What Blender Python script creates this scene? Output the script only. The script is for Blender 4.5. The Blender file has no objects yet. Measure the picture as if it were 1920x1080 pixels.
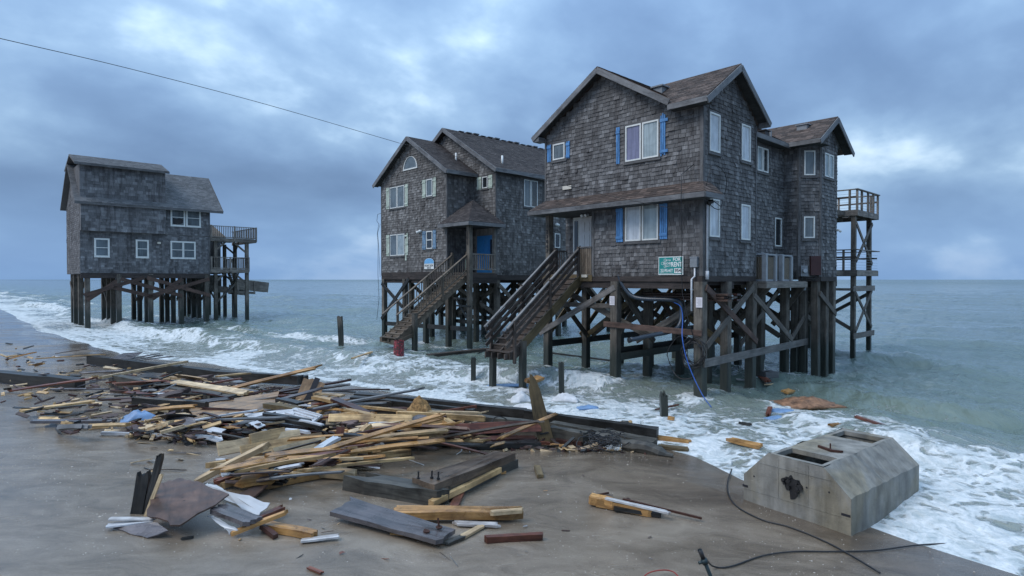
import bpy, math, random
import numpy as np
from mathutils import Vector, Matrix

random.seed(7)
sc = bpy.context.scene
COL = sc.collection
R = math.radians

# ------------------------------------------------------------------ camera
EYE = 3.85                      # eye height above mean sea level
FPX = 1130.0                    # focal length, photo pixels (1920 wide)
PITCH = math.atan(16.0 / FPX)
cam_d = bpy.data.cameras.new('camera'); cam = bpy.data.objects.new('camera', cam_d)
COL.objects.link(cam); sc.camera = cam
cam_d.sensor_width = 36.0; cam_d.lens = 36.0 * FPX / 1920.0
cam_d.clip_start = 0.1; cam_d.clip_end = 30000
cam.location = (0, 0, EYE); cam.rotation_euler = (math.pi / 2 - PITCH, 0, 0)

# ------------------------------------------------------------------ world, sun, exposure
SUN_EL, SUN_AZ = R(50), R(245)          # azimuth: clockwise from +Y
world = bpy.data.worlds.new('World'); sc.world = world; world.use_nodes = True
wn = world.node_tree; wn.nodes.clear()
def W(t, **k):
    n = wn.nodes.new(t)
    for a, b in k.items(): setattr(n, a, b)
    return n
def wl(a, b): wn.links.new(a, b)
out = W('ShaderNodeOutputWorld'); bg = W('ShaderNodeBackground'); bg.inputs[1].default_value = 0.1
sky = W('ShaderNodeTexSky'); sky.sky_type = 'NISHITA'; sky.sun_disc = False
sky.sun_elevation = SUN_EL; sky.sun_rotation = SUN_AZ; sky.air_density = 1.2; sky.dust_density = 1.5
tc = W('ShaderNodeTexCoord'); sep = W('ShaderNodeSeparateXYZ'); wl(tc.outputs['Generated'], sep.inputs[0])
zz = W('ShaderNodeMath', operation='MAXIMUM'); wl(sep.outputs[2], zz.inputs[0]); zz.inputs[1].default_value = 0.0
za = W('ShaderNodeMath', operation='ADD'); wl(zz.outputs[0], za.inputs[0]); za.inputs[1].default_value = 0.42
dx = W('ShaderNodeMath', operation='DIVIDE'); wl(sep.outputs[0], dx.inputs[0]); wl(za.outputs[0], dx.inputs[1])
dy = W('ShaderNodeMath', operation='DIVIDE'); wl(sep.outputs[1], dy.inputs[0]); wl(za.outputs[0], dy.inputs[1])
cmb = W('ShaderNodeCombineXYZ'); wl(dx.outputs[0], cmb.inputs[0]); wl(dy.outputs[0], cmb.inputs[1])
CLOUD_OFF = (4.916068, 9.671480, 0.0)
def cloudnoise(scale, detail, rough, dist, off, stretch=(1, 1, 1), rot=0.0):
    mp = W('ShaderNodeMapping'); mp.vector_type = 'TEXTURE'; wl(cmb.outputs[0], mp.inputs[0])
    mp.inputs['Location'].default_value = off; mp.inputs['Scale'].default_value = stretch
    mp.inputs['Rotation'].default_value = (0, 0, rot)
    n = W('ShaderNodeTexNoise'); wl(mp.outputs[0], n.inputs['Vector'])
    n.inputs['Scale'].default_value = scale; n.inputs['Detail'].default_value = detail
    n.inputs['Roughness'].default_value = rough; n.inputs['Distortion'].default_value = dist
    return n.outputs['Fac']
nA = cloudnoise(1.35, 6, 0.48, 0.1, CLOUD_OFF, (1.25, 1, 1), R(40))
nB = cloudnoise(3.2, 6, 0.5, 0.1, (11.807743, 17.698011, 1.0), (1.1, 1, 1), R(40))
mixn = W('ShaderNodeMix'); mixn.data_type = 'FLOAT'; mixn.inputs[0].default_value = 0.40
wl(nA, mixn.inputs[2]); wl(nB, mixn.inputs[3])
rmp = W('ShaderNodeValToRGB'); wl(mixn.outputs[0], rmp.inputs[0])
cr = rmp.color_ramp; cr.interpolation = 'B_SPLINE'
cr.elements[0].position = 0.36; cr.elements[0].color = (.095,.165,.30,1)
cr.elements[1].position = 0.47; cr.elements[1].color = (.145,.24,.405,1)
e = cr.elements.new(0.545); e.color = (.215,.34,.515,1)
e = cr.elements.new(0.59); e.color = (.40,.55,.71,1)
e = cr.elements.new(0.655); e.color = (.76,.87,.95,1)
# near the horizon the deck reads as an even blue-grey bank
hz = W('ShaderNodeMapRange'); hz.interpolation_type = 'SMOOTHSTEP'; wl(zz.outputs[0], hz.inputs[0])
hz.inputs[1].default_value = 0.0; hz.inputs[2].default_value = 0.17; hz.inputs[3].default_value = 0.75; hz.inputs[4].default_value = 0.0
mixh = W('ShaderNodeMix'); mixh.data_type = 'RGBA'; wl(hz.outputs[0], mixh.inputs[0])
cs = W('ShaderNodeVectorMath', operation='SCALE'); wl(rmp.outputs[0], cs.inputs[0]); cs.inputs['Scale'].default_value = 9.0
wl(cs.outputs[0], mixh.inputs[6]); mixh.inputs[7].default_value = (1.7, 3.15, 5.75, 1)
mixs = W('ShaderNodeMix'); mixs.data_type = 'RGBA'; mixs.inputs[0].default_value = 0.93
wl(sky.outputs[0], mixs.inputs[6]); wl(mixh.outputs[2], mixs.inputs[7])
# overcast decks brighten towards the zenith
cie = W('ShaderNodeMath', operation='MULTIPLY_ADD'); wl(zz.outputs[0], cie.inputs[0]); cie.inputs[1].default_value = 1.5; cie.inputs[2].default_value = 0.9
csc = W('ShaderNodeVectorMath', operation='SCALE'); wl(mixs.outputs[2], csc.inputs[0]); wl(cie.outputs[0], csc.inputs['Scale'])
wl(csc.outputs[0], bg.inputs[0]); wl(bg.outputs[0], out.inputs[0])

sun_d = bpy.data.lights.new('sun', 'SUN'); sun = bpy.data.objects.new('sun', sun_d); COL.objects.link(sun)
sun_d.energy = 1.4; sun_d.angle = R(35); sun_d.color = (1.0, 0.95, 0.88)
sdir = Vector((math.sin(SUN_AZ) * math.cos(SUN_EL), math.cos(SUN_AZ) * math.cos(SUN_EL), math.sin(SUN_EL)))
sun.rotation_euler = (-sdir).to_track_quat('-Z', 'Y').to_euler(); sun.location = sdir * 60
vs = sc.view_settings; vs.view_transform = 'Standard'; vs.look = 'None'; vs.gamma = 1; vs.exposure = 0.48; vs.use_curve_mapping = False
sc.cycles.use_denoising = True; sc.cycles.max_bounces = 6; sc.cycles.diffuse_bounces = 3; sc.cycles.glossy_bounces = 3
sc.cycles.transparent_max_bounces = 8

# ------------------------------------------------------------------ place: the row of houses runs along U, the sea lies towards V
U2 = np.array([-0.684, 0.7295]); U2 /= np.linalg.norm(U2); V2 = np.array([U2[1], -U2[0]])
C3 = np.array([6.0, 19.0]); C2 = np.array([-3.7955, 35.3]); C1 = np.array([-27.248, 54.4])
ROT = math.atan2(-U2[1], -U2[0])         # local x = -U, local y = V

def ray(px, py):
    x = (px - 960) / FPX; y = -(py - 540) / FPX
    return np.array([x, math.cos(PITCH) + y * math.sin(PITCH), -math.sin(PITCH) + y * math.cos(PITCH)])

_rs = np.random.RandomState(3)
_tab = _rs.rand(256, 256)
def vnoise(x, y):
    xi = np.floor(x).astype(int); yi = np.floor(y).astype(int); fx = x - xi; fy = y - yi
    fx = fx * fx * (3 - 2 * fx); fy = fy * fy * (3 - 2 * fy)
    a = _tab[xi & 255, yi & 255]; b = _tab[(xi + 1) & 255, yi & 255]; c = _tab[xi & 255, (yi + 1) & 255]; d = _tab[(xi + 1) & 255, (yi + 1) & 255]
    return (a * (1 - fx) + b * fx) * (1 - fy) + (c * (1 - fx) + d * fx) * fy
def fbm(x, y, o=4, g=0.5):
    s = 0; amp = 1; t = 0
    for k in range(o):
        s = s + amp * vnoise(x * 2 ** k + 17.3 * k, y * 2 ** k + 9.1 * k); t += amp; amp *= g
    return s / t
SH_A = [-400, -30, -12, -7, -4.3, -2.9, 2, 6, 11.5, 17, 26, 45, 400]
SH_S = [-9.0, -8.5, -7.4, -6.7, -6.25, -5.7, -5.4, -5.6, -7.0, -7.8, -10.6, -12, -13]
def to_as(x, y):
    dx_, dy_ = x - C3[0], y - C3[1]
    return dx_ * U2[0] + dy_ * U2[1], dx_ * V2[0] + dy_ * V2[1]
def shore(a):
    return np.interp(a, SH_A, SH_S) + 0.55 * (fbm(a * 0.35 + 5, a * 0 + 2.2, 2) - 0.5)
def sand_z(x, y):
    a, s = to_as(x, y); d = shore(a) - s              # d > 0: landward
    z = np.where(d > 0, 0.052 * d, 0.075 * d)
    z = np.where(d > 16, 0.052 * 16 + (d - 16) * 0.004, z)
    z = np.maximum(z, -4.0)
    k = np.clip(d / 3, 0.15, 1)
    for mx_, my_, mh, mr in ((1.9, 11.6, 0.16, 1.5), (3.4, 10.6, 0.07, 0.9), (-1.0, 10.2, -0.05, 1.0), (-3.6, 9.6, 0.10, 1.6), (4.3, 9.2, 0.05, 0.9), (-5.5, 12.0, -0.05, 1.5)): z = z + mh * np.exp(-((x - mx_) ** 2 + (y - my_) ** 2) / mr ** 2)
    return z + k * (0.14 * (fbm(x * 0.22, y * 0.22, 3) - 0.5) + 0.06 * (fbm(x * 0.75 + 3, y * 0.75, 3) - 0.5))
def sz(x, y): return float(sand_z(np.array([x], float), np.array([y], float))[0])
def GV(px, py, h):
    """many pixels at once: points h above the sand"""
    px, py, h = (np.asarray(q, float) for q in (px, py, h)); x = (px - 960) / FPX; y = -(py - 540) / FPX
    d = np.stack([x, math.cos(PITCH) + y * math.sin(PITCH), -math.sin(PITCH) + y * math.cos(PITCH)], -1); t = (0.1 + h - EYE) / d[:, 2]
    for _ in range(5): t = (np.maximum(sand_z(d[:, 0] * t, d[:, 1] * t), -0.02) + h - EYE) / d[:, 2]
    p = d * t[:, None]; p[:, 2] += EYE; return p
def G(px, py, h=0.0):
    """point h above the sand that is seen at photo pixel (px, py)"""
    d = ray(px, py); t = (0.1 + h - EYE) / d[2]
    for _ in range(5):
        p = d * t; z = max(sz(p[0], p[1]), -0.02) + h; t = (z - EYE) / d[2]
    p = d * t; return Vector((p[0], p[1], EYE + p[2]))
def DP(px, py, Y):
    d = ray(px, py); t = Y / d[1]; return Vector((d[0] * t, Y, EYE + d[2] * t))

# ------------------------------------------------------------------ materials
def NM(name):
    m = bpy.data.materials.new(name); m.use_nodes = True; nt = m.node_tree
    b = nt.nodes['Principled BSDF']
    return m, nt, b
def nd(nt, t, **k):
    n = nt.nodes.new(t)
    for a, b in k.items(): setattr(n, a, b)
    return n
def noise(nt, vec, scale, detail=4, rough=0.55, dist=0.0):
    n = nd(nt, 'ShaderNodeTexNoise'); n.inputs['Scale'].default_value = scale; n.inputs['Detail'].default_value = detail
    n.inputs['Roughness'].default_value = rough; n.inputs['Distortion'].default_value = dist
    if vec is not None: nt.links.new(vec, n.inputs['Vector'])
    return n.outputs['Fac']
def ramp(nt, fac, stops, interp='LINEAR'):
    r = nd(nt, 'ShaderNodeValToRGB'); r.color_ramp.interpolation = interp
    els = r.color_ramp.elements
    while len(els) < len(stops): els.new(0.5)
    for e_, (p, c) in zip(els, stops): e_.position = p; e_.color = (*c, 1) if len(c) == 3 else c
    nt.links.new(fac, r.inputs[0]); return r.outputs[0]
def g3(v): return (v, v, v)
def mapping(nt, src, scale=(1, 1, 1), loc=(0, 0, 0)):
    tcn = nd(nt, 'ShaderNodeTexCoord'); mp = nd(nt, 'ShaderNodeMapping'); nt.links.new(tcn.outputs[src], mp.inputs[0])
    mp.inputs['Scale'].default_value = scale; mp.inputs['Location'].default_value = loc
    return mp
def mul(nt, a, b, blend='MULTIPLY', f=1.0):
    m = nd(nt, 'ShaderNodeMix'); m.data_type = 'RGBA'; m.blend_type = blend; m.inputs[0].default_value = f
    nt.links.new(a, m.inputs[6])
    if hasattr(b, 'node'): nt.links.new(b, m.inputs[7])
    else: m.inputs[7].default_value = (*b, 1)
    return m.outputs[2]
def mathn(nt, op, a, b=0.0, c=None):
    m = nd(nt, 'ShaderNodeMath', operation=op)
    for i, q in enumerate((a, b, c)):
        if q is None: continue
        if hasattr(q, 'node'): nt.links.new(q, m.inputs[i])
        else: m.inputs[i].default_value = q
    return m.outputs[0]
def bump(nt, b, h, strength, dist=0.02):
    n = nd(nt, 'ShaderNodeBump'); n.inputs['Strength'].default_value = strength; n.inputs['Distance'].default_value = dist
    nt.links.new(h, n.inputs['Height']); nt.links.new(n.outputs[0], b.inputs['Normal'])
def maprange(nt, v, a, b, c, d, smooth=False):
    n = nd(nt, 'ShaderNodeMapRange')
    if smooth: n.interpolation_type = 'SMOOTHSTEP'
    nt.links.new(v, n.inputs[0])
    for i, q in zip((1, 2, 3, 4), (a, b, c, d)): n.inputs[i].default_value = q
    return n.outputs[0]

def wood(name, dark, light, rough=0.65, grain=26.0, var=0.35, stain=0.5, bmp=0.25, wet=None, speckle=0.0):
    """timber whose grain runs along the object's local x"""
    m, nt, b = NM(name); L = nt.links
    oi = nd(nt, 'ShaderNodeObjectInfo'); geo = nd(nt, 'ShaderNodeNewGeometry')
    mp = mapping(nt, 'Object', (1.3, grain, grain))
    addv = nd(nt, 'ShaderNodeVectorMath', operation='ADD'); L.new(mp.outputs[0], addv.inputs[0])
    sc_ = nd(nt, 'ShaderNodeVectorMath', operation='SCALE'); cb = nd(nt, 'ShaderNodeCombineXYZ')
    L.new(oi.outputs['Random'], cb.inputs[0]); L.new(oi.outputs['Random'], cb.inputs[1]); L.new(cb.outputs[0], sc_.inputs[0]); sc_.inputs['Scale'].default_value = 60
    L.new(sc_.outputs[0], addv.inputs[1])
    g = noise(nt, addv.outputs[0], 1.0, 5, 0.6, 0.6)
    col = ramp(nt, g, [(0.28, tuple(q * 0.5 for q in dark)), (0.43, tuple(0.6 * q + 0.4 * w_ for q, w_ in zip(dark, light))), (0.70, tuple(min(1, q * 1.05) for q in light))])
    mp2 = mapping(nt, 'Object', (1, 1, 1)); a2 = nd(nt, 'ShaderNodeVectorMath', operation='ADD'); L.new(mp2.outputs[0], a2.inputs[0]); L.new(sc_.outputs[0], a2.inputs[1])
    st = noise(nt, a2.outputs[0], 2.2, 5, 0.65, 0.3)
    col = mul(nt, col, ramp(nt, st, [(0.35, g3(1 - stain)), (0.62, g3(1.08))]))
    soak = noise(nt, a2.outputs[0], 0.8, 5, 0.7, 0.6); col = mul(nt, col, ramp(nt, soak, [(0.36, (1 - stain * 0.95, 1 - stain * 1.0, 1 - stain * 1.02)), (0.5, g3(1.0))]))
    rnd = mathn(nt, 'FRACT', mathn(nt, 'ADD', oi.outputs['Random'], geo.outputs['Random Per Island']))
    col = mul(nt, col, ramp(nt, rnd, [(0, g3(1 - var)), (1, g3(1 + var * 0.6))]))
    if speckle:
        sp = nd(nt, 'ShaderNodeTexVoronoi'); sp.inputs['Scale'].default_value = 5.0; L.new(a2.outputs[0], sp.inputs['Vector'])
        col = mul(nt, col, ramp(nt, sp.outputs['Distance'], [(0.05, g3(0.25)), (0.12, g3(1))]), f=speckle)
    if wet:                                     # soaked, algae-stained foot of a pile with a ragged tide line
        sp_ = nd(nt, 'ShaderNodeSeparateXYZ'); L.new(geo.outputs['Position'], sp_.inputs[0])
        mpw = nd(nt, 'ShaderNodeMapping'); L.new(geo.outputs['Position'], mpw.inputs[0]); mpw.inputs['Scale'].default_value = (9, 9, 1.2)
        nz = noise(nt, mpw.outputs[0], 1.0, 4, 0.6)
        hgt = mathn(nt, 'MULTIPLY_ADD', nz, 1.3, sp_.outputs[2])
        f = maprange(nt, hgt, wet, wet + 0.6, 1, 0)
        mx = nd(nt, 'ShaderNodeMix'); mx.data_type = 'RGBA'; L.new(f, mx.inputs[0]); L.new(col, mx.inputs[6])
        alg = ramp(nt, g, [(0.3, (0.018, 0.021, 0.018)), (0.7, (0.05, 0.056, 0.045))]); L.new(alg, mx.inputs[7]); col = mx.outputs[2]
        L.new(maprange(nt, f, 0, 1, rough, 0.38), b.inputs['Roughness'])
    else:
        L.new(maprange(nt, st, 0.3, 0.7, rough - 0.18, rough + 0.1), b.inputs['Roughness'])
    L.new(col, b.inputs['Base Color']); bump(nt, b, g, bmp, 0.01)
    return m

M = {}
M['pile'] = wood('pile_wood', (0.075, 0.066, 0.055), (0.195, 0.172, 0.143), 0.8, 16, 0.3, 0.4, 0.4, wet=1.75)
M['brace'] = wood('weathered_brace_wood', (0.078, 0.069, 0.06), (0.205, 0.18, 0.155), 0.75, 18, 0.4, 0.4, 0.3)
M['redbrace'] = wood('reddish_brace_wood', (0.05, 0.03, 0.024), (0.14, 0.085, 0.065), 0.75, 18, 0.3, 0.4, 0.3)
M['yellowold'] = wood('old_treated_wood', (0.085, 0.062, 0.028), (0.17, 0.125, 0.062), 0.7, 18, 0.2, 0.35, 0.3)
M['stair'] = wood('stair_wood', (0.045, 0.034, 0.028), (0.125, 0.097, 0.08), 0.6, 20, 0.35, 0.4, 0.3)
M['stairlight'] = wood('stair_rail_wood', (0.12, 0.11, 0.105), (0.25, 0.235, 0.22), 0.5, 20, 0.2, 0.35, 0.3)
M['stairtan'] = wood('tan_stair_wood', (0.085, 0.065, 0.048), (0.20, 0.16, 0.12), 0.65, 20, 0.25, 0.35, 0.3)
M['deck'] = wood('grey_deck_wood', (0.13, 0.115, 0.1), (0.29, 0.26, 0.228), 0.7, 18, 0.25, 0.35, 0.3)
M['trim'] = wood('grey_trim_board', (0.075, 0.075, 0.078), (0.15, 0.15, 0.153), 0.7, 14, 0.15, 0.35, 0.2)
M['fascia'] = wood('grey_fascia_board', (0.115, 0.118, 0.125), (0.20, 0.203, 0.21), 0.6, 12, 0.12, 0.3, 0.15)
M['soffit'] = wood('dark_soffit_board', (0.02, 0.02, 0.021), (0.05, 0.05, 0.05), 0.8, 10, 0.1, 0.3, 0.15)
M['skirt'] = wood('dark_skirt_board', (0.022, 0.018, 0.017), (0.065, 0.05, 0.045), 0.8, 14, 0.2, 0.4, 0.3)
M['pine'] = wood('fresh_pine', (0.40, 0.235, 0.095), (0.70, 0.48, 0.235), 0.5, 22, 0.3, 0.45, 0.25, speckle=0.5)
M['pale'] = wood('pale_pine', (0.46, 0.32, 0.175), (0.74, 0.56, 0.34), 0.5, 22, 0.25, 0.42, 0.25, speckle=0.4)
M['orange'] = wood('wet_orange_pine', (0.32, 0.15, 0.05), (0.58, 0.33, 0.12), 0.38, 22, 0.3, 0.5, 0.25, speckle=0.5)
M['red'] = wood('red_stained_wood', (0.10, 0.03, 0.017), (0.245, 0.085, 0.05), 0.42, 22, 0.35, 0.5, 0.25)
M['maroon'] = wood('dark_maroon_wood', (0.03, 0.012, 0.009), (0.095, 0.036, 0.026), 0.45, 20, 0.35, 0.5, 0.3)
M['dark'] = wood('soaked_black_wood', (0.012, 0.012, 0.012), (0.042, 0.04, 0.037), 0.42, 16, 0.35, 0.45, 0.35)
M['greybeam'] = wood('grey_green_timber', (0.042, 0.043, 0.038), (0.125, 0.118, 0.1), 0.55, 14, 0.3, 0.5, 0.4)
M['brown'] = wood('wet_brown_timber', (0.06, 0.042, 0.03), (0.15, 0.108, 0.075), 0.4, 16, 0.3, 0.45, 0.35)
M['purple'] = wood('wet_grey_plank', (0.085, 0.078, 0.085), (0.17, 0.155, 0.16), 0.3, 12, 0.25, 0.4, 0.25)
M['ply'] = wood('plywood', (0.28, 0.165, 0.085), (0.47, 0.305, 0.17), 0.45, 7, 0.15, 0.5, 0.1, speckle=0.8)
M['plydark'] = wood('wet_dark_plywood', (0.075, 0.042, 0.034), (0.19, 0.115, 0.085), 0.5, 6, 0.2, 0.55, 0.12, speckle=0.9)
M['white'] = wood('white_painted_wood', (0.45, 0.46, 0.48), (0.62, 0.63, 0.65), 0.4, 10, 0.12, 0.2, 0.08)
M['peel'] = wood('peeling_white_paint', (0.2, 0.17, 0.15), (0.75, 0.75, 0.75), 0.5, 9, 0.15, 0.35, 0.3)
M['slate'] = wood('grey_composite', (0.12, 0.125, 0.13), (0.23, 0.235, 0.24), 0.5, 8, 0.3, 0.4, 0.15)
M['shinglebrown'] = wood('brown_roofing', (0.07, 0.048, 0.045), (0.15, 0.108, 0.1), 0.75, 10, 0.3, 0.35, 0.15)

def shingle_mat(name, dark, light, mid):
    m, nt, b = NM(name); L = nt.links
    oi = nd(nt, 'ShaderNodeObjectInfo'); geo = nd(nt, 'ShaderNodeNewGeometry')
    rnd = mathn(nt, 'FRACT', mathn(nt, 'ADD', oi.outputs['Random'], geo.outputs['Random Per Island']))
    base = ramp(nt, rnd, [(0, dark), (0.5, mid), (0.88, light), (1.0, tuple(c * 1.25 for c in light))])
    mp = nd(nt, 'ShaderNodeMapping'); L.new(geo.outputs['Position'], mp.inputs[0]); mp.inputs['Scale'].default_value = (45, 45, 3)
    g = noise(nt, mp.outputs[0], 1.0, 4, 0.6)
    col = mul(nt, base, ramp(nt, g, [(0.3, g3(0.62)), (0.7, g3(1.25))]))
    big = noise(nt, geo.outputs['Position'], 0.7, 5, 0.6)
    col = mul(nt, col, ramp(nt, big, [(0.3, (0.72, 0.70, 0.69)), (0.65, (1.12, 1.12, 1.12))]))
    sp_ = nd(nt, 'ShaderNodeMapping'); L.new(geo.outputs['Position'], sp_.inputs[0]); sp_.inputs['Scale'].default_value = (4, 4, 0.5)
    runs = noise(nt, sp_.outputs[0], 1.0, 4, 0.6)
    col = mul(nt, col, ramp(nt, runs, [(0.36, (0.62, 0.6, 0.6)), (0.52, (1, 1, 1))]))
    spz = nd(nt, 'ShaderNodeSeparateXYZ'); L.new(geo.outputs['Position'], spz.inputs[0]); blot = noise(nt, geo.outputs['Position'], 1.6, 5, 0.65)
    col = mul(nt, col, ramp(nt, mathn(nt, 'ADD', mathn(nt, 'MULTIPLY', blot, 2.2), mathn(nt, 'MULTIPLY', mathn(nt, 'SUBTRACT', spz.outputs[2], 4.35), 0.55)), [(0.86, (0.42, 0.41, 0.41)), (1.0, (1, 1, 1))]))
    L.new(col, b.inputs['Base Color']); b.inputs['Roughness'].default_value = 0.85
    bump(nt, b, g, 0.35, 0.01); return m
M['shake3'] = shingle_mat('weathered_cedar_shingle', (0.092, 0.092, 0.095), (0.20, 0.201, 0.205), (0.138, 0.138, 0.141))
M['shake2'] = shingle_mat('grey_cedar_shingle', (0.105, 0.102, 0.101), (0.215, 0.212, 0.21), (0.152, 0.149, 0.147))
M['shake1'] = shingle_mat('hazy_blue_shingle', (0.11, 0.113, 0.12), (0.21, 0.215, 0.226), (0.155, 0.158, 0.167))  # far house: bluish distance haze is put into the shingle colour

def roof_mat(name, a, b_, c):
    m, nt, b = NM(name); L = nt.links
    geo = nd(nt, 'ShaderNodeNewGeometry')
    col = ramp(nt, geo.outputs['Random Per Island'], [(0, a), (0.55, b_), (1, c)])
    n1 = noise(nt, geo.outputs['Position'], 90, 2, 0.6); n2 = noise(nt, geo.outputs['Position'], 0.9, 4, 0.6)
    col = mul(nt, col, ramp(nt, n1, [(0.3, g3(0.7)), (0.7, g3(1.3))])); col = mul(nt, col, ramp(nt, n2, [(0.3, g3(0.8)), (0.7, g3(1.12))]))
    L.new(col, b.inputs['Base Color']); b.inputs['Roughness'].default_value = 0.9; bump(nt, b, n1, 0.4, 0.006); return m
M['roof3'] = roof_mat('brown_asphalt_shingle', (0.045, 0.034, 0.029), (0.085, 0.062, 0.052), (0.145, 0.108, 0.09))
M['roof2'] = roof_mat('dark_asphalt_shingle', (0.03, 0.025, 0.025), (0.05, 0.042, 0.041), (0.078, 0.066, 0.063))
M['roof1'] = roof_mat('grey_asphalt_shingle', (0.09, 0.095, 0.10), (0.125, 0.13, 0.137), (0.16, 0.167, 0.175))
M['roof0'] = roof_mat('tan_asphalt_shingle', (0.12, 0.10, 0.08), (0.16, 0.13, 0.1), (0.2, 0.16, 0.13))

def plain(name, col, rough=0.5, metal=0.0, var=0.25, scale=6.0, bmp=0.0, spec=None):
    m, nt, b = NM(name); mp = mapping(nt, 'Object')
    n = noise(nt, mp.outputs[0], scale, 5, 0.6)
    c = ramp(nt, n, [(0.3, tuple(x * (1 - var) for x in col)), (0.7, tuple(min(1, x * (1 + var * 0.5)) for x in col))])
    nt.links.new(c, b.inputs['Base Color']); b.inputs['Roughness'].default_value = rough; b.inputs['Metallic'].default_value = metal
    if spec is not None: b.inputs['Specular IOR Level'].default_value = spec
    if bmp: bump(nt, b, n, bmp, 0.01)
    return m
M['frame'] = plain('white_vinyl_frame', (0.72, 0.74, 0.72), 0.4, var=0.12)
def glass(name, col, rough=0.06):
    m, nt, b = NM(name); mp = mapping(nt, 'Object', (9, 9, 0.6)); n = noise(nt, mp.outputs[0], 1.0, 4, 0.6, 0.4); mp2 = mapping(nt, 'Object', (1, 1, 1)); n2 = noise(nt, mp2.outputs[0], 1.6, 4, 0.6, 0.5)
    c = ramp(nt, n, [(0.3, tuple(x * 0.72 for x in col)), (0.7, tuple(min(1, x * 1.18) for x in col))]); c = mul(nt, c, ramp(nt, n2, [(0.35, g3(0.78)), (0.6, g3(1.08))]))
    nt.links.new(c, b.inputs['Base Color']); b.inputs['Roughness'].default_value = rough; b.inputs['Specular IOR Level'].default_value = 0.8
    bump(nt, b, n2, 0.12, 0.05); return m
M['blind'] = glass('pane_pale_blind_and_sky', (0.32, 0.385, 0.41)); M['blindw'] = glass('pane_white_blind_and_sky', (0.54, 0.58, 0.62))  # blinds behind glass, tones raised to include the reflected sky
M['violet'] = glass('pane_with_violet_curtain', (0.2, 0.2, 0.31)); M['glassdark'] = glass('dark_pane', (0.025, 0.03, 0.035))
M['glassmid'] = glass('grey_pane', (0.12, 0.15, 0.17))
M['blue'] = wood('blue_painted_board', (0.06, 0.21, 0.48), (0.12, 0.33, 0.66), 0.55, 14, 0.12, 0.3, 0.2)
M['bluefade'] = wood('faded_blue_board', (0.10, 0.22, 0.38), (0.28, 0.42, 0.55), 0.6, 10, 0.15, 0.3, 0.2)
M['mint'] = wood('pale_mint_board', (0.42, 0.50, 0.42), (0.56, 0.63, 0.55), 0.6, 10, 0.1, 0.25, 0.15)
M['door'] = plain('white_door_paint', (0.78, 0.79, 0.8), 0.4, var=0.06)
M['doorblue'] = plain('blue_door_paint', (0.03, 0.2, 0.48), 0.4, var=0.15)
M['black'] = plain('black_plastic', (0.018, 0.018, 0.02), 0.4, var=0.3)
M['bluepipe'] = plain('blue_grey_pipe', (0.035, 0.05, 0.07), 0.35, var=0.3)
M['hose'] = plain('blue_hose', (0.03, 0.11, 0.42), 0.4, var=0.2)
M['metal'] = plain('galvanised_metal', (0.42, 0.44, 0.46), 0.4, 0.7, 0.2)
M['greymetal'] = plain('grey_painted_metal', (0.24, 0.26, 0.28), 0.45, 0.2, 0.2)
M['whitemetal'] = plain('pale_metal', (0.55, 0.57, 0.6), 0.4, 0.1, 0.15)
M['rust'] = plain('rusty_steel', (0.07, 0.028, 0.018), 0.7, 0.3, 0.5, 14)
M['rustbox'] = plain('red_brown_box', (0.055, 0.02, 0.02), 0.55, 0.0, 0.25)
M['paper'] = plain('paper_notice', (0.66, 0.63, 0.66), 0.7, var=0.05)
M['ink'] = plain('black_ink', (0.015, 0.015, 0.02), 0.6, var=0.0)
M['teal'] = plain('teal_sign_paint', (0.015, 0.25, 0.235), 0.4, var=0.12)
M['signwhite'] = plain('white_sign_paint', (0.74, 0.77, 0.76), 0.4, var=0.08)
M['tarp'] = plain('blue_tarp', (0.17, 0.29, 0.48), 0.5, var=0.3, scale=4, bmp=0.3)
M['cloth'] = plain('white_cloth', (0.60, 0.61, 0.62), 0.8, var=0.25, scale=5, bmp=0.4)
M['insul'] = plain('brown_fibre_insulation', (0.30, 0.175, 0.07), 0.95, var=0.7, scale=22, bmp=1.0)
M['foamorange'] = plain('orange_brown_scum', (0.25, 0.135, 0.075), 0.7, var=0.8, scale=6, bmp=1.0)
M['sheet'] = plain('white_vinyl_sheet', (0.5, 0.53, 0.56), 0.28, var=0.12, scale=3)
M['redwrap'] = None
M['cable'] = plain('black_cable', (0.015, 0.015, 0.017), 0.5, var=0.2)
M['redcable'] = plain('red_cable', (0.3, 0.03, 0.02), 0.5, var=0.2)
M['whitecable'] = plain('white_cord', (0.6, 0.62, 0.62), 0.6, var=0.2)
M['postgreen'] = plain('dark_green_post_metal', (0.03, 0.05, 0.055), 0.4, 0.4, 0.3, 20)
M['acside'] = plain('ac_grille_bronze', (0.19, 0.155, 0.115), 0.6, 0.0, 0.4, 20)
M['skyband'] = plain('sky_blue_print', (0.16, 0.42, 0.72), 0.5, var=0.2)
M['sandprint'] = plain('cream_print', (0.62, 0.58, 0.5), 0.5, var=0.1)
M['acgrey'] = plain('air_conditioner_grey', (0.3, 0.32, 0.34), 0.5, 0.0, 0.2)
M['seagreen'] = plain('aqua_plastic', (0.20, 0.55, 0.52), 0.4, var=0.2)

m, nt, b = NM('red_flaking_wrap'); mp = mapping(nt, 'Object', (1, 1, 1)); n = noise(nt, mp.outputs[0], 14, 5, 0.7)
c = ramp(nt, n, [(0.47, (0.045, 0.038, 0.035)), (0.53, (0.30, 0.018, 0.035)), (0.60, (0.42, 0.04, 0.06)), (0.66, (0.5, 0.42, 0.42))])
nt.links.new(c, b.inputs['Base Color']); b.inputs['Roughness'].default_value = 0.7; bump(nt, b, n, 0.6, 0.02); M['redwrap'] = m

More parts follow.
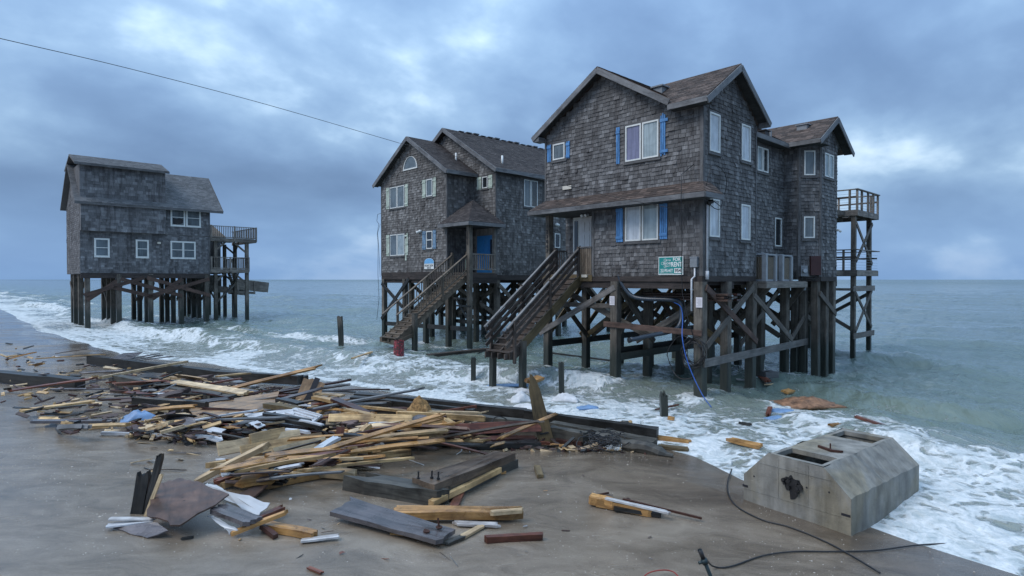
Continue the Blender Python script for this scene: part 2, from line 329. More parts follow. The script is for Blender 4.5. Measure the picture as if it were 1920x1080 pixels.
# concrete with damp ochre and pale lime stains
m, nt, b = NM('stained_concrete'); mp = mapping(nt, 'Object'); n1 = noise(nt, mp.outputs[0], 3.0, 8, 0.62, 0.3); n2 = noise(nt, mp.outputs[0], 1.1, 4, 0.6, 0.6)
n3 = noise(nt, mp.outputs[0], 45, 3, 0.6)
c = ramp(nt, n1, [(0.3, (0.15, 0.147, 0.132)), (0.5, (0.205, 0.2, 0.18)), (0.72, (0.26, 0.254, 0.232))])
c = mul(nt, c, ramp(nt, n2, [(0.45, (1.0, 1.0, 1.0)), (0.64, (1.04, 0.95, 0.78))]))
mpv = mapping(nt, 'Object', (5, 5, 0.7)); n4 = noise(nt, mpv.outputs[0], 1.0, 4, 0.6)
c = mul(nt, c, ramp(nt, n4, [(0.33, g3(0.68)), (0.5, g3(1.0)), (0.68, g3(1.25))]))
vp = nd(nt, 'ShaderNodeTexVoronoi'); vp.inputs['Scale'].default_value = 8.0; nt.links.new(mp.outputs[0], vp.inputs['Vector'])
c = mul(nt, c, ramp(nt, vp.outputs['Distance'], [(0.03, g3(0.35)), (0.07, g3(1.0))]))
nt.links.new(c, b.inputs['Base Color']); b.inputs['Roughness'].default_value = 0.75
bump(nt, b, mathn(nt, 'ADD', n3, mathn(nt, 'MULTIPLY', n1, 2.0)), 0.5, 0.012); M['concrete'] = m

# ------------------------------------------------------------------ mesh helpers
class MB:
    def __init__(s): s.v = []; s.f = []
    def hexa(s, p, flip=False):
        """p: 8 points, 0-3 bottom loop, 4-7 top loop"""
        k = len(s.v); s.v += [tuple(q) for q in p]
        fs = [(0, 3, 2, 1), (4, 5, 6, 7), (0, 1, 5, 4), (1, 2, 6, 5), (2, 3, 7, 6), (3, 0, 4, 7)]
        for f in fs: s.f.append(tuple(k + i for i in (reversed(f) if flip else f)))
        return s
    def box(s, x0, x1, y0, y1, z0, z1):
        return s.hexa([(x0, y0, z0), (x1, y0, z0), (x1, y1, z0), (x0, y1, z0), (x0, y0, z1), (x1, y0, z1), (x1, y1, z1), (x0, y1, z1)])
    def poly(s, pts):
        k = len(s.v); s.v += [tuple(q) for q in pts]; s.f.append(tuple(range(k, k + len(pts)))); return s
    def slab(s, pts, off):
        """polygon pts thickened by vector off"""
        n = len(pts); k = len(s.v); off = Vector(off)
        s.v += [tuple(q) for q in pts] + [tuple(Vector(q) + off) for q in pts]
        s.f.append(tuple(range(k, k + n))); s.f.append(tuple(range(k + 2 * n - 1, k + n - 1, -1)))
        for i in range(n):
            j = (i + 1) % n; s.f.append((k + i, k + n + i, k + n + j, k + j))
        return s
    def tube(s, pts, r, n=8, cap=True):
        pts = [Vector(p) for p in pts]; k0 = len(s.v); rr = r if isinstance(r, (list, tuple)) else [r] * len(pts)
        t0 = (pts[1] - pts[0]).normalized(); ref = Vector((0, 0, 1)) if abs(t0.z) < 0.9 else Vector((1, 0, 0)); x = t0.cross(ref).normalized()
        for i, p in enumerate(pts):
            t = (pts[min(i + 1, len(pts) - 1)] - pts[max(i - 1, 0)]).normalized()
            x = (x - t * x.dot(t)).normalized(); y = t.cross(x)
            for j in range(n):
                a = 2 * math.pi * j / n; s.v.append(tuple(p + (x * math.cos(a) + y * math.sin(a)) * rr[i]))
        for i in range(len(pts) - 1):
            for j in range(n):
                a = k0 + i * n + j; b_ = k0 + i * n + (j + 1) % n; s.f.append((a, b_, b_ + n, a + n))
        if cap:
            s.f.append(tuple(range(k0 + n - 1, k0 - 1, -1))); e_ = k0 + (len(pts) - 1) * n; s.f.append(tuple(range(e_, e_ + n)))
        return s
    def mesh(s, name):
        me = bpy.data.meshes.new(name); me.from_pydata(s.v, [], s.f); me.update(); return me
def obj(name, mesh, mat=None, parent=None, mw=None, smooth=False):
    if isinstance(mesh, MB): mesh = mesh.mesh(name)
    if mat is not None and not mesh.materials: mesh.materials.append(M[mat] if isinstance(mat, str) else mat)
    if smooth: mesh.shade_smooth()
    o = bpy.data.objects.new(name, mesh); COL.objects.link(o)
    if parent is not None: o.parent = parent
    if mw is not None: o.matrix_local = mw
    return o
def tag(o, label, cat, group=None, kind=None):
    o['label'] = label; o['category'] = cat
    if group: o['group'] = group
    if kind: o['kind'] = kind
    return o
def empty(name, loc, rz=0.0):
    o = bpy.data.objects.new(name, None); COL.objects.link(o); o.location = loc; o.rotation_euler = (0, 0, rz); o.empty_display_size = 0.3; return o
def basis(p0, p1, up=(0, 0, 1), roll=0.0):
    p0 = Vector(p0); p1 = Vector(p1); x = (p1 - p0).normalized(); u = Vector(up)
    if abs(x.dot(u)) > 0.98: u = Vector((0, 1, 0))
    y = u.cross(x).normalized(); z = x.cross(y)
    m = Matrix((x, y, z)).transposed().to_4x4()
    if roll: m = m @ Matrix.Rotation(roll, 4, 'X')
    m.translation = p0; return m
def beam(name, p0, p1, w, h, mat, parent=None, up=(0, 0, 1), roll=0.0, ext=0.0):
    """square-cut timber from p0 to p1 (centre line); w across, h along 'up'"""
    p0 = Vector(p0); p1 = Vector(p1); d = (p1 - p0).normalized(); p0 = p0 - d * ext; p1 = p1 + d * ext
    L = (p1 - p0).length; c = min(w, h) * 0.08
    mb = MB(); pr = [(-w / 2 + c, -h / 2), (w / 2 - c, -h / 2), (w / 2, -h / 2 + c), (w / 2, h / 2 - c), (w / 2 - c, h / 2), (-w / 2 + c, h / 2), (-w / 2, h / 2 - c), (-w / 2, -h / 2 + c)]
    mb.v = [(0, y, z) for y, z in pr] + [(L, y, z) for y, z in pr]
    for i in range(8):
        j = (i + 1) % 8; mb.f.append((i, j, j + 8, i + 8))
    mb.f.append(tuple(range(7, -1, -1))); mb.f.append(tuple(range(8, 16)))
    return obj(name, mb, mat, parent, basis(p0, p1, up, roll))
def plank_mesh(L, w, t, seed, jag=(0.0, 0.0), bend=0.0, taper=0.0):
    """weathered board along +x, ends ragged by jag metres"""
    r = random.Random(seed); nx, ny = 6, 6; mb = MB()
    tw_ = r.uniform(-0.16, 0.16)
    j0 = [(r.uniform(-1.3, 0.6) if j % 2 else r.uniform(-0.4, 1.0)) * jag[0] for j in range(ny)]; j1 = [(r.uniform(-0.6, 1.3) if j % 2 else r.uniform(-1.0, 0.4)) * jag[1] for j in range(ny)]
    for top in (0, 1):
        for i in range(nx):
            f = i / (nx - 1)
            for j in range(ny):
                q = j / (ny - 1) - 0.5
                x = f * L + (j0[j] * (1 - f) ** 3) + (j1[j] * f ** 3)
                ww = w * (1 - taper * f) + (r.uniform(-1, 0.3) * 0.07 * w if 0 < i < nx - 1 and j in (0, ny - 1) else 0)
                y = q * ww + 0.25 * bend * math.sin(f * 3.1)
                z = (t / 2 if top else -t / 2) + bend * (f - f * f) * 4 * 0.5 + q * ww * tw_ * (f - 0.5) + (r.uniform(-1, 1) * t * 0.05 if top else 0)
                mb.v.append((x, y, z))
    K = nx * ny
    for i in range(nx - 1):
        for j in range(ny - 1):
            a = i * ny + j; mb.f.append((K + a, K + a + ny, K + a + ny + 1, K + a + 1)); mb.f.append((a, a + 1, a + ny + 1, a + ny))
        a = i * ny; mb.f.append((a, a + ny, K + a + ny, K + a)); a = i * ny + ny - 1; mb.f.append((a, K + a, K + a + ny, a + ny))
    for j in range(ny - 1):
        mb.f.append((j, K + j, K + j + 1, j + 1)); a = (nx - 1) * ny + j; mb.f.append((a, a + 1, K + a + 1, K + a))
    return mb
_font_cache = {}
def text_mesh(s, size, extrude=0.004, bold=0.0):
    cu = bpy.data.curves.new('txt', 'FONT'); cu.body = s; cu.size = size; cu.extrude = extrude; cu.align_x = 'CENTER'; cu.align_y = 'CENTER'; cu.offset = bold; cu.resolution_u = 3
    o = bpy.data.objects.new('txt', cu); COL.objects.link(o); bpy.context.view_layer.update()
    me = bpy.data.meshes.new_from_object(o.evaluated_get(bpy.context.evaluated_depsgraph_get()))
    bpy.data.objects.remove(o); bpy.data.curves.remove(cu); return me

# ================================================================== SAND
def grade(lo, hi, step, far_lo, far_hi, g=1.25):
    c = list(np.arange(lo, hi + 1e-6, step)); d = step; x = hi
    while x < far_hi: d *= g; x = min(x + d, far_hi); c.append(x)
    d = step; x = lo
    while x > far_lo: d *= g; x = max(x - d, far_lo); c.insert(0, x)
    return np.array(c)
def grid_mesh(name, X, Y, Z, keep=None):
    nr, nc = X.shape; idx = np.arange(nr * nc).reshape(nr, nc)
    q = np.stack([idx[:-1, :-1], idx[:-1, 1:], idx[1:, 1:], idx[1:, :-1]], -1).reshape(-1, 4)
    if keep is not None: q = q[keep.reshape(-1)]
    used = np.unique(q); mp_ = -np.ones(nr * nc, int); mp_[used] = np.arange(len(used)); q = mp_[q]
    co = np.stack([X.ravel(), Y.ravel(), Z.ravel()], -1)[used]
    me = bpy.data.meshes.new(name); me.vertices.add(len(co)); me.vertices.foreach_set('co', co.ravel())
    me.loops.add(len(q) * 4); me.loops.foreach_set('vertex_index', q.ravel().astype(np.int32))
    me.polygons.add(len(q)); me.polygons.foreach_set('loop_start', np.arange(0, len(q) * 4, 4, dtype=np.int32)); me.polygons.foreach_set('loop_total', np.full(len(q), 4, np.int32))
    me.update(); me.validate(); me.shade_smooth(); return me, used
ga = grade(-22, 48, 0.2, -3000, 3000); gs = grade(-20, 3, 0.16, -3000, 260)
AA, SS = np.meshgrid(ga, gs, indexing='ij')
SX = C3[0] + AA * U2[0] + SS * V2[0]; SY = C3[1] + AA * U2[1] + SS * V2[1]
me, us = grid_mesh('sand', SX, SY, sand_z(SX, SY)); at = me.attributes.new('off', 'FLOAT', 'POINT'); at.data.foreach_set('value', (shore(AA) - SS).ravel()[us].astype(np.float32))
m, nt, b = NM('wet_sand'); L = nt.links; geo = nd(nt, 'ShaderNodeNewGeometry'); pos = geo.outputs['Position']
mpw = nd(nt, 'ShaderNodeMapping'); L.new(pos, mpw.inputs[0]); mpw.inputs['Rotation'].default_value = (0, 0, R(20)); mpw.inputs['Scale'].default_value = (0.9, 1.5, 1)
n_big = noise(nt, mpw.outputs[0], 0.30, 6, 0.6, 0.8); n_mid = noise(nt, mpw.outputs[0], 1.4, 6, 0.62, 1.0); n_fine = noise(nt, pos, 60, 3, 0.65); n_grain = noise(nt, pos, 320, 2, 0.6)
c = ramp(nt, n_mid, [(0.28, (0.142, 0.114, 0.086)), (0.5, (0.21, 0.171, 0.13)), (0.75, (0.28, 0.234, 0.182))])
c = mul(nt, c, ramp(nt, n_big, [(0.34, (0.72, 0.71, 0.7)), (0.62, (1.12, 1.12, 1.12))]))
c = mul(nt, c, ramp(nt, n_fine, [(0.3, g3(0.86)), (0.7, g3(1.14))])); c = mul(nt, c, ramp(nt, n_grain, [(0.25, g3(0.8)), (0.75, g3(1.2))]))
# shell grit specks
vo = nd(nt, 'ShaderNodeTexVoronoi'); vo.inputs['Scale'].default_value = 9.0; L.new(pos, vo.inputs['Vector'])
spk = mathn(nt, 'MULTIPLY', ramp(nt, vo.outputs['Distance'], [(0.06, g3(1)), (0.1, g3(0))]), ramp(nt, n_mid, [(0.45, g3(0)), (0.56, g3(1))]))
mx = nd(nt, 'ShaderNodeMix'); mx.data_type = 'RGBA'; L.new(spk, mx.inputs[0]); L.new(c, mx.inputs[6]); mx.inputs[7].default_value = (0.4, 0.36, 0.3, 1)
ao = nd(nt, 'ShaderNodeAttribute', attribute_name='off'); wet = maprange(nt, mathn(nt, 'ADD', ao.outputs['Fac'], mathn(nt, 'MULTIPLY', n_big, 6.0)), 3.6, 7.2, 1.0, 0.0, True)   # soaked by the last wash
wc = nd(nt, 'ShaderNodeMix'); wc.data_type = 'RGBA'; wc.blend_type = 'MULTIPLY'; L.new(wet, wc.inputs[0]); L.new(mx.outputs[2], wc.inputs[6]); wc.inputs[7].default_value = (0.58, 0.55, 0.53, 1)
L.new(wc.outputs[2], b.inputs['Base Color'])
rgh = ramp(nt, n_big, [(0.38, g3(0.13)), (0.52, g3(0.20)), (0.68, g3(0.42))]); L.new(mathn(nt, 'SUBTRACT', rgh, mathn(nt, 'MULTIPLY', wet, 0.12)), b.inputs['Roughness'])
b.inputs['Specular IOR Level'].default_value = 0.62
hsum = mathn(nt, 'ADD', mathn(nt, 'MULTIPLY', n_fine, 0.25), mathn(nt, 'ADD', mathn(nt, 'MULTIPLY', n_mid, 1.2), mathn(nt, 'MULTIPLY', n_grain, 0.12)))
bump(nt, b, hsum, 0.3, 0.05)
sand = obj('sand', me, m); sand['kind'] = 'structure'

# ================================================================== SEA
PILES_XY = [(C3[0] + a * U2[0] + b_ * V2[0], C3[1] + a * U2[1] + b_ * V2[1]) for a, b_ in [(0.05, 0), (3.4, 0), (6.7, 0), (0.05, 1.6), (3.4, 2), (6.7, 2.35), (0.05, 3.4), (0.6, 5.3), (0.3, 6.9), (0.3, 7.9), (-0.45, 8.15), (-0.45, 9.0), (-0.45, 9.75), (-0.05, 13.75), (-0.05, 16.1), (5.05, -3), (6.1, -3.45)]]
PILES_XY += [(C2[0] + a * U2[0] + b_ * V2[0], C2[1] + a * U2[1] + b_ * V2[1]) for a, b_ in [(7.1, .1), (4.6, .1), (2.3, .1), (0, .1), (-2.05, 0), (-2.02, -3.65), (-2.2, -4.8), (-1.95, 2.2), (-1.95, 4.8)]] + [(C1[0] + a * U2[0] + b_ * V2[0], C1[1] + a * U2[1] + b_ * V2[1]) for a in (0.1, 2.5) for b_ in (-9.2, -6.9, -4.6, -2.3, -.2, 3.3)]
PILES_XY += [(-9.8, 34.5), (-1.43, 22.15), (1.58, 19.2), (4.16, 16.43)]
def sea_fields(x, y):
    a, s = to_as(x, y); d = s - shore(a)
    env = np.clip(d / 9.0, 0.0, 1.0)
    h = np.zeros_like(x); rs = np.random.RandomState(11)
    wmod = 0.6 + 0.8 * fbm(x * 0.07, y * 0.07, 2)
    for k in range(26):
        lam = 1.6 * 1.135 ** k; th = rs.normal(0, 0.5 if lam < 6 else 0.25); ph = rs.rand() * 6.28
        kx = 2 * math.pi / lam
        amp = 0.0065 * lam ** 0.72
        h += amp * np.sin(kx * (s * math.cos(th) + a * math.sin(th)) + ph + 1.5 * fbm(x * 0.05 + k, y * 0.05, 2))
    h = h * wmod * (0.25 + 0.75 * env)
    h += env * (0.16 + 0.26 * np.clip((32 - d) / 20, 0, 1)) * (fbm(x * 0.75, y * 0.75, 5, 0.58) - 0.5) + np.clip(d / 2, 0, 1) * 0.12 * (fbm(x * 2.1, y * 2.1, 4, 0.62) - 0.5)
    foam = 0.52 * np.exp(-(np.maximum(d, 0) / 6.5) ** 2)
    cn = 0
    for off, amp, wob, seed, gain in ((4.6, 0.66, 2.6, 1.0, 0.9), (10.5, 0.42, 3.2, 9.0, 0.42), (18.5, 0.26, 4.0, 21.0, 0.08), (29, 0.3, 5, 33.0, 0.0), (43, 0.34, 6, 45.0, 0.0), (62, 0.34, 7, 51.0, 0.0)):
        wv = 2 * (fbm(a * 0.09 + seed, a * 0 + seed, 3) - 0.5)
        q = d - (off + wob * wv)
        am = amp * np.clip(2.3 * (fbm(a * 0.13 + seed * 2.1, a * 0 + 4.4 + d * 0.03, 3) - 0.28), 0.05, 1.5)
        prof = np.where(q < 0, np.exp(-(q / 0.6) ** 2), np.exp(-(q / 2.6) ** 2))
        rag = fbm(x * 1.3 + seed, y * 1.3, 4, 0.6)
        h += am * prof * (0.75 + 0.5 * rag)
        cr_ = am / amp
        foam = np.maximum(foam, gain * np.clip(cr_, 0, 1.1) * np.exp(-((q + 0.5) / 0.8) ** 2) * (0.55 + 0.7 * rag))
        foam = np.maximum(foam, gain * np.where(q < 0, 0.62 * np.exp(-(q / 3.0) ** 2), 0) * np.clip(cr_, 0, 1.1))
    low = fbm(x * 0.11 + 2, y * 0.11 + 7, 3)
    near = np.clip((30 - d) / 22, 0, 1)
    foam = foam * (0.55 + 0.9 * np.clip(low * 1.6 - 0.35, 0, 1)) + near * 0.46 * np.clip((fbm(x * 0.35, y * 0.35, 4, 0.6) - 0.38) * 3, 0, 1) + 0.10
    ring = np.zeros_like(x)
    for (wx, wy) in PILES_XY:
        m_ = (np.abs(x - wx) < 1.6) & (np.abs(y - wy) < 1.6)
        if m_.any(): ring[m_] = np.maximum(ring[m_], np.exp(-((np.hypot(x[m_] - wx + 0.15 * V2[0], y[m_] - wy + 0.15 * V2[1]) - 0.1) / 0.45) ** 2))
    foam = foam + 0.42 * ring * (0.35 + fbm(x * 1.5, y * 1.5, 2)); h = h + 0.07 * ring * fbm(x * 3, y * 3, 2)
    calm = np.clip((6.0 - a) / 7, 0, 1) * np.clip((d - 5) / 4, 0, 1)         # slick water in the lee of the nearest house
    foam = foam * (1 - 0.45 * calm)
    foam = foam + 0.45 * np.exp(-((d - 0.2) / 0.22) ** 2) + 0.12 * np.clip((8 - d) / 5, 0, 1) * np.clip((4 - a) / 6, 0, 1)
    z = np.where(d < 1.2, 0.012 + 0.05 * np.clip(d, 0, 1.2), 0.072)
    return h * np.clip((d + 0.3) / 2.0, 0.0, 1.0) + z - 0.06 * np.clip(d / 6, 0, 1), np.clip(foam, 0, 0.86), d
ys = [6.5]
while ys[-1] < 16000: ys.append(ys[-1] * (1.0078 if ys[-1] < 150 else 1.035))
ys = np.array(ys); ts = np.linspace(-1, 1, 620)
YY, TT = np.meshgrid(ys, ts, indexing='ij'); XX = TT * (YY * 1.2 + 5)
ZZ, FO, DD = sea_fields(XX, YY)
dist = np.hypot(XX, YY); ZZ = np.where(dist > 200, ZZ * np.clip(1 - (dist - 200) / 1500, 0.0, 1), ZZ)
inl = DD < -1.0
keep = ~(inl[:-1, :-1] & inl[1:, 1:] & inl[:-1, 1:] & inl[1:, :-1])
me, used = grid_mesh('sea', XX, YY, ZZ, keep)
for nm, arr in (('foam', FO), ('off', DD)):
    at = me.attributes.new(nm, 'FLOAT', 'POINT'); at.data.foreach_set('value', arr.ravel()[used].astype(np.float32))
m, nt, b = NM('sea_water'); L = nt.links; geo = nd(nt, 'ShaderNodeNewGeometry'); pos = geo.outputs['Position']
af = nd(nt, 'ShaderNodeAttribute', attribute_name='foam'); ad = nd(nt, 'ShaderNodeAttribute', attribute_name='off')
w1 = noise(nt, pos, 0.9, 4, 0.6); wv = nd(nt, 'ShaderNodeTexNoise'); L.new(pos, wv.inputs['Vector']); wv.inputs['Scale'].default_value = 1.3; wv.inputs['Detail'].default_value = 4
vs_ = nd(nt, 'ShaderNodeVectorMath', operation='MULTIPLY_ADD'); L.new(wv.outputs['Color'], vs_.inputs[0]); vs_.inputs[1].default_value = (1.1, 1.1, 0); L.new(pos, vs_.inputs[2])
def lace(sc_):
    v_ = nd(nt, 'ShaderNodeTexVoronoi'); v_.feature = 'DISTANCE_TO_EDGE'; v_.inputs['Scale'].default_value = sc_; L.new(vs_.outputs[0], v_.inputs['Vector'])
    return maprange(nt, v_.outputs['Distance'], 0.0, 0.32, 1.0, 0.0)
l1, l2 = lace(1.3), lace(3.6)
fine = noise(nt, vs_.outputs[0], 7, 5, 0.7); ptc = noise(nt, vs_.outputs[0], 1.7, 5, 0.65)
t_ = mathn(nt, 'ADD', mathn(nt, 'MULTIPLY', l1, 0.30), mathn(nt, 'MULTIPLY', l2, 0.22))
t_ = mathn(nt, 'ADD', t_, mathn(nt, 'ADD', mathn(nt, 'MULTIPLY', fine, 0.40), mathn(nt, 'MULTIPLY', ptc, 0.55)))
thr = mathn(nt, 'SUBTRACT', 1.28, mathn(nt, 'MULTIPLY', af.outputs['Fac'], 0.82))
fm = maprange(nt, mathn(nt, 'SUBTRACT', t_, thr), -0.10, 0.16, 0.0, 1.0, True)
body = ramp(nt, maprange(nt, ad.outputs['Fac'], 0, 40, 0, 1), [(0.0, (0.17, 0.155, 0.125)), (0.07, (0.155, 0.165, 0.145)), (0.2, (0.10, 0.146, 0.122)), (0.5, (0.105, 0.16, 0.15)), (1.0, (0.115, 0.165, 0.178))])  # water colour by distance, lightened offshore to take in reflected sky
milk = mathn(nt, 'MULTIPLY', af.outputs['Fac'], 0.55)
mx0 = nd(nt, 'ShaderNodeMix'); mx0.data_type = 'RGBA'; L.new(maprange(nt, milk, 0, 0.6, 0, 0.85), mx0.inputs[0]); L.new(body, mx0.inputs[6]); mx0.inputs[7].default_value = (0.29, 0.35, 0.325, 1)
mx = nd(nt, 'ShaderNodeMix'); mx.data_type = 'RGBA'; L.new(fm, mx.inputs[0]); L.new(mx0.outputs[2], mx.inputs[6]); L.new(ramp(nt, noise(nt, vs_.outputs[0], 5.0, 5, 0.7), [(0.32, (0.36, 0.42, 0.43)), (0.62, (0.68, 0.71, 0.72))]), mx.inputs[7])
L.new(mx.outputs[2], b.inputs['Base Color']); L.new(maprange(nt, fm, 0, 1, 0.10, 0.75), b.inputs['Roughness']); b.inputs['IOR'].default_value = 1.33; L.new(maprange(nt, ad.outputs['Fac'], 100, 600, 0.5, 0.3), b.inputs['Specular IOR Level'])
mpr = nd(nt, 'ShaderNodeMapping'); L.new(pos, mpr.inputs[0]); mpr.inputs['Rotation'].default_value = (0, 0, R(-43)); mpr.inputs['Scale'].default_value = (2.0, 1.0, 1)
r1 = noise(nt, mpr.outputs[0], 1.1, 6, 0.62, 0.6); r2 = noise(nt, mpr.outputs[0], 0.25, 4, 0.6, 0.4)
hh = mathn(nt, 'ADD', mathn(nt, 'MULTIPLY', r1, 0.5), mathn(nt, 'ADD', mathn(nt, 'MULTIPLY', r2, 1.1), mathn(nt, 'MULTIPLY', fm, 0.26)))
bump(nt, b, hh, 0.75, 0.35)
df = nd(nt, 'ShaderNodeBsdfDiffuse'); L.new(mx.outputs[2], df.inputs[0]); ms = nd(nt, 'ShaderNodeMixShader'); L.new(maprange(nt, ad.outputs['Fac'], 60, 700, 0.0, 0.5), ms.inputs[0])   # far off, unresolved wave faces hide part of the mirror sky
L.new(b.outputs[0], ms.inputs[1]); L.new(df.outputs[0], ms.inputs[2]); L.new(ms.outputs[0], nt.nodes['Material Output'].inputs['Surface'])
sea = obj('sea', me, m); sea['kind'] = 'structure'

# ================================================================== BUILDING KIT (house-local: a to the left along the front, b towards the sea)
def P(a, b_, z): return Vector((-a, b_, z))
class Fr:
    """wall frame: origin o (a,b), run direction t (da,db), outward n (da,db)"""
    def __init__(s, o, t, n):
        s.o = Vector((-o[0], o[1])); s.t = Vector((-t[0], t[1])).normalized(); s.n = Vector((-n[0], n[1])).normalized()
        s.flip = (s.t.x * (0) + (s.t.y * 1) * s.n.x - (s.t.x * 1) * s.n.y) < 0
    def p(s, t, z, n): q = s.o + s.t * t + s.n * n; return Vector((q.x, q.y, z))
    def box(s, mb, t0, t1, z0, z1, n0, n1):
        c = [s.p(t0, z0, n0), s.p(t1, z0, n0), s.p(t1, z1, n0), s.p(t0, z1, n0), s.p(t0, z0, n1), s.p(t1, z0, n1), s.p(t1, z1, n1), s.p(t0, z1, n1)]
        return mb.hexa(c, s.flip)
    def board(s, name, t0, t1, z0, z1, n0, n1, mat, parent, vertical=True):
        """one board as an object of its own, grain along its length"""
        if vertical: return beam(name, s.p((t0 + t1) / 2, z0, (n0 + n1) / 2), s.p((t0 + t1) / 2, z1, (n0 + n1) / 2), abs(t1 - t0), n1 - n0, mat, parent, up=(s.n.x, s.n.y, 0))
        return beam(name, s.p(t0, (z0 + z1) / 2, (n0 + n1) / 2), s.p(t1, (z0 + z1) / 2, (n0 + n1) / 2), n1 - n0, z1 - z0, mat, parent)
def clad(fr, t0, t1, z0, ztop, openings, e, w0, w1, seed, miss=0.004):
    """courses of wall shingles: list of (t, w, z, h, kick)"""
    r = random.Random(seed); res = []; z = z0; row = 0
    zmax = max(ztop(t0 + (t1 - t0) * k / 20) for k in range(21))
    while z < zmax:
        segs = [(t0, t1)]
        for (a0, a1, b0, b1) in openings:
            if z + e > b0 + 0.03 and z < b1 - 0.03:
                ns = []
                for s0, s1 in segs:
                    if a1 <= s0 or a0 >= s1: ns.append((s0, s1)); continue
                    if a0 > s0: ns.append((s0, a0))
                    if a1 < s1: ns.append((a1, s1))
                segs = ns
        for s0, s1 in segs:
            t = s0
            while t < s1 - 0.012:
                w = min(r.uniform(w0, w1), s1 - t)
                if s1 - (t + w) < 0.05: w = s1 - t
                if z + e * 0.55 < ztop(t + w / 2) and r.random() > miss:
                    res.append((t, w - r.uniform(0.004, 0.012), z + r.uniform(-0.012, 0.010), e * 1.22, r.uniform(0.018, 0.034) if r.random() > 0.05 else r.uniform(0.04, 0.06)))
                t += w
        z += e; row += 1
    return res
def shingle_pts(fr, s):
    t, w, z, h, k = s
    return [fr.p(t, z, 0.0), fr.p(t + w, z, 0.0), fr.p(t + w, z, k), fr.p(t, z, k), fr.p(t, z + h, 0.0), fr.p(t + w, z + h, 0.0), fr.p(t + w, z + h, 0.004), fr.p(t, z + h, 0.004)]
def window(par, fr, t0, t1, z0, z1, panes, mats, trim='trim', style='casement', sill=True):
    """framed window with its own panes; par = house"""
    T = 0.075; mb = MB()
    for (x0, x1, y0, y1) in ((t0 - T, t0, z0 - T, z1 + T), (t1, t1 + T, z0 - T, z1 + T), (t0, t1, z1, z1 + T), (t0, t1, z0 - T, z0)): fr.box(mb, x0, x1, y0, y1, -0.02, 0.034)
    w = obj('window', mb, trim, par)
    n = panes; gap = 0.05 if n > 1 else 0; pw = (t1 - t0 - gap * (n - 1)) / n
    for i in range(n):
        x0 = t0 + i * (pw + gap); x1 = x0 + pw; q = 0.05; mb = MB()
        for (c0, c1, d0, d1) in ((x0, x0 + q, z0, z1), (x1 - q, x1, z0, z1), (x0 + q, x1 - q, z1 - q, z1), (x0 + q, x1 - q, z0, z0 + q)): fr.box(mb, c0, c1, d0, d1, -0.03, 0.05)
        if style == 'hung': fr.box(mb, x0 + q, x1 - q, (z0 + z1) / 2 - 0.025, (z0 + z1) / 2 + 0.025, -0.03, 0.045)
        obj('sash', mb, 'frame', w)
        if style == 'hung':
            for (d0, d1) in ((z0 + q, (z0 + z1) / 2 - 0.025), ((z0 + z1) / 2 + 0.025, z1 - q)):
                mb = MB(); fr.box(mb, x0 + q, x1 - q, d0, d1, -0.02, 0.012); obj('pane', mb, mats[i % len(mats)], w)
        else:
            mb = MB(); fr.box(mb, x0 + q, x1 - q, z0 + q, z1 - q, -0.02, 0.014); obj('pane', mb, mats[i % len(mats)], w)
        if i < n - 1:
            mb = MB(); fr.box(mb, x1 + 0.002, x1 + gap - 0.002, z0, z1, -0.02, 0.03); obj('mullion', mb, trim, w)
    if sill:
        mb = MB(); fr.box(mb, t0 - T - 0.02, t1 + T + 0.02, z0 - T - 0.03, z0 - T + 0.012, -0.01, 0.075); obj('sill', mb, trim, w)
    return w
def shutter(par, fr, t0, t1, z0, z1, mat, boards=2, battens=(0.12, 0.88), bl=(0, 0), drop=None):
    """board-and-batten shutter"""
    n = boards; bw = (t1 - t0) / n
    mb = MB(); fr.box(mb, t0 + 0.01, t1 - 0.01, z0 + 0.06, z0 + 0.065, 0.02, 0.028); s_ = obj('shutter', mb, mat, par)
    for i in range(n):
        off = 0.0 if drop is None else drop[i % len(drop)]
        fr.board('board', t0 + i * bw + 0.006, t0 + (i + 1) * bw - 0.006, z0 + off, z1 + off, 0.03, 0.05, mat, s_)
    for f in battens:
        zc = z0 + (z1 - z0) * f; fr.board('batten', t0 - bl[0], t1 + bl[1], zc - 0.05, zc + 0.05, 0.051, 0.072, mat, s_, vertical=False)
    return s_
def inpoly(x, y, pts):
    c = False; j = len(pts) - 1
    for i in range(len(pts)):
        xi, yi = pts[i]; xj, yj = pts[j]
        if (yi > y) != (yj > y) and x < (xj - xi) * (y - yi) / (yj - yi) + xi: c = not c
        j = i
    return c
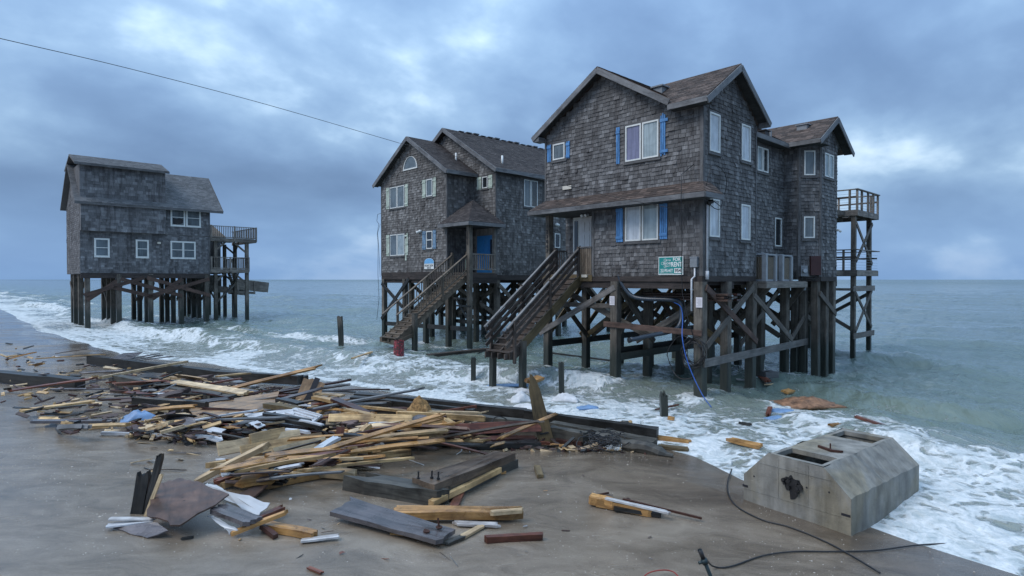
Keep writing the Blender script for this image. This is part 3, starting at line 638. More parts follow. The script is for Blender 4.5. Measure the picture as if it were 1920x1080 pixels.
def roof_plane(par, pts, mat, seed, thick=0.11, course=0.145, tab=0.32, tabs=True):
    """pts: 3D local polygon, first edge = eave. Slab + laid tabs. returns the slab"""
    pts = [Vector(p) for p in pts]; e_ = (pts[1] - pts[0]).normalized()
    n = None
    for i in range(2, len(pts)):
        c_ = e_.cross(pts[i] - pts[0])
        if c_.length > 0.05: n = c_.normalized(); break
    if n.z < 0: n = -n
    d = n.cross(e_).normalized()
    if d.z < 0: d = -d
    mb = MB(); mb.slab(pts, -n * thick); slab = obj('roof', mb, mat, par)
    if tabs:
        q = [((p - pts[0]).dot(e_), (p - pts[0]).dot(d)) for p in pts]
        x0 = min(a for a, _ in q); x1 = max(a for a, _ in q); y1 = max(b_ for _, b_ in q); r = random.Random(seed); mb = MB(); y = 0.0
        while y < y1 - 0.02:
            x = x0 - r.uniform(0, tab)
            while x < x1:
                w = tab * r.uniform(0.55, 1.1); a0, a1 = max(x, x0) , min(x + w - 0.006, x1)
                if a1 - a0 > 0.03 and inpoly((a0 + a1) / 2, y + course * 0.5, q):
                    while not inpoly(a0 + 0.01, y + course * 0.5, q) and a0 < a1 - 0.05: a0 += 0.03
                    while not inpoly(a1 - 0.01, y + course * 0.5, q) and a1 > a0 + 0.05: a1 -= 0.03
                    y2 = min(y + course * 1.15, y1); hgt = r.uniform(0.011, 0.02); k = len(mb.v); yy = y + r.uniform(-0.004, 0.004)
                    for (xx, y_, hh_) in ((a0, yy, hgt), (a1, yy, hgt), (a1, y2, 0.004), (a0, y2, 0.004), (a0, yy, 0), (a1, yy, 0)):
                        mb.v.append(tuple(pts[0] + e_ * xx + d * y_ + n * hh_))
                    mb.f += [(k, k + 1, k + 2, k + 3), (k + 4, k + 5, k + 1, k)]
                x += w
            y += course
        o = obj('roof_shingles', mb, mat, slab); o['kind'] = 'stuff'
    return slab
def prism(mb, foot, z0, z1):
    """foot: list of (a,b)"""
    pts = [P(a, b_, z0) for a, b_ in foot]; mb.slab(pts, (0, 0, z1 - z0)); return mb
def pile(par, a, b_, top=3.8, w=0.29, bot=-1.6, mat='pile', name='piling', lean=None):
    lean = random.uniform(-0.05, 0.05) if lean is None else lean
    return beam(name, P(a, b_, bot), P(a + lean, b_, top), w, w, mat, par, up=(0, 1, 0))
def brace(par, p0, p1, mat='brace', w=0.05, h=0.22, name='brace'):
    q0, q1 = P(*p0), P(*p1); return beam(name, q0, q1, w, h, mat, par)
def cyl_between(mb, p0, p1, r, n=8): mb.tube([p0, p1], r, n)
def numbers(par, s, a, b_, ztop, step, size, n, mat='ink'):
    for i, ch in enumerate(s):
        me = text_mesh(ch, size, 0.006, 0.004); q = P(a, b_, ztop - i * step)
        # text faces -b
        o = obj('house_number', me, mat, par, Matrix.Translation(q + Vector((0, -0.012, 0))) @ Matrix.Rotation(R(90), 4, 'X'))
def stairs(par, a0, a1, ztop, zbot, run, nris, bstart, mats, rails, posts, balusters=None):
    """straight flight down towards -b between a0 (right) and a1 (left)"""
    mat_s, mat_t, mat_r = mats; rise = (ztop - zbot) / nris; going = run / nris
    mb = MB()
    sl = rise / going
    for a in (a0, (a0 + a1) / 2, a1):
        y0, y1 = bstart, bstart - run
        pts = [P(a - 0.025, y0, ztop - 0.42), P(a - 0.025, y0, ztop - 0.03), P(a - 0.025, y1, zbot - 0.03 + 0.0), P(a - 0.025, y1, zbot - 0.22), P(a - 0.025, y1 + 0.3, zbot - 0.22)]
        mb.slab(pts, (-0.05, 0, 0))
    st = obj('stairs', mb, mat_s, par)
    for i in range(nris):
        z = ztop - rise * (i + 1); y = bstart - going * i
        beam('tread', P(a0 - 0.05, y - going * 0.5, z + 0.02), P(a1 + 0.05, y - going * 0.5, z + 0.02), going + 0.03, 0.045, mat_t, st)
        if i % 1 == 0: beam('riser', P(a0 - 0.03, y + 0.005, z + rise * 0.5), P(a1 + 0.03, y + 0.005, z + rise * 0.5), 0.02, rise * 0.7, mat_s, st)
    for (a, y0, z0, y1, z1, w, h, mt) in rails: beam('handrail', P(a, y0, z0), P(a, y1, z1), w, h, mt, st)
    for (a, y, z0, z1, w) in posts: beam('post', P(a, y, z0), P(a, y, z1), w, w, mat_r, st, up=(0, 1, 0))
    if balusters:
        for (a, y0, y1, step, zf0, zf1) in balusters:
            y = y0
            while y > y1:
                beam('baluster', P(a, y, zf0(y)), P(a, y, zf1(y)), 0.04, 0.04, mat_r, st, up=(0, 1, 0)); y -= step
    return st
EYEV = Vector((0, 0, EYE))
def finish_cladding(root, wall, items, mat, single=0):
    """items: (frame, shingle). The nearest 'single' become objects, the rest one stuff mesh"""
    mw = Matrix.Translation(root.location) @ Matrix.Rotation(root.rotation_euler.z, 4, 'Z')
    if single:
        items.sort(key=lambda it: ((mw @ it[0].p(it[1][0], it[1][2], 0)) - EYEV).length)
        cache = {}
        for fr, s in items[:single]:
            t, w, z, h, k = s; key = (round(w, 2), fr.flip)
            if key not in cache:
                ww = key[0] - 0.004; mb = MB()
                mb.hexa([(0, 0, 0), (ww, 0, 0), (ww, 0.021, 0), (0, 0.021, 0), (0, 0, h), (ww, 0, h), (ww, 0.004, h), (0, 0.004, h)], fr.flip); cache[key] = mb.mesh('shingle')
            x = Vector((fr.t.x, fr.t.y, 0)); y = Vector((fr.n.x, fr.n.y, 0)); m4 = Matrix((x, y, (0, 0, 1))).transposed().to_4x4(); m4.translation = fr.p(t, z, 0)
            obj('shingle', cache[key], mat, wall, m4)
        items = items[single:]
    mb = MB()
    for fr, s in items: mb.hexa(shingle_pts(fr, s), not fr.flip)
    o = obj('shingle_cladding', mb, mat, wall); o['kind'] = 'stuff'

# ================================================================== HOUSE WITH THE RENTAL SIGN (right)
h3 = empty('beach_house', (C3[0], C3[1], 0), ROT)
tag(h3, 'large dark shingled beach house with bright blue shutters, standing on piles at right', 'house', 'beach houses standing in the surf')
Z0 = 3.93
FRONT = Fr((0, 0), (1, 0), (0, -1)); SIDE = Fr((0, 0), (0, 1), (-1, 0)); SIDEA = Fr((0.6, 0), (0, 1), (-1, 0))
BAYF = Fr((0, 7.47), (1, 0), (0, -1)); CHAM = Fr((0, 7.47), (-0.61, 0.61), (-1, -1)); BAYS = Fr((-0.61, 0), (0, 1), (-1, 0)); RECB = Fr((0, 1.2), (1, 0), (0, -1)); RECS = Fr((4.4, 0), (0, 1), (1, 0))
foot_up = [(0, 0), (6.82, 0), (6.82, 11.9), (0.6, 11.9), (0.6, 10.46), (0, 10.46), (-0.61, 9.85), (-0.61, 8.08), (0, 7.47), (0.6, 7.47), (0.6, 3.66), (0, 3.66)]
foot_lo = [(0, 0), (4.4, 0), (4.4, 1.2), (6.82, 1.2)] + foot_up[2:]
mb = MB(); prism(mb, foot_lo, 3.84, 6.5); prism(mb, foot_up, 6.502, 9.36)
mb.slab([P(6.82, 0.0, 9.362), P(0.4, 0.0, 9.362), P(3.95, 0.0, 11.27)], (0, 0.25, 0))
mb.slab([P(0.0, 0.0, 9.364), P(0.0, 3.66, 9.364), P(0.0, 1.8, 10.78)], (-0.25, 0, 0))
mb.slab([P(-0.61, 7.4, 9.366), P(-0.61, 10.4, 9.366), P(-0.61, 8.88, 10.24)], (-0.25, 0, 0))
wall = obj('wall', mb, 'shake3', h3)
def op(l, m_=0.07): return [(a - m_, b_ + m_, c - m_, d + m_) for a, b_, c, d in l]
fw = [(1.60, 2.94, 7.95, 9.19), (1.60, 2.94, 5.18, 6.44), (5.78, 6.39, 8.50, 9.12)]
sw = [(0.36, 1.02, 7.95, 9.19), (2.52, 3.18, 7.95, 9.19), (0.36, 1.02, 5.22, 6.44), (2.52, 3.18, 5.22, 6.44)]
aw = [(5.02, 5.95, 7.98, 8.9), (6.6, 7.22, 5.17, 6.31)]
cw = [(0.19, 0.62, 8.0, 8.98), (0.19, 0.62, 5.5, 6.36)]
bw = [(8.4, 9.36, 8.0, 8.95)]
g_main = lambda t: 11.40 - 0.6 * abs(t - 3.95) if t > 1.1 else 9.45
EX = 0.137
items = []
items += [(FRONT, s) for s in clad(FRONT, 0.09, 6.76, 6.93, lambda t: min(g_main(t) - 0.17, 11.2), op(fw), EX, 0.11, 0.25, 1)]
items += [(FRONT, s) for s in clad(FRONT, 0.09, 4.34, Z0 + 0.03, lambda t: 6.5, op(fw), EX, 0.11, 0.25, 2)]
items += [(SIDE, s) for s in clad(SIDE, 0.09, 3.6, Z0 + 0.03, lambda t: 10.9 - 0.685 * abs(t - 1.8) - 0.2, op(sw), EX, 0.11, 0.25, 3)]
items += [(SIDEA, s) for s in clad(SIDEA, 3.66, 7.47, Z0 + 0.03, lambda t: 9.25, op(aw), EX, 0.11, 0.25, 4)]
items += [(BAYF, s) for s in clad(BAYF, 0.05, 0.6, Z0 + 0.03, lambda t: 9.3, [], EX, 0.11, 0.25, 5)]
items += [(CHAM, s) for s in clad(CHAM, 0.07, 0.80, Z0 + 0.03, lambda t: 9.3, op(cw), EX, 0.11, 0.25, 6)]
items += [(BAYS, s) for s in clad(BAYS, 8.14, 9.85, Z0 + 0.03, lambda t: 10.3 - 0.62 * abs(t - 8.88) - 0.1, op(bw), EX, 0.11, 0.25, 7)]
items += [(RECB, s) for s in clad(RECB, 6.4, 6.8, 4.1, lambda t: 6.4, [], EX, 0.11, 0.25, 8)]
items += [(RECB, s) for s in clad(RECB, 4.4, 5.3, 4.1, lambda t: 6.4, [], EX, 0.11, 0.25, 9)]
finish_cladding(h3, wall, items, 'shake3', 300)
# skirt, corner boards
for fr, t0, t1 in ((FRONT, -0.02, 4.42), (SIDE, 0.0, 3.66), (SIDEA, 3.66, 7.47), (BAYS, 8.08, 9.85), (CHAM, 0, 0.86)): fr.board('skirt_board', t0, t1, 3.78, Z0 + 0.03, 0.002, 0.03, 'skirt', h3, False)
for fr, t0, t1, z0, z1 in ((FRONT, -0.03, 0.085, 3.96, 9.3), (SIDE, -0.03, 0.085, 3.96, 9.3), (FRONT, 4.34, 4.44, 3.96, 6.45), (FRONT, 6.76, 6.84, 6.9, 9.4), (SIDE, 3.6, 3.68, 3.96, 9.3), (BAYF, -0.02, 0.06, 3.96, 9.25), (CHAM, -0.03, 0.07, 3.96, 9.25), (CHAM, 0.79, 0.87, 3.96, 9.25), (BAYS, 8.06, 8.14, 3.96, 9.3)): fr.board('corner_board', t0, t1, z0, z1, 0.003, 0.036, 'trim', h3)
window(h3, FRONT, *fw[0], 2, ['blind', 'violet']); window(h3, FRONT, *fw[1], 2, ['blind', 'blindw']); window(h3, FRONT, *fw[2], 1, ['glassmid'])
for w_ in sw: window(h3, SIDE, *w_, 1, ['blindw'])
window(h3, SIDEA, *aw[0], 2, ['blind', 'glassdark']); window(h3, SIDEA, *aw[1], 1, ['glassdark'])
for w_ in cw: window(h3, CHAM, *w_, 1, ['glassmid'])
window(h3, BAYS, *bw[0], 2, ['blind', 'blind'])
shutter(h3, FRONT, 3.18, 3.34, 7.93, 9.22, 'blue', 2, (0.86,)); shutter(h3, FRONT, 1.33, 1.53, 7.96, 9.30, 'blue', 3, (0.1, 0.86), (0.1, 0), (0, 0.05, -0.02))
shutter(h3, FRONT, 3.04, 3.33, 5.17, 6.44, 'blue', 4); shutter(h3, FRONT, 1.25, 1.54, 5.19, 6.46, 'blue', 4)
shutter(h3, FRONT, 6.49, 6.70, 8.47, 9.14, 'blue', 2, (0.85,)); shutter(h3, FRONT, 5.52, 5.70, 8.48, 9.12, 'blue', 2, (0.12, 0.82))
# roofs
mz = lambda a: 11.46 - 0.6 * abs(a - 3.95)
def MR(a, b_): return P(a, b_, mz(a))
roof_plane(h3, [MR(0.25, 12.2), MR(0.25, 3.97), MR(0.95, 3.97), MR(3.12, 1.78), MR(1.0, -0.37), MR(3.95, -0.37), MR(3.95, 12.2)], 'roof3', 31)
roof_plane(h3, [MR(7.16, -0.37), MR(7.16, 12.2), MR(3.95, 12.2), MR(3.95, -0.37)], 'roof3', 32)
cz = lambda b_: 10.97 - 0.685 * abs(b_ - 1.78)
def CR(a, b_): return P(a, b_, cz(b_))
roof_plane(h3, [CR(-0.37, -0.41), CR(0.98, -0.41), CR(3.12, 1.78), CR(-0.37, 1.78)], 'roof3', 33)
roof_plane(h3, [CR(0.98, 3.97), CR(-0.37, 3.97), CR(-0.37, 1.78), CR(3.12, 1.78)], 'roof3', 34)
bz = lambda b_: 10.42 - 0.62 * abs(b_ - 8.88)
def BR(a, b_): return P(a, b_, bz(b_))
roof_plane(h3, [BR(-0.96, 7.03), BR(0.5, 7.03), BR(2.1, 8.88), BR(-0.96, 8.88)], 'roof3', 35)
roof_plane(h3, [BR(0.5, 10.73), BR(-0.96, 10.73), BR(-0.96, 8.88), BR(2.1, 8.88)], 'roof3', 36)
# pent roof over the ground floor
roof_plane(h3, [P(-0.45, -0.68, 6.52), P(7.1, -0.68, 6.52), P(6.84, 0.0, 6.96), P(0.0, 0.0, 6.96)], 'roof3', 37, 0.06)
roof_plane(h3, [P(-0.45, 0.45, 6.52), P(-0.45, -0.68, 6.52), P(0, 0, 6.96), P(0, 0.45, 6.96)], 'roof3', 38, 0.06)
roof_plane(h3, [P(7.1, -0.68, 6.52), P(7.1, 0.3, 6.52), P(6.84, 0.3, 6.96), P(6.84, 0.0, 6.96)], 'roof3', 39, 0.06)
FB = lambda p0, p1, h=0.2, w=0.035, up=(0, 0, 1), mat='fascia', name='fascia': beam(name, p0, p1, w, h, mat, h3, up)
FB(P(-0.46, -0.7, 6.43), P(7.12, -0.7, 6.43), 0.16); FB(P(-0.47, -0.68, 6.43), P(-0.47, 0.47, 6.43), 0.16); FB(P(7.12, -0.68, 6.43), P(7.12, 0.3, 6.43), 0.16)
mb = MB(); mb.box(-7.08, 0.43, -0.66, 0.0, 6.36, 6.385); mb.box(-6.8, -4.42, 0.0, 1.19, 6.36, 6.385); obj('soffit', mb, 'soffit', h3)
def rake(p0, p1, h=0.2):
    d = Vector((0, 0, -0.10)); beam('rake_board', Vector(p0) + d, Vector(p1) + d, 0.04, h, 'fascia', h3, ext=0.01)
rake(P(3.95, -0.39, 11.42), P(1.0, -0.39, mz(1.0) - 0.04)); rake(P(3.95, -0.39, 11.42), P(7.18, -0.39, mz(7.18) - 0.04))
rake(P(-0.39, 1.78, 10.93), P(-0.39, -0.42, cz(-0.42) - 0.04)); rake(P(-0.39, 1.78, 10.93), P(-0.39, 3.98, cz(3.98) - 0.04))
rake(P(-0.98, 8.88, 10.38), P(-0.98, 7.02, bz(7.02) - 0.04)); rake(P(-0.98, 8.88, 10.38), P(-0.98, 10.74, bz(10.74) - 0.04))
FB(P(-0.38, -0.42, 9.38), P(1.02, -0.42, 9.38), 0.17); FB(P(-0.38, 3.985, 9.38), P(0.3, 3.985, 9.38), 0.17)
FB(P(0.23, 3.97, 9.15), P(0.23, 7.2, 9.15), 0.18); FB(P(-0.97, 7.01, 9.18), P(0.3, 7.01, 9.18), 0.17); FB(P(7.18, -0.37, 9.45), P(7.18, 12.2, 9.45), 0.2)
mb = MB()
for quad in ([P(-0.36, -0.4, 9.31), P(1.02, -0.4, 9.31), P(1.02, -0.005, 9.31), P(-0.36, -0.005, 9.31)], [P(0.24, 3.98, 9.06), P(0.24, 7.1, 9.06), P(0.59, 7.1, 9.06), P(0.59, 3.98, 9.06)], [P(-0.95, 7.03, 9.1), P(0.24, 7.03, 9.1), P(0.24, 7.46, 9.1), P(-0.95, 7.46, 9.1)]): mb.slab(quad, (0, 0, 0.02))
def soff(f, a0, a1, b0, b1):
    mb.slab([f(a0, b0) - Vector((0, 0, 0.14)), f(a1, b0) - Vector((0, 0, 0.14)), f(a1, b1) - Vector((0, 0, 0.14)), f(a0, b1) - Vector((0, 0, 0.14))], (0, 0, 0.012))
soff(MR, 3.95, 7.14, -0.36, -0.002); soff(MR, 1.03, 3.95, -0.36, -0.002)
soff(lambda a, b_: CR(a, b_), -0.36, -0.002, 1.78, 3.95); soff(lambda a, b_: CR(a, b_), -0.36, -0.002, -0.4, 1.78)
soff(lambda a, b_: BR(a, b_), -0.95, -0.612, 8.88, 10.7); soff(lambda a, b_: BR(a, b_), -0.95, -0.612, 7.05, 8.88)
mb.slab([P(-0.95, 7.05, 9.12), P(-0.62, 7.47, 9.12), P(-0.62, 8.08, 9.12), P(-0.95, 8.08, 9.12)], (0, 0, 0.02))
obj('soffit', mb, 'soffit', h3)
beam('eave_return', P(7.0, -0.37, 9.36), P(7.0, 0.0, 9.36), 0.3, 0.18, 'fascia', h3)
beam('eave_return', P(-0.2, 3.83, 9.33), P(-0.2, 3.98, 9.33), 0.34, 0.17, 'fascia', h3)
# roof vents
for (a, b_, f) in ((2.2, 1.0, mz), ): 
    mb = MB(); mb.box(-a - 0.18, -a + 0.18, b_ - 0.2, b_ + 0.2, f(a) - 0.1, f(a) + 0.16); mb.box(-a - 0.24, -a + 0.24, b_ - 0.26, b_ + 0.26, f(a) + 0.16, f(a) + 0.21); obj('roof_vent', mb, 'greymetal', h3)
mb = MB(); mb.box(-0.35, 0.05, 8.1, 8.5, 9.85, 10.14); mb.box(-0.4, 0.1, 8.05, 8.55, 10.14, 10.18); obj('roof_vent', mb, 'greymetal', h3)
mb = MB(); mb.box(-0.75, -0.4, 5.3, 5.65, 9.2, 9.5); mb.box(-0.8, -0.35, 5.25, 5.7, 9.5, 9.54); obj('roof_vent', mb, 'black', h3)
mb = MB(); mb.tube([P(0.5, 6.0, 9.2), P(0.5, 6.0, 9.62)], 0.045, 10); obj('vent_pipe', mb, 'greymetal', h3)
# porch: door, sidelight, floor, post
mb = MB(); RECB.box(mb, 5.36, 6.38, 4.06, 6.34, -0.02, 0.05); dr = obj('door', mb, 'frame', h3)
mb = MB(); RECB.box(mb, 5.42, 6.02, 4.12, 6.28, 0.04, 0.075); obj('door_leaf', mb, 'door', dr)
for (t0, t1, z0, z1) in ((5.5, 5.68, 5.75, 6.12), (5.76, 5.94, 5.75, 6.12), (5.5, 5.68, 4.95, 5.62), (5.76, 5.94, 4.95, 5.62), (5.5, 5.68, 4.3, 4.8), (5.76, 5.94, 4.3, 4.8)):
    mb = MB(); RECB.box(mb, t0, t1, z0, z1, 0.076, 0.092); obj('panel', mb, 'door', dr)
mb = MB(); RECB.box(mb, 6.12, 6.30, 4.2, 6.2, 0.03, 0.07); obj('sidelight', mb, 'glassdark', dr)
mb = MB(); RECB.box(mb, 5.95, 6.0, 5.05, 5.2, 0.076, 0.1); RECB.box(mb, 5.95, 6.0, 4.85, 4.9, 0.076, 0.15); obj('handle', mb, 'black', dr)
for i in range(8): beam('floor_board', P(4.42, 0.03 + i * 0.15, 4.03), P(6.85, 0.03 + i * 0.15, 4.03), 0.14, 0.04, 'deck', h3)
beam('rim_board', P(4.42, -0.03, 3.9), P(6.95, -0.03, 3.9), 0.05, 0.24, 'yellowold', h3); beam('rim_board', P(6.88, 0, 3.9), P(6.88, 1.2, 3.9), 0.05, 0.24, 'brace', h3)
beam('porch_post', P(6.62, 0.02, 3.8), P(6.62, 0.02, 6.38), 0.2, 0.26, 'pile', h3, up=(0, 1, 0))
numbers(h3, '23047', 6.62, -0.12, 5.72, 0.19, 0.2, 0)
for i in range(6): beam('picket', P(4.5 + i * 0.095, -0.03, 4.05), P(4.5 + i * 0.095, -0.03, 5.02), 0.085, 0.03, 'stairtan', h3, up=(0, 1, 0))
beam('rail', P(4.42, -0.03, 5.05), P(5.06, -0.03, 5.05), 0.1, 0.04, 'stairlight', h3)
for i in range(8): beam('picket', P(6.8, 0.15 + i * 0.13, 4.1), P(6.8, 0.15 + i * 0.13, 4.98), 0.035, 0.035, 'stair', h3, up=(0, 1, 0))
beam('rail', P(6.8, 0.1, 5.0), P(6.8, 1.18, 5.0), 0.09, 0.04, 'stair', h3)
mb = MB(); FRONT.box(mb, 4.62, 4.88, 3.93, 4.03, 0.04, 0.10); obj('porch_light', mb, 'sandprint', h3)
mb = MB(); mb.tube([P(4.95, 0.35, 6.3), P(4.95, 0.2, 6.26)], 0.05, 10); mb.tube([P(5.15, 0.35, 6.3), P(5.15, 0.2, 6.26)], 0.05, 10); obj('flood_light', mb, 'signwhite', h3)
mb = MB(); FRONT.box(mb, 5.42, 5.86, 7.29, 7.43, 0.02, 0.07); obj('light_bar', mb, 'sandprint', h3)
# stairs
sl = lambda y, top: top + 0.77 * y
stairs(h3, 5.08, 6.2, 4.06, 1.36, 3.6, 14, 0.0, ('stair', 'stair', 'stair'),
       [(a, 0.0, 5.06, -3.72, 2.20, 0.10, 0.045, 'stairlight') for a in (5.05, 6.2)] + [(a + sgn * 0.05, 0.0, zt, -3.7, zt - 2.86, 0.035, 0.13, 'stair') for a, sgn in ((5.05, 1), (6.2, -1)) for zt in (4.94, 4.68, 4.42)],
       [(5.05, -0.06, 3.7, 5.08, 0.11), (6.22, -0.06, 3.7, 5.08, 0.13), (5.02, -1.65, 2.45, 3.85, 0.09), (6.22, -1.9, 2.3, 3.65, 0.09), (5.02, -3.4, 1.0, 2.45, 0.10), (6.22, -3.4, 1.1, 2.45, 0.10)])
beam('stringer', P(5.0, 0.0, 3.86), P(5.0, -3.0, 1.62), 0.05, 0.32, 'yellowold', h3)
for i in range(4): beam('step_bracket', P(5.15 + i * 0.33, -3.75, 1.24), P(5.15 + i * 0.33, -3.35, 1.24), 0.05, 0.2, 'stair', h3)
pile(h3, 5.05, -3.0, 1.75, 0.21); pile(h3, 6.1, -3.45, 1.2, 0.2)
# piles and bracing
for (a, b_, w) in [(0.05, 0.0, .32), (3.4, 0.0, .30), (6.7, 0.02, .28), (0.05, 1.62, .28), (3.4, 2.0, .28), (6.7, 2.35, .28), (0.05, 3.4, .3), (3.4, 4.3, .28), (6.7, 4.7, .28), (0.6, 5.3, .28), (0.3, 6.9, .28),
                 (3.4, 6.8, .28), (6.7, 7.0, .28), (0.3, 7.9, .28), (-0.02, 8.0, .26), (-0.45, 8.15, .28), (-0.45, 9.0, .28), (-0.45, 9.75, .28), (3.4, 9.3, .28), (6.7, 9.3, .28), (0.6, 11.7, .28), (3.4, 11.7, .28), (6.7, 11.7, .28), (1.7, 3.4, .26), (5.0, 2.2, .24), (5.0, 4.6, .24)]: pile(h3, a, b_, 3.78, w)
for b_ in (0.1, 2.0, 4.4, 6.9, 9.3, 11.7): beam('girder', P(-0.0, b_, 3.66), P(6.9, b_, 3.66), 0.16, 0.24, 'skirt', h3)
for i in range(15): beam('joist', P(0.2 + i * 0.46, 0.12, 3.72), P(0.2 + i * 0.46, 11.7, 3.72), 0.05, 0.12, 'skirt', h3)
def BRC(a0, b0, z0, a1, b1, z1, mat='brace', w=0.05, h=0.21): brace(h3, (a0, b0, z0), (a1, b1, z1), mat, w, h)
BRC(-0.14, 0.0, 3.6, -0.14, 3.55, 1.65, 'redbrace'); BRC(-0.13, 0.05, 1.75, -0.13, 3.3, 3.6); BRC(-0.14, -0.12, 1.22, -0.14, 8.1, 1.34, 'stairlight', 0.05, 0.26)
BRC(-0.14, 3.3, 3.3, -0.14, 6.6, 1.5, 'brace'); BRC(-0.1, 6.7, 1.6, -0.1, 9.6, 3.5); BRC(0.45, 3.5, 1.5, 0.45, 7.0, 3.6); BRC(0.4, 6.5, 3.5, 0.4, 11.6, 1.4); BRC(-0.6, 8.1, 3.3, -0.6, 9.9, 2.4)
BRC(7.0, -0.15, 1.72, 3.3, -0.15, 3.58, 'stairlight'); BRC(6.8, -0.1, 2.9, 3.3, -0.1, 2.9, 'brace', 0.05, 0.17); BRC(3.75, -0.19, 2.26, -0.1, -0.19, 2.16, 'redbrace', 0.05, 0.19)
BRC(6.4, 0.12, 3.6, 2.0, 0.12, 1.9, 'pile'); BRC(3.2, 1.0, 1.6, 0.2, 1.0, 3.4); BRC(6.6, 2.3, 1.5, 3.5, 2.0, 3.5, 'yellowold'); BRC(3.4, 2.2, 3.5, 6.5, 2.5, 1.5, 'brace'); BRC(3.5, 2.1, 1.6, 0.2, 1.7, 3.5, 'brace')
BRC(3.3, 2.2, 3.5, 0.2, 1.9, 1.6, 'yellowold'); BRC(6.85, 0.1, 1.28, 6.85, 11.6, 1.32, 'dark', 0.06, 0.26); BRC(3.55, 0.1, 1.25, 3.55, 11.6, 1.3, 'dark', 0.06, 0.26); BRC(3.25, 0.1, 1.1, 3.25, 7.0, 1.15, 'pile', 0.06, 0.26)
for a in (3.4, 6.7):
    for b0, b1 in ((0.1, 2.2), (2.2, 4.5), (4.5, 6.9), (6.9, 9.3), (9.3, 11.7)):
        BRC(a - 0.18, b0, 3.5, a - 0.18, b1, 1.5, random.choice(['brace', 'pile', 'redbrace'])); BRC(a + 0.18, b0, 1.5, a + 0.18, b1, 3.5, random.choice(['brace', 'pile', 'yellowold']))
for b_ in (4.5, 6.9, 9.3, 11.7): BRC(6.7, b_ + 0.17, 3.4, 3.4, b_ + 0.17, 1.6); BRC(3.4, b_ - 0.17, 3.4, 0.4, b_ - 0.17, 1.6, 'pile'); BRC(6.7, b_ - 0.17, 1.6, 3.4, b_ - 0.17, 3.4, 'pile')
# air-conditioner shelf, conduit, meter and boxes (fixed to the house)
for i in range(6): beam('shelf_board', P(-0.28 + i * 0.16, 3.75, 3.76), P(-0.28 + i * 0.16, 7.35, 3.76), 0.15, 0.05, 'deck', h3)
beam('shelf_rim', P(-0.37, 3.72, 3.65), P(-0.37, 7.38, 3.65), 0.05, 0.22, 'deck', h3); beam('shelf_rim', P(-0.37, 3.73, 3.65), P(0.55, 3.73, 3.65), 0.05, 0.22, 'deck', h3)
BRC(-0.3, 7.2, 3.6, 0.9, 7.2, 2.0, 'pile'); BRC(-0.3, 4.1, 3.6, 0.9, 4.1, 2.2, 'pile')
mb = MB(); mb.tube([SIDE.p(0.16, 3.85, 0.07), SIDE.p(0.16, 6.18, 0.07), SIDE.p(0.17, 6.26, 0.09)], 0.042, 10); mb.tube([SIDE.p(0.16, 3.85, 0.07), SIDE.p(0.16, 4.12, 0.07)], 0.062, 10); obj('conduit', mb, 'whitemetal', h3, smooth=True)
mb = MB(); mb.tube([SIDE.p(0.17, 6.2, 0.09), SIDE.p(0.19, 6.3, 0.14), SIDE.p(0.24, 6.32, 0.24)], [0.07, 0.085, 0.06], 10); obj('weatherhead', mb, 'black', h3, smooth=True)
mb = MB(); FRONT.box(mb, 0.12, 0.36, 4.24, 4.56, 0.03, 0.13); FRONT.box(mb, 0.11, 0.37, 4.53, 4.575, 0.03, 0.14); obj('junction_box', mb, 'greymetal', h3)
mb = MB(); mb.tube([FRONT.p(0.22, 4.22, 0.08), FRONT.p(0.22, 3.95, 0.08), FRONT.p(0.26, 3.86, 0.2), FRONT.p(0.26, 2.85, 0.2)], 0.03, 8); obj('conduit', mb, 'whitemetal', h3, smooth=True)
mb = MB(); CHAM.box(mb, 0.04, 0.30, 3.98, 4.40, 0.04, 0.16); mt_ = obj('meter_box', mb, 'greymetal', h3)
mb = MB(); mb.tube([CHAM.p(0.17, 4.2, 0.16), CHAM.p(0.17, 4.2, 0.25)], 0.085, 16); obj('meter_glass', mb, 'metal', mt_, smooth=False)
mb = MB(); CHAM.box(mb, 0.42, 0.82, 4.02, 4.78, 0.04, 0.17); obj('electric_panel', mb, 'rustbox', h3)
mb = MB(); CHAM.box(mb, 0.02, 0.26, 3.42, 3.70, 0.0, 0.12); obj('junction_box', mb, 'greymetal', h3)
mb = MB(); pts = [CHAM.p(0.1, 3.98, 0.1), CHAM.p(0.1, 3.8, 0.1), CHAM.p(0.14, 3.68, 0.08)]; mb.tube(pts, 0.02, 6); mb.tube([CHAM.p(0.7, 4.02, 0.1), CHAM.p(0.55, 3.86, 0.12), CHAM.p(0.3, 3.9, 0.1), CHAM.p(0.2, 3.7, 0.08)], 0.018, 6); obj('cable', mb, 'cable', h3, smooth=True)
mb = MB(); mb.tube([BAYS.p(9.7, 5.9, 0.03), BAYS.p(9.7, 5.9, 0.16), BAYS.p(9.7, 5.82, 0.22)], 0.05, 8); obj('flood_light', mb, 'signwhite', h3, smooth=True)
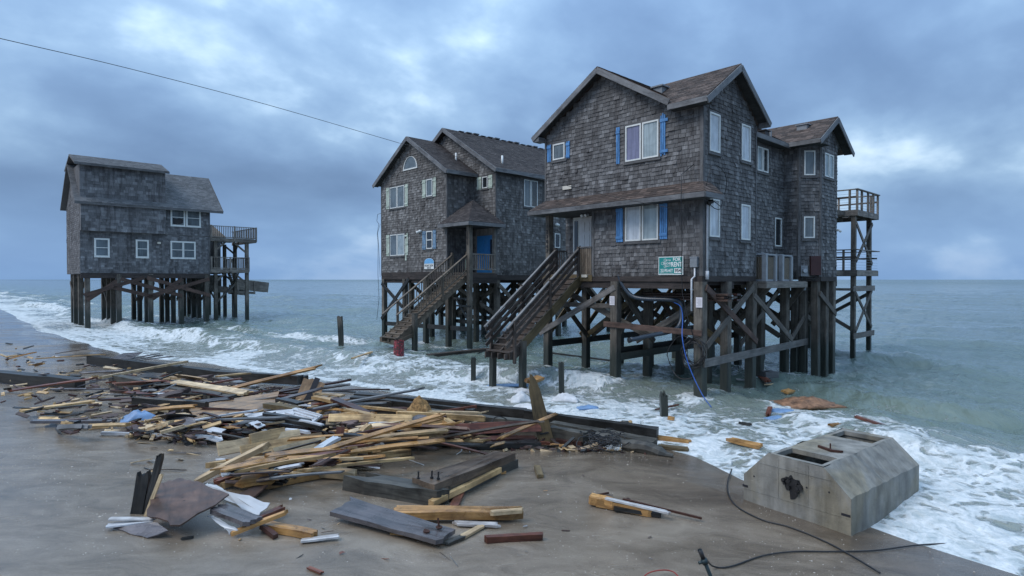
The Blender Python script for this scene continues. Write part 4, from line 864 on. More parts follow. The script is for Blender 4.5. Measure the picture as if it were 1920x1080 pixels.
# loops of service cable at the corner
mb = MB(); pts = []
for i in range(22):
    q = i / 21 * 2 * math.pi * 1.05 - 1.2; pts.append(SIDE.p(0.45 + 0.62 * math.cos(q), 6.78 + 0.72 * math.sin(q), 0.22 + 0.05 * math.sin(q * 3)))
mb.tube(pts, 0.013, 6); mb.tube([SIDE.p(0.24, 6.32, 0.24), SIDE.p(0.6, 6.16, 0.3), SIDE.p(0.9, 6.5, 0.25)], 0.012, 6)
mb.tube([FRONT.p(0.25, 7.5, 0.1), FRONT.p(0.3, 7.1, 0.75), FRONT.p(0.28, 6.3, 0.8), FRONT.p(0.45, 5.0, 0.45), FRONT.p(0.62, 4.2, 0.2), FRONT.p(0.58, 3.4, 0.2), FRONT.p(0.35, 2.6, 0.25), FRONT.p(0.1, 1.9, 0.28)], 0.013, 6)
obj('cable', mb, 'cable', h3, smooth=True)
# sea-side deck tower
dk = beam('deck', P(-0.2, 13.65, 6.98), P(6.4, 13.65, 6.98), 0.06, 0.24, 'deck', h3)
DB = lambda n, p0, p1, w, h, mt='deck', up=(0, 0, 1): beam(n, P(*p0), P(*p1), w, h, mt, h3, up)
for lev, zf in (('u', 7.1), ('l', 4.28)):
    for i in range(21): DB('deck_board', (-0.25, 13.7 + i * 0.146, zf), (6.4, 13.7 + i * 0.146, zf), 0.138, 0.035)
    DB('rim_board', (-0.23, 13.6, zf - 0.14), (-0.23, 16.75, zf - 0.14), 0.05, 0.25); DB('rim_board', (-0.25, 16.75, zf - 0.14), (6.4, 16.75, zf - 0.14), 0.05, 0.25)
    DB('rim_board', (-0.25, 13.62, zf - 0.14), (6.4, 13.62, zf - 0.14), 0.05, 0.25)
    for i in range(6): DB('joist', (0.3 + i * 1.1, 12.0, zf - 0.14), (0.3 + i * 1.1, 16.7, zf - 0.14), 0.05, 0.22, 'brace')
    for i in range(9): DB('deck_board', (1.0, 12.0 + i * 0.18, zf), (6.4, 12.0 + i * 0.18, zf), 0.17, 0.035)
for (a, b_, t) in ((-0.05, 13.75, 6.95), (-0.05, 16.1, 6.95), (3.0, 16.6, 6.95), (6.2, 16.6, 6.95), (3.0, 13.75, 6.95), (6.2, 13.75, 6.95)): pile(h3, a, b_, t, 0.2)
for b_ in (13.65, 14.3, 15.2, 16.0, 16.7): DB('rail_post', (-0.22, b_, 6.85), (-0.22, b_, 8.05), 0.09, 0.09, 'deck', (0, 1, 0))
for a in (0.1, 1.6, 3.1, 4.6, 6.2): DB('rail_post', (a, 13.65, 6.9), (a, 13.65, 8.05), 0.09, 0.09, 'deck', (0, 1, 0)); DB('rail_post', (a, 16.72, 6.9), (a, 16.72, 8.05), 0.09, 0.09, 'deck', (0, 1, 0))
for zf in (7.1, 4.28):
    DB('handrail', (-0.22, 13.55, zf + 0.97), (-0.22, 16.85, zf + 0.97), 0.14, 0.045); DB('handrail', (-0.27, 13.65, zf + 0.97), (6.4, 13.65, zf + 0.97), 0.14, 0.045); DB('handrail', (-0.27, 16.72, zf + 0.97), (6.4, 16.72, zf + 0.97), 0.14, 0.045)
    DB('mid_rail', (-0.2, 13.65, zf + 0.62), (6.4, 13.65, zf + 0.62), 0.04, 0.08, 'stair'); DB('mid_rail', (-0.2, 16.72, zf + 0.62), (6.4, 16.72, zf + 0.62), 0.04, 0.08, 'stair')
    mb = MB()
    for k in range(6): mb.tube([P(-0.2, 13.65, zf + 0.12 + k * 0.13), P(6.4, 13.65, zf + 0.12 + k * 0.13)], 0.006, 5); mb.tube([P(-0.22, 13.65, zf + 0.12 + k * 0.13), P(-0.22, 16.7, zf + 0.12 + k * 0.13)], 0.006, 5)
    obj('cable_rail', mb, 'metal', h3)
DB('rail_post', (0.35, 13.65, 4.1), (0.35, 13.65, 5.25), 0.09, 0.09, 'deck', (0, 1, 0))
DB('rim_board', (-0.16, 13.4, 3.42), (-0.16, 16.5, 3.42), 0.05, 0.26); DB('rim_board', (-0.18, 13.4, 1.2), (-0.18, 16.4, 1.2), 0.05, 0.26); DB('rim_board', (-0.2, 13.62, 3.38), (2.6, 13.62, 3.38), 0.05, 0.12)
for p0, p1 in (((-0.16, 13.75, 6.5), (-0.16, 16.1, 4.6)), ((-0.16, 13.75, 4.7), (-0.16, 16.1, 6.6)), ((-0.16, 13.75, 3.2), (-0.16, 16.1, 1.5)), ((-0.16, 13.75, 1.4), (-0.16, 16.1, 3.3)), ((0.0, 13.7, 3.2), (3.0, 13.7, 1.3)), ((0.0, 13.7, 1.5), (3.0, 13.7, 3.3)), ((3.0, 13.7, 3.2), (6.2, 13.7, 1.3)), ((0.0, 16.5, 3.2), (3.0, 16.5, 1.4))): DB('brace', p0, p1, 0.05, 0.17, 'brace')

# ================================================================== HOUSE WITH THE PYRAMID PORCH (middle)
h2 = empty('beach_house', (C2[0], C2[1], 0), ROT)
tag(h2, 'grey shingled beach house with arched gable window, mint shutters and pyramid-roofed porch, in the middle', 'house', 'beach houses standing in the surf')
F2 = Fr((0, 0), (1, 0), (0, -1)); WS2 = Fr((0, 0), (0, 1), (-1, 0)); MF2 = Fr((0, 2.0), (1, 0), (0, -1)); MS2 = Fr((-2.05, 0), (0, 1), (-1, 0))
mb = MB(); prism(mb, [(0, 0), (7.27, 0), (7.27, 2.0), (0, 2.0)], 3.9, 10.1); prism(mb, [(-2.05, 2.002), (7.3, 2.002), (7.3, 13.0), (-2.05, 13.0)], 3.9, 10.15)
mb.slab([P(7.27, 0, 10.102), P(-0.02, 0, 10.102), P(3.67, 0, 12.5)], (0, 0.3, 0)); mb.slab([P(7.3, 2.004, 10.152), P(-2.05, 2.004, 10.152), P(2.65, 2.004, 13.1)], (0, 0.3, 0))
wall2 = obj('wall', mb, 'shake2', h2)
fw2 = [(4.46, 6.17, 8.5, 9.88), (4.46, 6.17, 5.4, 6.78), (1.42, 2.04, 8.88, 9.92), (1.42, 2.04, 5.71, 6.78)]
arch = [(3.02, 4.55, 10.8, 11.2), (3.2, 4.38, 11.2, 11.4), (3.45, 4.1, 11.4, 11.6)]
mw2 = [(-1.34, -0.86, 9.27, 9.95)]; sw2 = [(4.26, 5.42, 8.3, 9.94), (7.0, 7.5, 5.88, 6.8)]
items = []; E2 = 0.15
items += [(F2, s) for s in clad(F2, 0.08, 7.2, 4.3, lambda t: 12.62 - 0.63 * abs(t - 3.67), op(fw2 + arch), E2, 0.12, 0.26, 21)]
items += [(WS2, s) for s in clad(WS2, 0.05, 2.0, 4.2, lambda t: 10.1, [], E2, 0.12, 0.26, 22)]
items += [(MF2, s) for s in clad(MF2, -2.0, -0.0, 4.2, lambda t: 13.2 - 0.63 * abs(t - 2.65), op(mw2) + [(-2.05, -0.2, 4.2, 6.9)], E2, 0.12, 0.26, 23)]
items += [(MF2, s) for s in clad(MF2, 0.0, 7.3, 10.0, lambda t: 13.2 - 0.63 * abs(t - 2.65), [], E2, 0.12, 0.26, 24)]
items += [(MS2, s) for s in clad(MS2, 2.07, 12.9, 4.1, lambda t: 10.1, op(sw2), E2, 0.12, 0.26, 25)]
finish_cladding(h2, wall2, items, 'shake2')
F2.board('skirt_board', 0, 7.27, 3.85, 4.32, 0.003, 0.03, 'skirt', h2, False); MS2.board('skirt_board', 2.0, 13, 3.82, 4.12, 0.003, 0.03, 'skirt', h2, False)
for fr, t0, t1, z0, z1 in ((F2, -0.03, 0.08, 4.2, 10.1), (WS2, -0.03, 0.06, 4.2, 10.1), (F2, 7.2, 7.3, 4.1, 10.1), (MF2, -2.08, -1.98, 4.1, 10.1), (MS2, 1.97, 2.07, 4.1, 10.1)): fr.board('corner_board', t0, t1, z0, z1, 0.003, 0.04, 'trim', h2)
window(h2, F2, *fw2[0], 2, ['glassmid', 'glassmid']); window(h2, F2, *fw2[1], 2, ['blind', 'glassmid']); window(h2, F2, *fw2[2], 1, ['glassmid']); window(h2, F2, *fw2[3], 1, ['glassdark'], style='hung')
window(h2, MF2, *mw2[0], 1, ['glassdark']); window(h2, MS2, *sw2[0], 2, ['glassmid', 'glassdark']); window(h2, MS2, *sw2[1], 1, ['glassdark'])
# arched window
def arcpts(ca, rz, w, zb, n=14): return [(ca + w * math.cos(math.pi * i / n), zb + rz * math.sin(math.pi * i / n)) for i in range(n + 1)]
o_, i_ = arcpts(3.785, 0.82, 0.78, 10.78), arcpts(3.785, 0.73, 0.69, 10.85)
mb = MB()
for k in range(len(o_) - 1):
    q = [F2.p(o_[k][0], o_[k][1], 0.0), F2.p(o_[k + 1][0], o_[k + 1][1], 0.0), F2.p(i_[k + 1][0], i_[k + 1][1], 0.0), F2.p(i_[k][0], i_[k][1], 0.0)]; mb.slab(q, (0, -0.055, 0))
F2.box(mb, 3.005, 4.565, 10.77, 10.85, 0.0, 0.057); aw_ = obj('arched_window', mb, 'frame', h2)
mb = MB(); mb.slab([F2.p(x, z, 0.0) for x, z in i_], (0, -0.02, 0)); obj('pane', mb, 'glassmid', aw_)
for (z0, z1) in ((8.5, 9.9), (5.4, 6.8)):
    shutter(h2, F2, 6.26, 6.62, z0, z1, 'mint', 2, (0.12, 0.88)); 
    if z0 > 6: shutter(h2, F2, 4.04, 4.38, z0, z1, 'mint', 2, (0.12, 0.88))
    else: shutter(h2, F2, 4.04, 4.38, z0, z1, 'mint', 2, (0.12, 0.5, 0.88), (0, 0), (-0.0, -0.34))
shutter(h2, F2, 2.1, 2.46, 8.84, 9.94, 'mint', 1, (0.15, 0.85)); shutter(h2, F2, 1.03, 1.36, 8.82, 9.96, 'mint', 1, (0.15, 0.85))
shutter(h2, F2, 2.1, 2.46, 5.68, 6.8, 'bluefade', 2, (0.12, 0.88)); shutter(h2, F2, 1.03, 1.36, 5.70, 6.82, 'bluefade', 1, (0.12, 0.88))
shutter(h2, MF2, -0.78, -0.38, 9.22, 9.98, 'mint', 2, (0.15, 0.85)); shutter(h2, MF2, -1.78, -1.42, 9.22, 9.98, 'mint', 1, (0.15, 0.85))
wz = lambda a: 12.78 - 0.63 * abs(a - 3.67); mz2 = lambda a: 13.47 - 0.63 * abs(a - 2.65)
def WR(a, b_): return P(a, b_, wz(a))
def MR2(a, b_): return P(a, b_, mz2(a))
roof_plane(h2, [WR(-0.42, 2.2), WR(-0.42, -0.37), WR(3.67, -0.37), WR(3.67, 2.2)], 'roof2', 41); roof_plane(h2, [WR(7.72, -0.37), WR(7.72, 2.2), WR(3.67, 2.2), WR(3.67, -0.37)], 'roof2', 42)
roof_plane(h2, [MR2(-2.42, 13.3), MR2(-2.42, 1.65), MR2(2.65, 1.65), MR2(2.65, 13.3)], 'roof2', 43); roof_plane(h2, [MR2(7.7, 1.65), MR2(7.7, 13.3), MR2(2.65, 13.3), MR2(2.65, 1.65)], 'roof2', 44)
def rk2(p0, p1): beam('rake_board', Vector(p0) + Vector((0, 0, -0.12)), Vector(p1) + Vector((0, 0, -0.12)), 0.04, 0.24, 'fascia', h2, ext=0.02)
rk2(WR(3.67, -0.39), WR(-0.44, -0.39)); rk2(WR(3.67, -0.39), WR(7.74, -0.39)); rk2(MR2(2.65, 1.63), MR2(-2.44, 1.63)); rk2(MR2(2.65, 1.63), MR2(7.72, 1.63))
beam('fascia', P(-0.44, -0.4, 10.09), P(-0.44, 1.98, 10.09), 0.04, 0.22, 'fascia', h2); beam('fascia', P(-2.44, 1.62, 10.17), P(-2.44, 13.3, 10.17), 0.04, 0.22, 'fascia', h2)
mb = MB()
def sf2(f, a0, a1, b0, b1):
    k = Vector((0, 0, -0.16)); mb.slab([f(a0, b0) + k, f(a1, b0) + k, f(a1, b1) + k, f(a0, b1) + k], (0, 0, 0.012))
sf2(WR, 3.67, 7.7, -0.36, -0.003); sf2(WR, -0.4, 3.67, -0.36, -0.003); sf2(MR2, -2.4, 2.65, 1.66, 1.998)
mb.slab([P(-0.42, -0.36, 9.99), P(-0.02, -0.36, 9.99), P(-0.02, 1.99, 9.99), P(-0.42, 1.99, 9.99)], (0, 0, 0.02)); mb.slab([P(-2.42, 1.66, 10.06), P(-2.07, 1.66, 10.06), P(-2.07, 13, 10.06), P(-2.42, 13, 10.06)], (0, 0, 0.02))
obj('soffit', mb, 'soffit', h2)
# ridge caps lifted by the wind
for i in range(14): mb = MB(); y = 2.9 + i * 0.62; mb.box(-2.65 - 0.16, -2.65 + 0.16, y, y + 0.42, 13.46, 13.475 + 0.03 * (i % 3)); obj('ridge_cap', mb, 'roof1', h2)
for (a, b_, z) in ((-1.6, 2.9, 10.8), (1.2, 1.6, 11.2)): mb = MB(); mb.tube([P(a, b_, z - 0.2), P(a, b_, z + 0.45)], 0.06, 10); obj('vent_pipe', mb, 'signwhite', h2, smooth=True)
# pyramid porch
for i, q in enumerate(([P(-2.5, -0.4, 7.08), P(0.3, -0.4, 7.08), P(-1.1, 1.05, 8.5)], [P(-2.5, 2.3, 7.08), P(-2.5, -0.4, 7.08), P(-1.1, 1.05, 8.5)], [P(0.3, -0.4, 7.08), P(0.3, 2.0, 7.08), P(-1.1, 1.05, 8.5)], [P(0.3, 2.3, 7.08), P(-2.5, 2.3, 7.08), P(-1.1, 1.05, 8.5)])): roof_plane(h2, q, 'roof2', 46 + i, 0.05)
for p0, p1 in ((P(-2.52, -0.42, 6.96), P(0.32, -0.42, 6.96)), (P(-2.52, -0.42, 6.96), P(-2.52, 2.32, 6.96))): beam('fascia', p0, p1, 0.04, 0.2, 'fascia', h2, ext=0.01)
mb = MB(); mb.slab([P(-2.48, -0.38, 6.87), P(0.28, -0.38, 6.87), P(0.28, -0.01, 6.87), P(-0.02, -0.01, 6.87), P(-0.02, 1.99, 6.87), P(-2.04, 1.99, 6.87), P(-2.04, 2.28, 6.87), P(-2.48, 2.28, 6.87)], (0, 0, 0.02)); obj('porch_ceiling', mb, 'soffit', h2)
mb = MB(); MF2.box(mb, -1.83, -0.4, 4.25, 6.45, 0.0, 0.06); dr = obj('door', mb, 'doorblue', h2)
mb = MB(); MF2.box(mb, -1.55, -0.62, 4.3, 6.36, 0.06, 0.09); obj('door_leaf', mb, 'doorblue', dr)
for (t0, t1, z0, z1) in ((-1.48, -1.14, 5.55, 6.2), (-1.04, -0.7, 5.55, 6.2), (-1.48, -1.14, 4.5, 5.35), (-1.04, -0.7, 4.5, 5.35)): mb = MB(); MF2.box(mb, t0, t1, z0, z1, 0.09, 0.11); obj('panel', mb, 'doorblue', dr)
mb = MB(); MF2.box(mb, -1.76, -1.62, 4.5, 6.2, 0.05, 0.075); obj('sidelight', mb, 'glassdark', dr)
mb = MB(); MF2.box(mb, -0.76, -0.68, 5.25, 5.3, 0.09, 0.15); obj('handle', mb, 'metal', dr)
for i in range(13): beam('floor_board', P(-2.1, 0.0 + i * 0.153, 4.22), P(0.0, 0.0 + i * 0.153, 4.22), 0.145, 0.04, 'stairtan', h2)
for p0, p1 in (((-2.1, -0.08, 4.05), (0.0, -0.08, 4.05)), ((-2.14, -0.08, 4.05), (-2.14, 2.0, 4.05)), ((-2.14, -0.02, 3.78), (-2.14, 2.0, 3.78))): beam('rim_board', P(*p0), P(*p1), 0.05, 0.3, 'skirt', h2)
beam('porch_post', P(-2.05, 0.02, -1.6), P(-2.05, 0.02, 6.9), 0.26, 0.26, 'pile', h2, up=(0, 1, 0)); beam('porch_post', P(-2.0, 1.9, 4.2), P(-2.0, 1.9, 6.88), 0.18, 0.18, 'deck', h2, up=(0, 1, 0))
numbers(h2, '23039', -2.05, -0.125, 6.5, 0.165, 0.2, 0)
for i in range(11): beam('picket', P(-2.08, 0.24 + i * 0.155, 4.4), P(-2.08, 0.24 + i * 0.155, 5.26), 0.05, 0.05, 'deck', h2, up=(0, 1, 0))
for z in (4.42, 5.28): beam('rail', P(-2.08, 0.15, z), P(-2.08, 1.95, z), 0.09, 0.07, 'deck', h2)
mb = MB(); mb.box(1.35, 1.75, 0.25, 0.4, 4.28, 5.0); obj('cushion', mb, 'seagreen', h2)
sl2 = lambda y, z: z + 0.705 * y
stairs(h2, -1.9, -0.6, 4.22, 0.82, 4.75, 18, 0.0, ('stairtan', 'stairtan', 'stairtan'),
       [(a, 0.0, 5.3, -4.68, 2.02, 0.14, 0.05, 'stairtan') for a in (-1.93, -0.55)] + [(a, 0.0, 4.42, -3.4, 2.03, 0.05, 0.08, 'stairtan') for a in (-1.93, -0.55)],
       [(-1.93, -0.05, 3.6, 5.4, 0.13), (-0.55, -0.05, 3.9, 5.4, 0.13), (-1.93, -1.75, 2.7, 4.1, 0.11), (-0.55, -1.75, 2.7, 4.1, 0.11), (-0.5, -3.7, 0.9, 2.7, 0.11)],
       [(a, -0.2, -3.35, 0.165, lambda y: sl2(y, 4.42), lambda y: sl2(y, 5.28)) for a in (-1.93, -0.55)])
pile(h2, -2.02, -3.65, 2.1, 0.24); pile(h2, -0.5, -3.6, 1.3, 0.22); beam('brace', P(-2.0, -4.75, 0.62), P(0.3, -4.3, 0.62), 0.06, 0.25, 'stairtan', h2); beam('brace', P(-2.0, -3.6, 1.0), P(-2.0, -4.8, 0.62), 0.06, 0.2, 'stairtan', h2)
# piles, braces
pl2 = [(7.1, 0.1), (4.6, 0.1), (2.3, 0.1), (0.0, 0.1), (7.1, 2.2), (4.6, 2.2), (2.3, 2.2), (0.0, 2.2), (-1.95, 2.2), (-1.95, 4.8), (-1.95, 7.5), (-1.95, 10.2), (-1.95, 12.8), (2.3, 4.8), (7.1, 4.8), (7.1, 7.5), (2.3, 7.5), (4.6, 7.5), (7.1, 10.2), (2.3, 10.2), (7.1, 12.8), (2.3, 12.8), (4.6, 4.8)]
for a, b_ in pl2: pile(h2, a, b_, 3.9, 0.29)
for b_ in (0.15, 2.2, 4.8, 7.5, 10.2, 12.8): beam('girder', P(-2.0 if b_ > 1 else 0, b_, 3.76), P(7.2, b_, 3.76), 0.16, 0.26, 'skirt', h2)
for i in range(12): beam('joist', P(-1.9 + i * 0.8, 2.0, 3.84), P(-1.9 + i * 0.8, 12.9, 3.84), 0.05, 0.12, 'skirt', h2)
B2 = lambda p0, p1, mt='pile', h=0.24: brace(h2, p0, p1, mt, 0.06, h)
B2((7.2, -0.06, 3.6), (4.7, -0.06, 2.1), 'dark'); B2((7.2, -0.08, 1.2), (3.9, -0.08, 3.9), 'dark'); B2((7.25, 0.1, 0.9), (-2.0, 0.1, 1.05), 'dark', 0.26); B2((7.0, 4.8, 1.3), (-2.0, 4.8, 1.3), 'dark', 0.26); B2((2.4, 2.4, 1.2), (-2.0, 2.4, 1.2), 'dark')
for a in (7.1, 2.3, -1.95):
    for b0, b1 in ((2.2, 4.8), (4.8, 7.5), (7.5, 10.2), (10.2, 12.8)): B2((a - 0.18, b0, 3.5), (a - 0.18, b1, 1.4)); B2((a + 0.18, b0, 1.4), (a + 0.18, b1, 3.5), random.choice(['pile', 'brace']))
for b_ in (2.3, 4.9, 7.6): B2((4.6, b_, 3.5), (2.3, b_, 1.5)); B2((4.6, b_ + .2, 1.5), (2.3, b_ + .2, 3.5)); B2((2.3, b_, 3.5), (-1.9, b_, 1.7), 'brace'); B2((2.3, b_ + .2, 1.6), (-1.9, b_ + .2, 3.5))
B2((0.1, 0.2, 2.75), (-2.1, 0.2, 2.75), 'dark', 0.12); B2((-0.9, 0.0, 2.7), (-1.9, 0.0, 1.6), 'dark', 0.12); B2((-1.0, -0.1, 2.35), (-2.3, -0.1, 2.35), 'dark', 0.1)
mb = MB(); mb.tube([F2.p(2.8, 6.75, 0.03), F2.p(2.72, 6.8, 0.14), F2.p(2.82, 6.74, 0.24)], [0.05, 0.08, 0.07], 10); mb.tube([F2.p(2.55, 6.82, 0.05), F2.p(2.5, 6.82, 0.22)], 0.075, 10); obj('flood_light', mb, 'signwhite', h2, smooth=True)
mb = MB(); mb.tube([MS2.p(7.05, 7.35, 0.02), MS2.p(7.05, 7.35, 0.2), MS2.p(7.15, 7.28, 0.28)], [0.07, 0.1, 0.09], 10); obj('flood_light', mb, 'signwhite', h2, smooth=True)
# loose wires hanging down its left edge
mb = MB(); q = lambda z, o_, n_: F2.p(7.27 + o_, z, n_)
mb.tube([q(8.3, 0.05, 0.03), q(8.25, 0.35, 0.1), q(7.8, 0.45, 0.1), q(7.6, 0.2, 0.1), q(7.3, 0.3, 0.1), q(6.9, 0.4, 0.1), q(6.2, 0.3, 0.1), q(4.2, 0.3, 0.12), q(2.6, 0.2, 0.1), q(1.1, 0.5, 0.1)], 0.014, 6); mb.tube([q(7.6, 0.1, 0.05), q(7.0, 0.35, 0.1), q(6.4, 0.25, 0.1), q(4.0, 0.05, 0.1)], 0.012, 6); obj('cable', mb, 'cable', h2, smooth=True)

# ================================================================== FAR HOUSE (left)
h1 = empty('beach_house', (C1[0], C1[1], 0), ROT)
tag(h1, 'far grey shingled beach house with boxed dormer and two sea decks, at far left', 'house', 'beach houses standing in the surf')
LB = -9.6
S1 = Fr((0, 0), (0, 1), (-1, 0)); S1o = Fr((-0.4, 0), (0, 1), (-1, 0)); S1u = Fr((0.0, 0), (0, 1), (-1, 0)); F1 = Fr((0, LB), (1, 0), (0, -1)); F1o = Fr((-0.4, LB), (1, 0), (0, -1))
mb = MB(); prism(mb, [(0, LB), (7.2, LB), (7.2, 0), (0, 0)], 4.3, 10.0); prism(mb, [(-0.4, LB), (-0.002, LB), (-0.002, -3.6), (-0.4, -3.6)], 7.74, 10.0)
prism(mb, [(-0.05, LB), (3.0, LB), (3.0, -3.55), (-0.05, -3.55)], 10.25, 13.05); mb.slab([P(0, LB, 10.0), P(7.2, LB, 10.0), P(3.6, LB, 13.3)], (0, 0.3, 0)); mb.slab([P(0, -0.3, 10.0), P(7.2, -0.3, 10.0), P(3.6, -0.3, 13.3)], (0, 0.3, 0))
wall1 = obj('wall', mb, 'shake1', h1)
w1 = [(-3.09, -2.08, 8.56, 9.98), (-1.87, -0.82, 8.56, 9.98), (-3.11, -1.26, 5.74, 7.12), (-5.71, -4.9, 5.74, 7.11), (-8.6, -7.7, 5.74, 7.11)]
items = []; E1 = 0.17
items += [(S1, s) for s in clad(S1, LB, 0.0, 4.35, lambda t: 9.95 if t > -3.6 else 7.76, op(w1), E1, 0.14, 0.32, 51)]
items += [(S1o, s) for s in clad(S1o, LB, -3.6, 7.74, lambda t: 9.98, [(-5.8, -5.68, 8.5, 8.62), (-4.1, -3.95, 8.7, 8.8)], 0.24, 0.2, 0.5, 52, 0.01)]
SU = Fr((-0.05, 0), (0, 1), (-1, 0)); items += [(SU, s) for s in clad(SU, LB, -3.55, 10.3, lambda t: 12.95, [], 0.24, 0.2, 0.55, 53, 0.012)]
items += [(F1, s) for s in clad(F1, 0.0, 7.2, 4.35, lambda t: 13.1 - 0.9 * abs(t - 3.6), [], E1, 0.14, 0.32, 54)]
finish_cladding(h1, wall1, items, 'shake1')
for w_ in w1[:2]: window(h1, S1, *w_, 1, ['glassmid'], trim='frame', style='hung')
mb = MB()
_bp = [(-2.98, 8.68), (-2.55, 8.62), (-2.2, 8.8), (-2.18, 9.1), (-2.45, 9.2), (-2.7, 9.12), (-2.98, 9.22)]
mb.poly([S1.p(t, z, 0.02) for t, z in _bp]); obj('broken_pane', mb, 'glassdark', h1)
window(h1, S1, *w1[2], 2, ['glassmid', 'glassmid'], trim='frame', style='hung'); window(h1, S1, *w1[3], 1, ['glassmid'], trim='frame', style='hung'); window(h1, S1, *w1[4], 1, ['glassmid'], trim='frame', style='hung')
rz1 = lambda a: 13.5 - 0.84 * abs(a - 3.6)
def R1(a, b_): return P(a, b_, rz1(a))
roof_plane(h1, [R1(-0.55, LB - 0.4), R1(-0.55, 0.95), R1(3.6, 0.95), R1(3.6, LB - 0.4)], 'roof1', 61, 0.12, 0.16); roof_plane(h1, [R1(7.75, 0.95), R1(7.75, LB - 0.4), R1(3.6, LB - 0.4), R1(3.6, 0.95)], 'roof1', 62, 0.12, 0.16, tabs=False)
roof_plane(h1, [P(-0.5, LB - 0.4, 13.08), P(-0.5, -3.35, 13.08), P(2.2, -3.35, 14.05), P(2.2, LB - 0.4, 14.05)], 'roof1', 63, 0.12, 0.16); roof_plane(h1, [P(4.9, -3.35, 13.08), P(4.9, LB - 0.4, 13.08), P(2.2, LB - 0.4, 14.05), P(2.2, -3.35, 14.05)], 'roof1', 64, 0.12, 0.16, tabs=False)
beam('fascia', P(-0.58, LB - 0.4, 9.9), P(-0.58, 0.97, 9.9), 0.04, 0.2, 'trim', h1); beam('fascia', P(-0.52, LB - 0.4, 12.98), P(-0.52, -3.33, 12.98), 0.04, 0.18, 'trim', h1)
beam('rake_board', R1(-0.57, 0.97) + Vector((0, 0, -0.1)), R1(3.6, 0.97) + Vector((0, 0, -0.1)), 0.04, 0.24, 'trim', h1)
S1.board('belt_board', -3.55, 0.0, 7.66, 7.76, 0.004, 0.04, 'trim', h1, False); S1.board('skirt_board', LB, 0, 4.22, 4.38, 0.004, 0.04, 'skirt', h1, False); S1.board('corner_board', -0.1, 0.02, 4.4, 9.9, 0.004, 0.04, 'trim', h1)
mb = MB(); S1.box(mb, -4.2, -3.95, 6.9, 7.05, 0.03, 0.14); obj('flood_light', mb, 'sandprint', h1)
for a in (0.1, 2.5, 4.8, 7.1):
    for b_ in (-0.2, -2.3, -4.6, -6.9, -9.2): pile(h1, a + random.uniform(-.1, .1), b_ + random.uniform(-.15, .15), 4.3, 0.36, lean=random.uniform(-.06, .06))
for b_ in (-0.2, -2.3, -4.6, -6.9, -9.2):
    beam('girder', P(0, b_, 4.12), P(7.2, b_, 4.12), 0.2, 0.3, 'skirt', h1); brace(h1, (0.2, b_ + .2, 3.6), (2.5, b_ + .2, 2.0), 'pile', 0.06, 0.26); brace(h1, (2.5, b_ + .2, 3.6), (4.8, b_ + .2, 2.0), 'pile', 0.06, 0.26); brace(h1, (4.8, b_ - .2, 2.0), (7.1, b_ - .2, 3.6), 'pile', 0.06, 0.26)
beam('girder', P(0.0, LB, 4.1), P(0.0, 0, 4.1), 0.2, 0.3, 'skirt', h1)
for b0 in (-9.2, -4.6): brace(h1, (-0.1, b0, 2.2), (-0.1, b0 + 2.3, 3.9), 'redbrace', 0.06, 0.32)
for p0, p1 in (((-0.12, -6.9, 3.9), (-0.12, -2.3, 2.4)), ((-0.12, -5.0, 4.0), (-0.12, 0.0, 2.4)), ((-0.14, -5.0, 2.4), (-0.14, -0.1, 3.9)), ((-0.14, -9.4, 2.6), (-0.14, -5.2, 4.0)), ((-0.14, -7.4, 3.2), (-0.14, -4.6, 2.4))): brace(h1, p0, p1, 'redbrace', 0.06, 0.30)
# its sea decks
D1 = lambda n, p0, p1, w, h, mt='deck', up=(0, 0, 1): beam(n, P(*p0), P(*p1), w, h, mt, h1, up)
for zf, b1 in ((7.62, 4.1), (4.78, 3.4)):
    D1('deck', (0.0, 0.0, zf - 0.16), (0.0, b1, zf - 0.16), 0.07, 0.3)
    for i in range(int((b1 - 0.1) / 0.3)): D1('deck_board', (0.0, 0.15 + i * 0.3, zf), (6.6, 0.15 + i * 0.3, zf), 0.28, 0.04)
    D1('rim_board', (0.0, b1, zf - 0.16), (6.6, b1, zf - 0.16), 0.07, 0.3)
    D1('handrail', (0.0, 0.1, zf + 1.1), (0.0, b1, zf + 1.1), 0.12, 0.06); D1('handrail', (0.0, b1, zf + 1.1), (6.6, b1, zf + 1.1), 0.12, 0.06); D1('rail', (0.0, 0.1, zf + 0.1), (0.0, b1, zf + 0.1), 0.06, 0.08)
    n = int(b1 / 0.16)
    for i in range(n): D1('picket', (0.0, 0.2 + i * 0.16, zf + 0.05), (0.0, 0.2 + i * 0.16, zf + 1.08), 0.12 if zf > 6 else 0.06, 0.03, 'deck', (0, 1, 0))
    for i in range(24): D1('picket', (0.2 + i * 0.27, b1, zf + 0.05), (0.2 + i * 0.27, b1, zf + 1.08), 0.1, 0.03, 'deck', (0, 1, 0))
    for b_ in (0.1, b1 * 0.52, b1): D1('rail_post', (-0.03, b_, zf - 0.2), (-0.03, b_, zf + 1.15), 0.12, 0.12, 'deck', (0, 1, 0))
for a, b_ in ((0.25, 3.3), (3.4, 3.3), (6.4, 3.3), (0.3, 0.55), (3.4, 0.55), (6.4, 0.55)): pile(h1, a, b_, 7.4, 0.3)
for zf in (7.4, 4.55):
    for a, b_ in ((0.2, 3.3), (3.4, 3.3)): D1('knee_brace', (a, b_, zf - 1.1), (a, b_ - 1.3, zf), 0.1, 0.16, 'brace')
    D1('knee_brace', (0.2, 0.55, zf - 0.9), (0.2, 1.5, zf), 0.1, 0.16, 'brace'); D1('knee_brace', (3.4, 3.3, zf - 1.0), (2.4, 3.3, zf), 0.1, 0.16, 'brace')
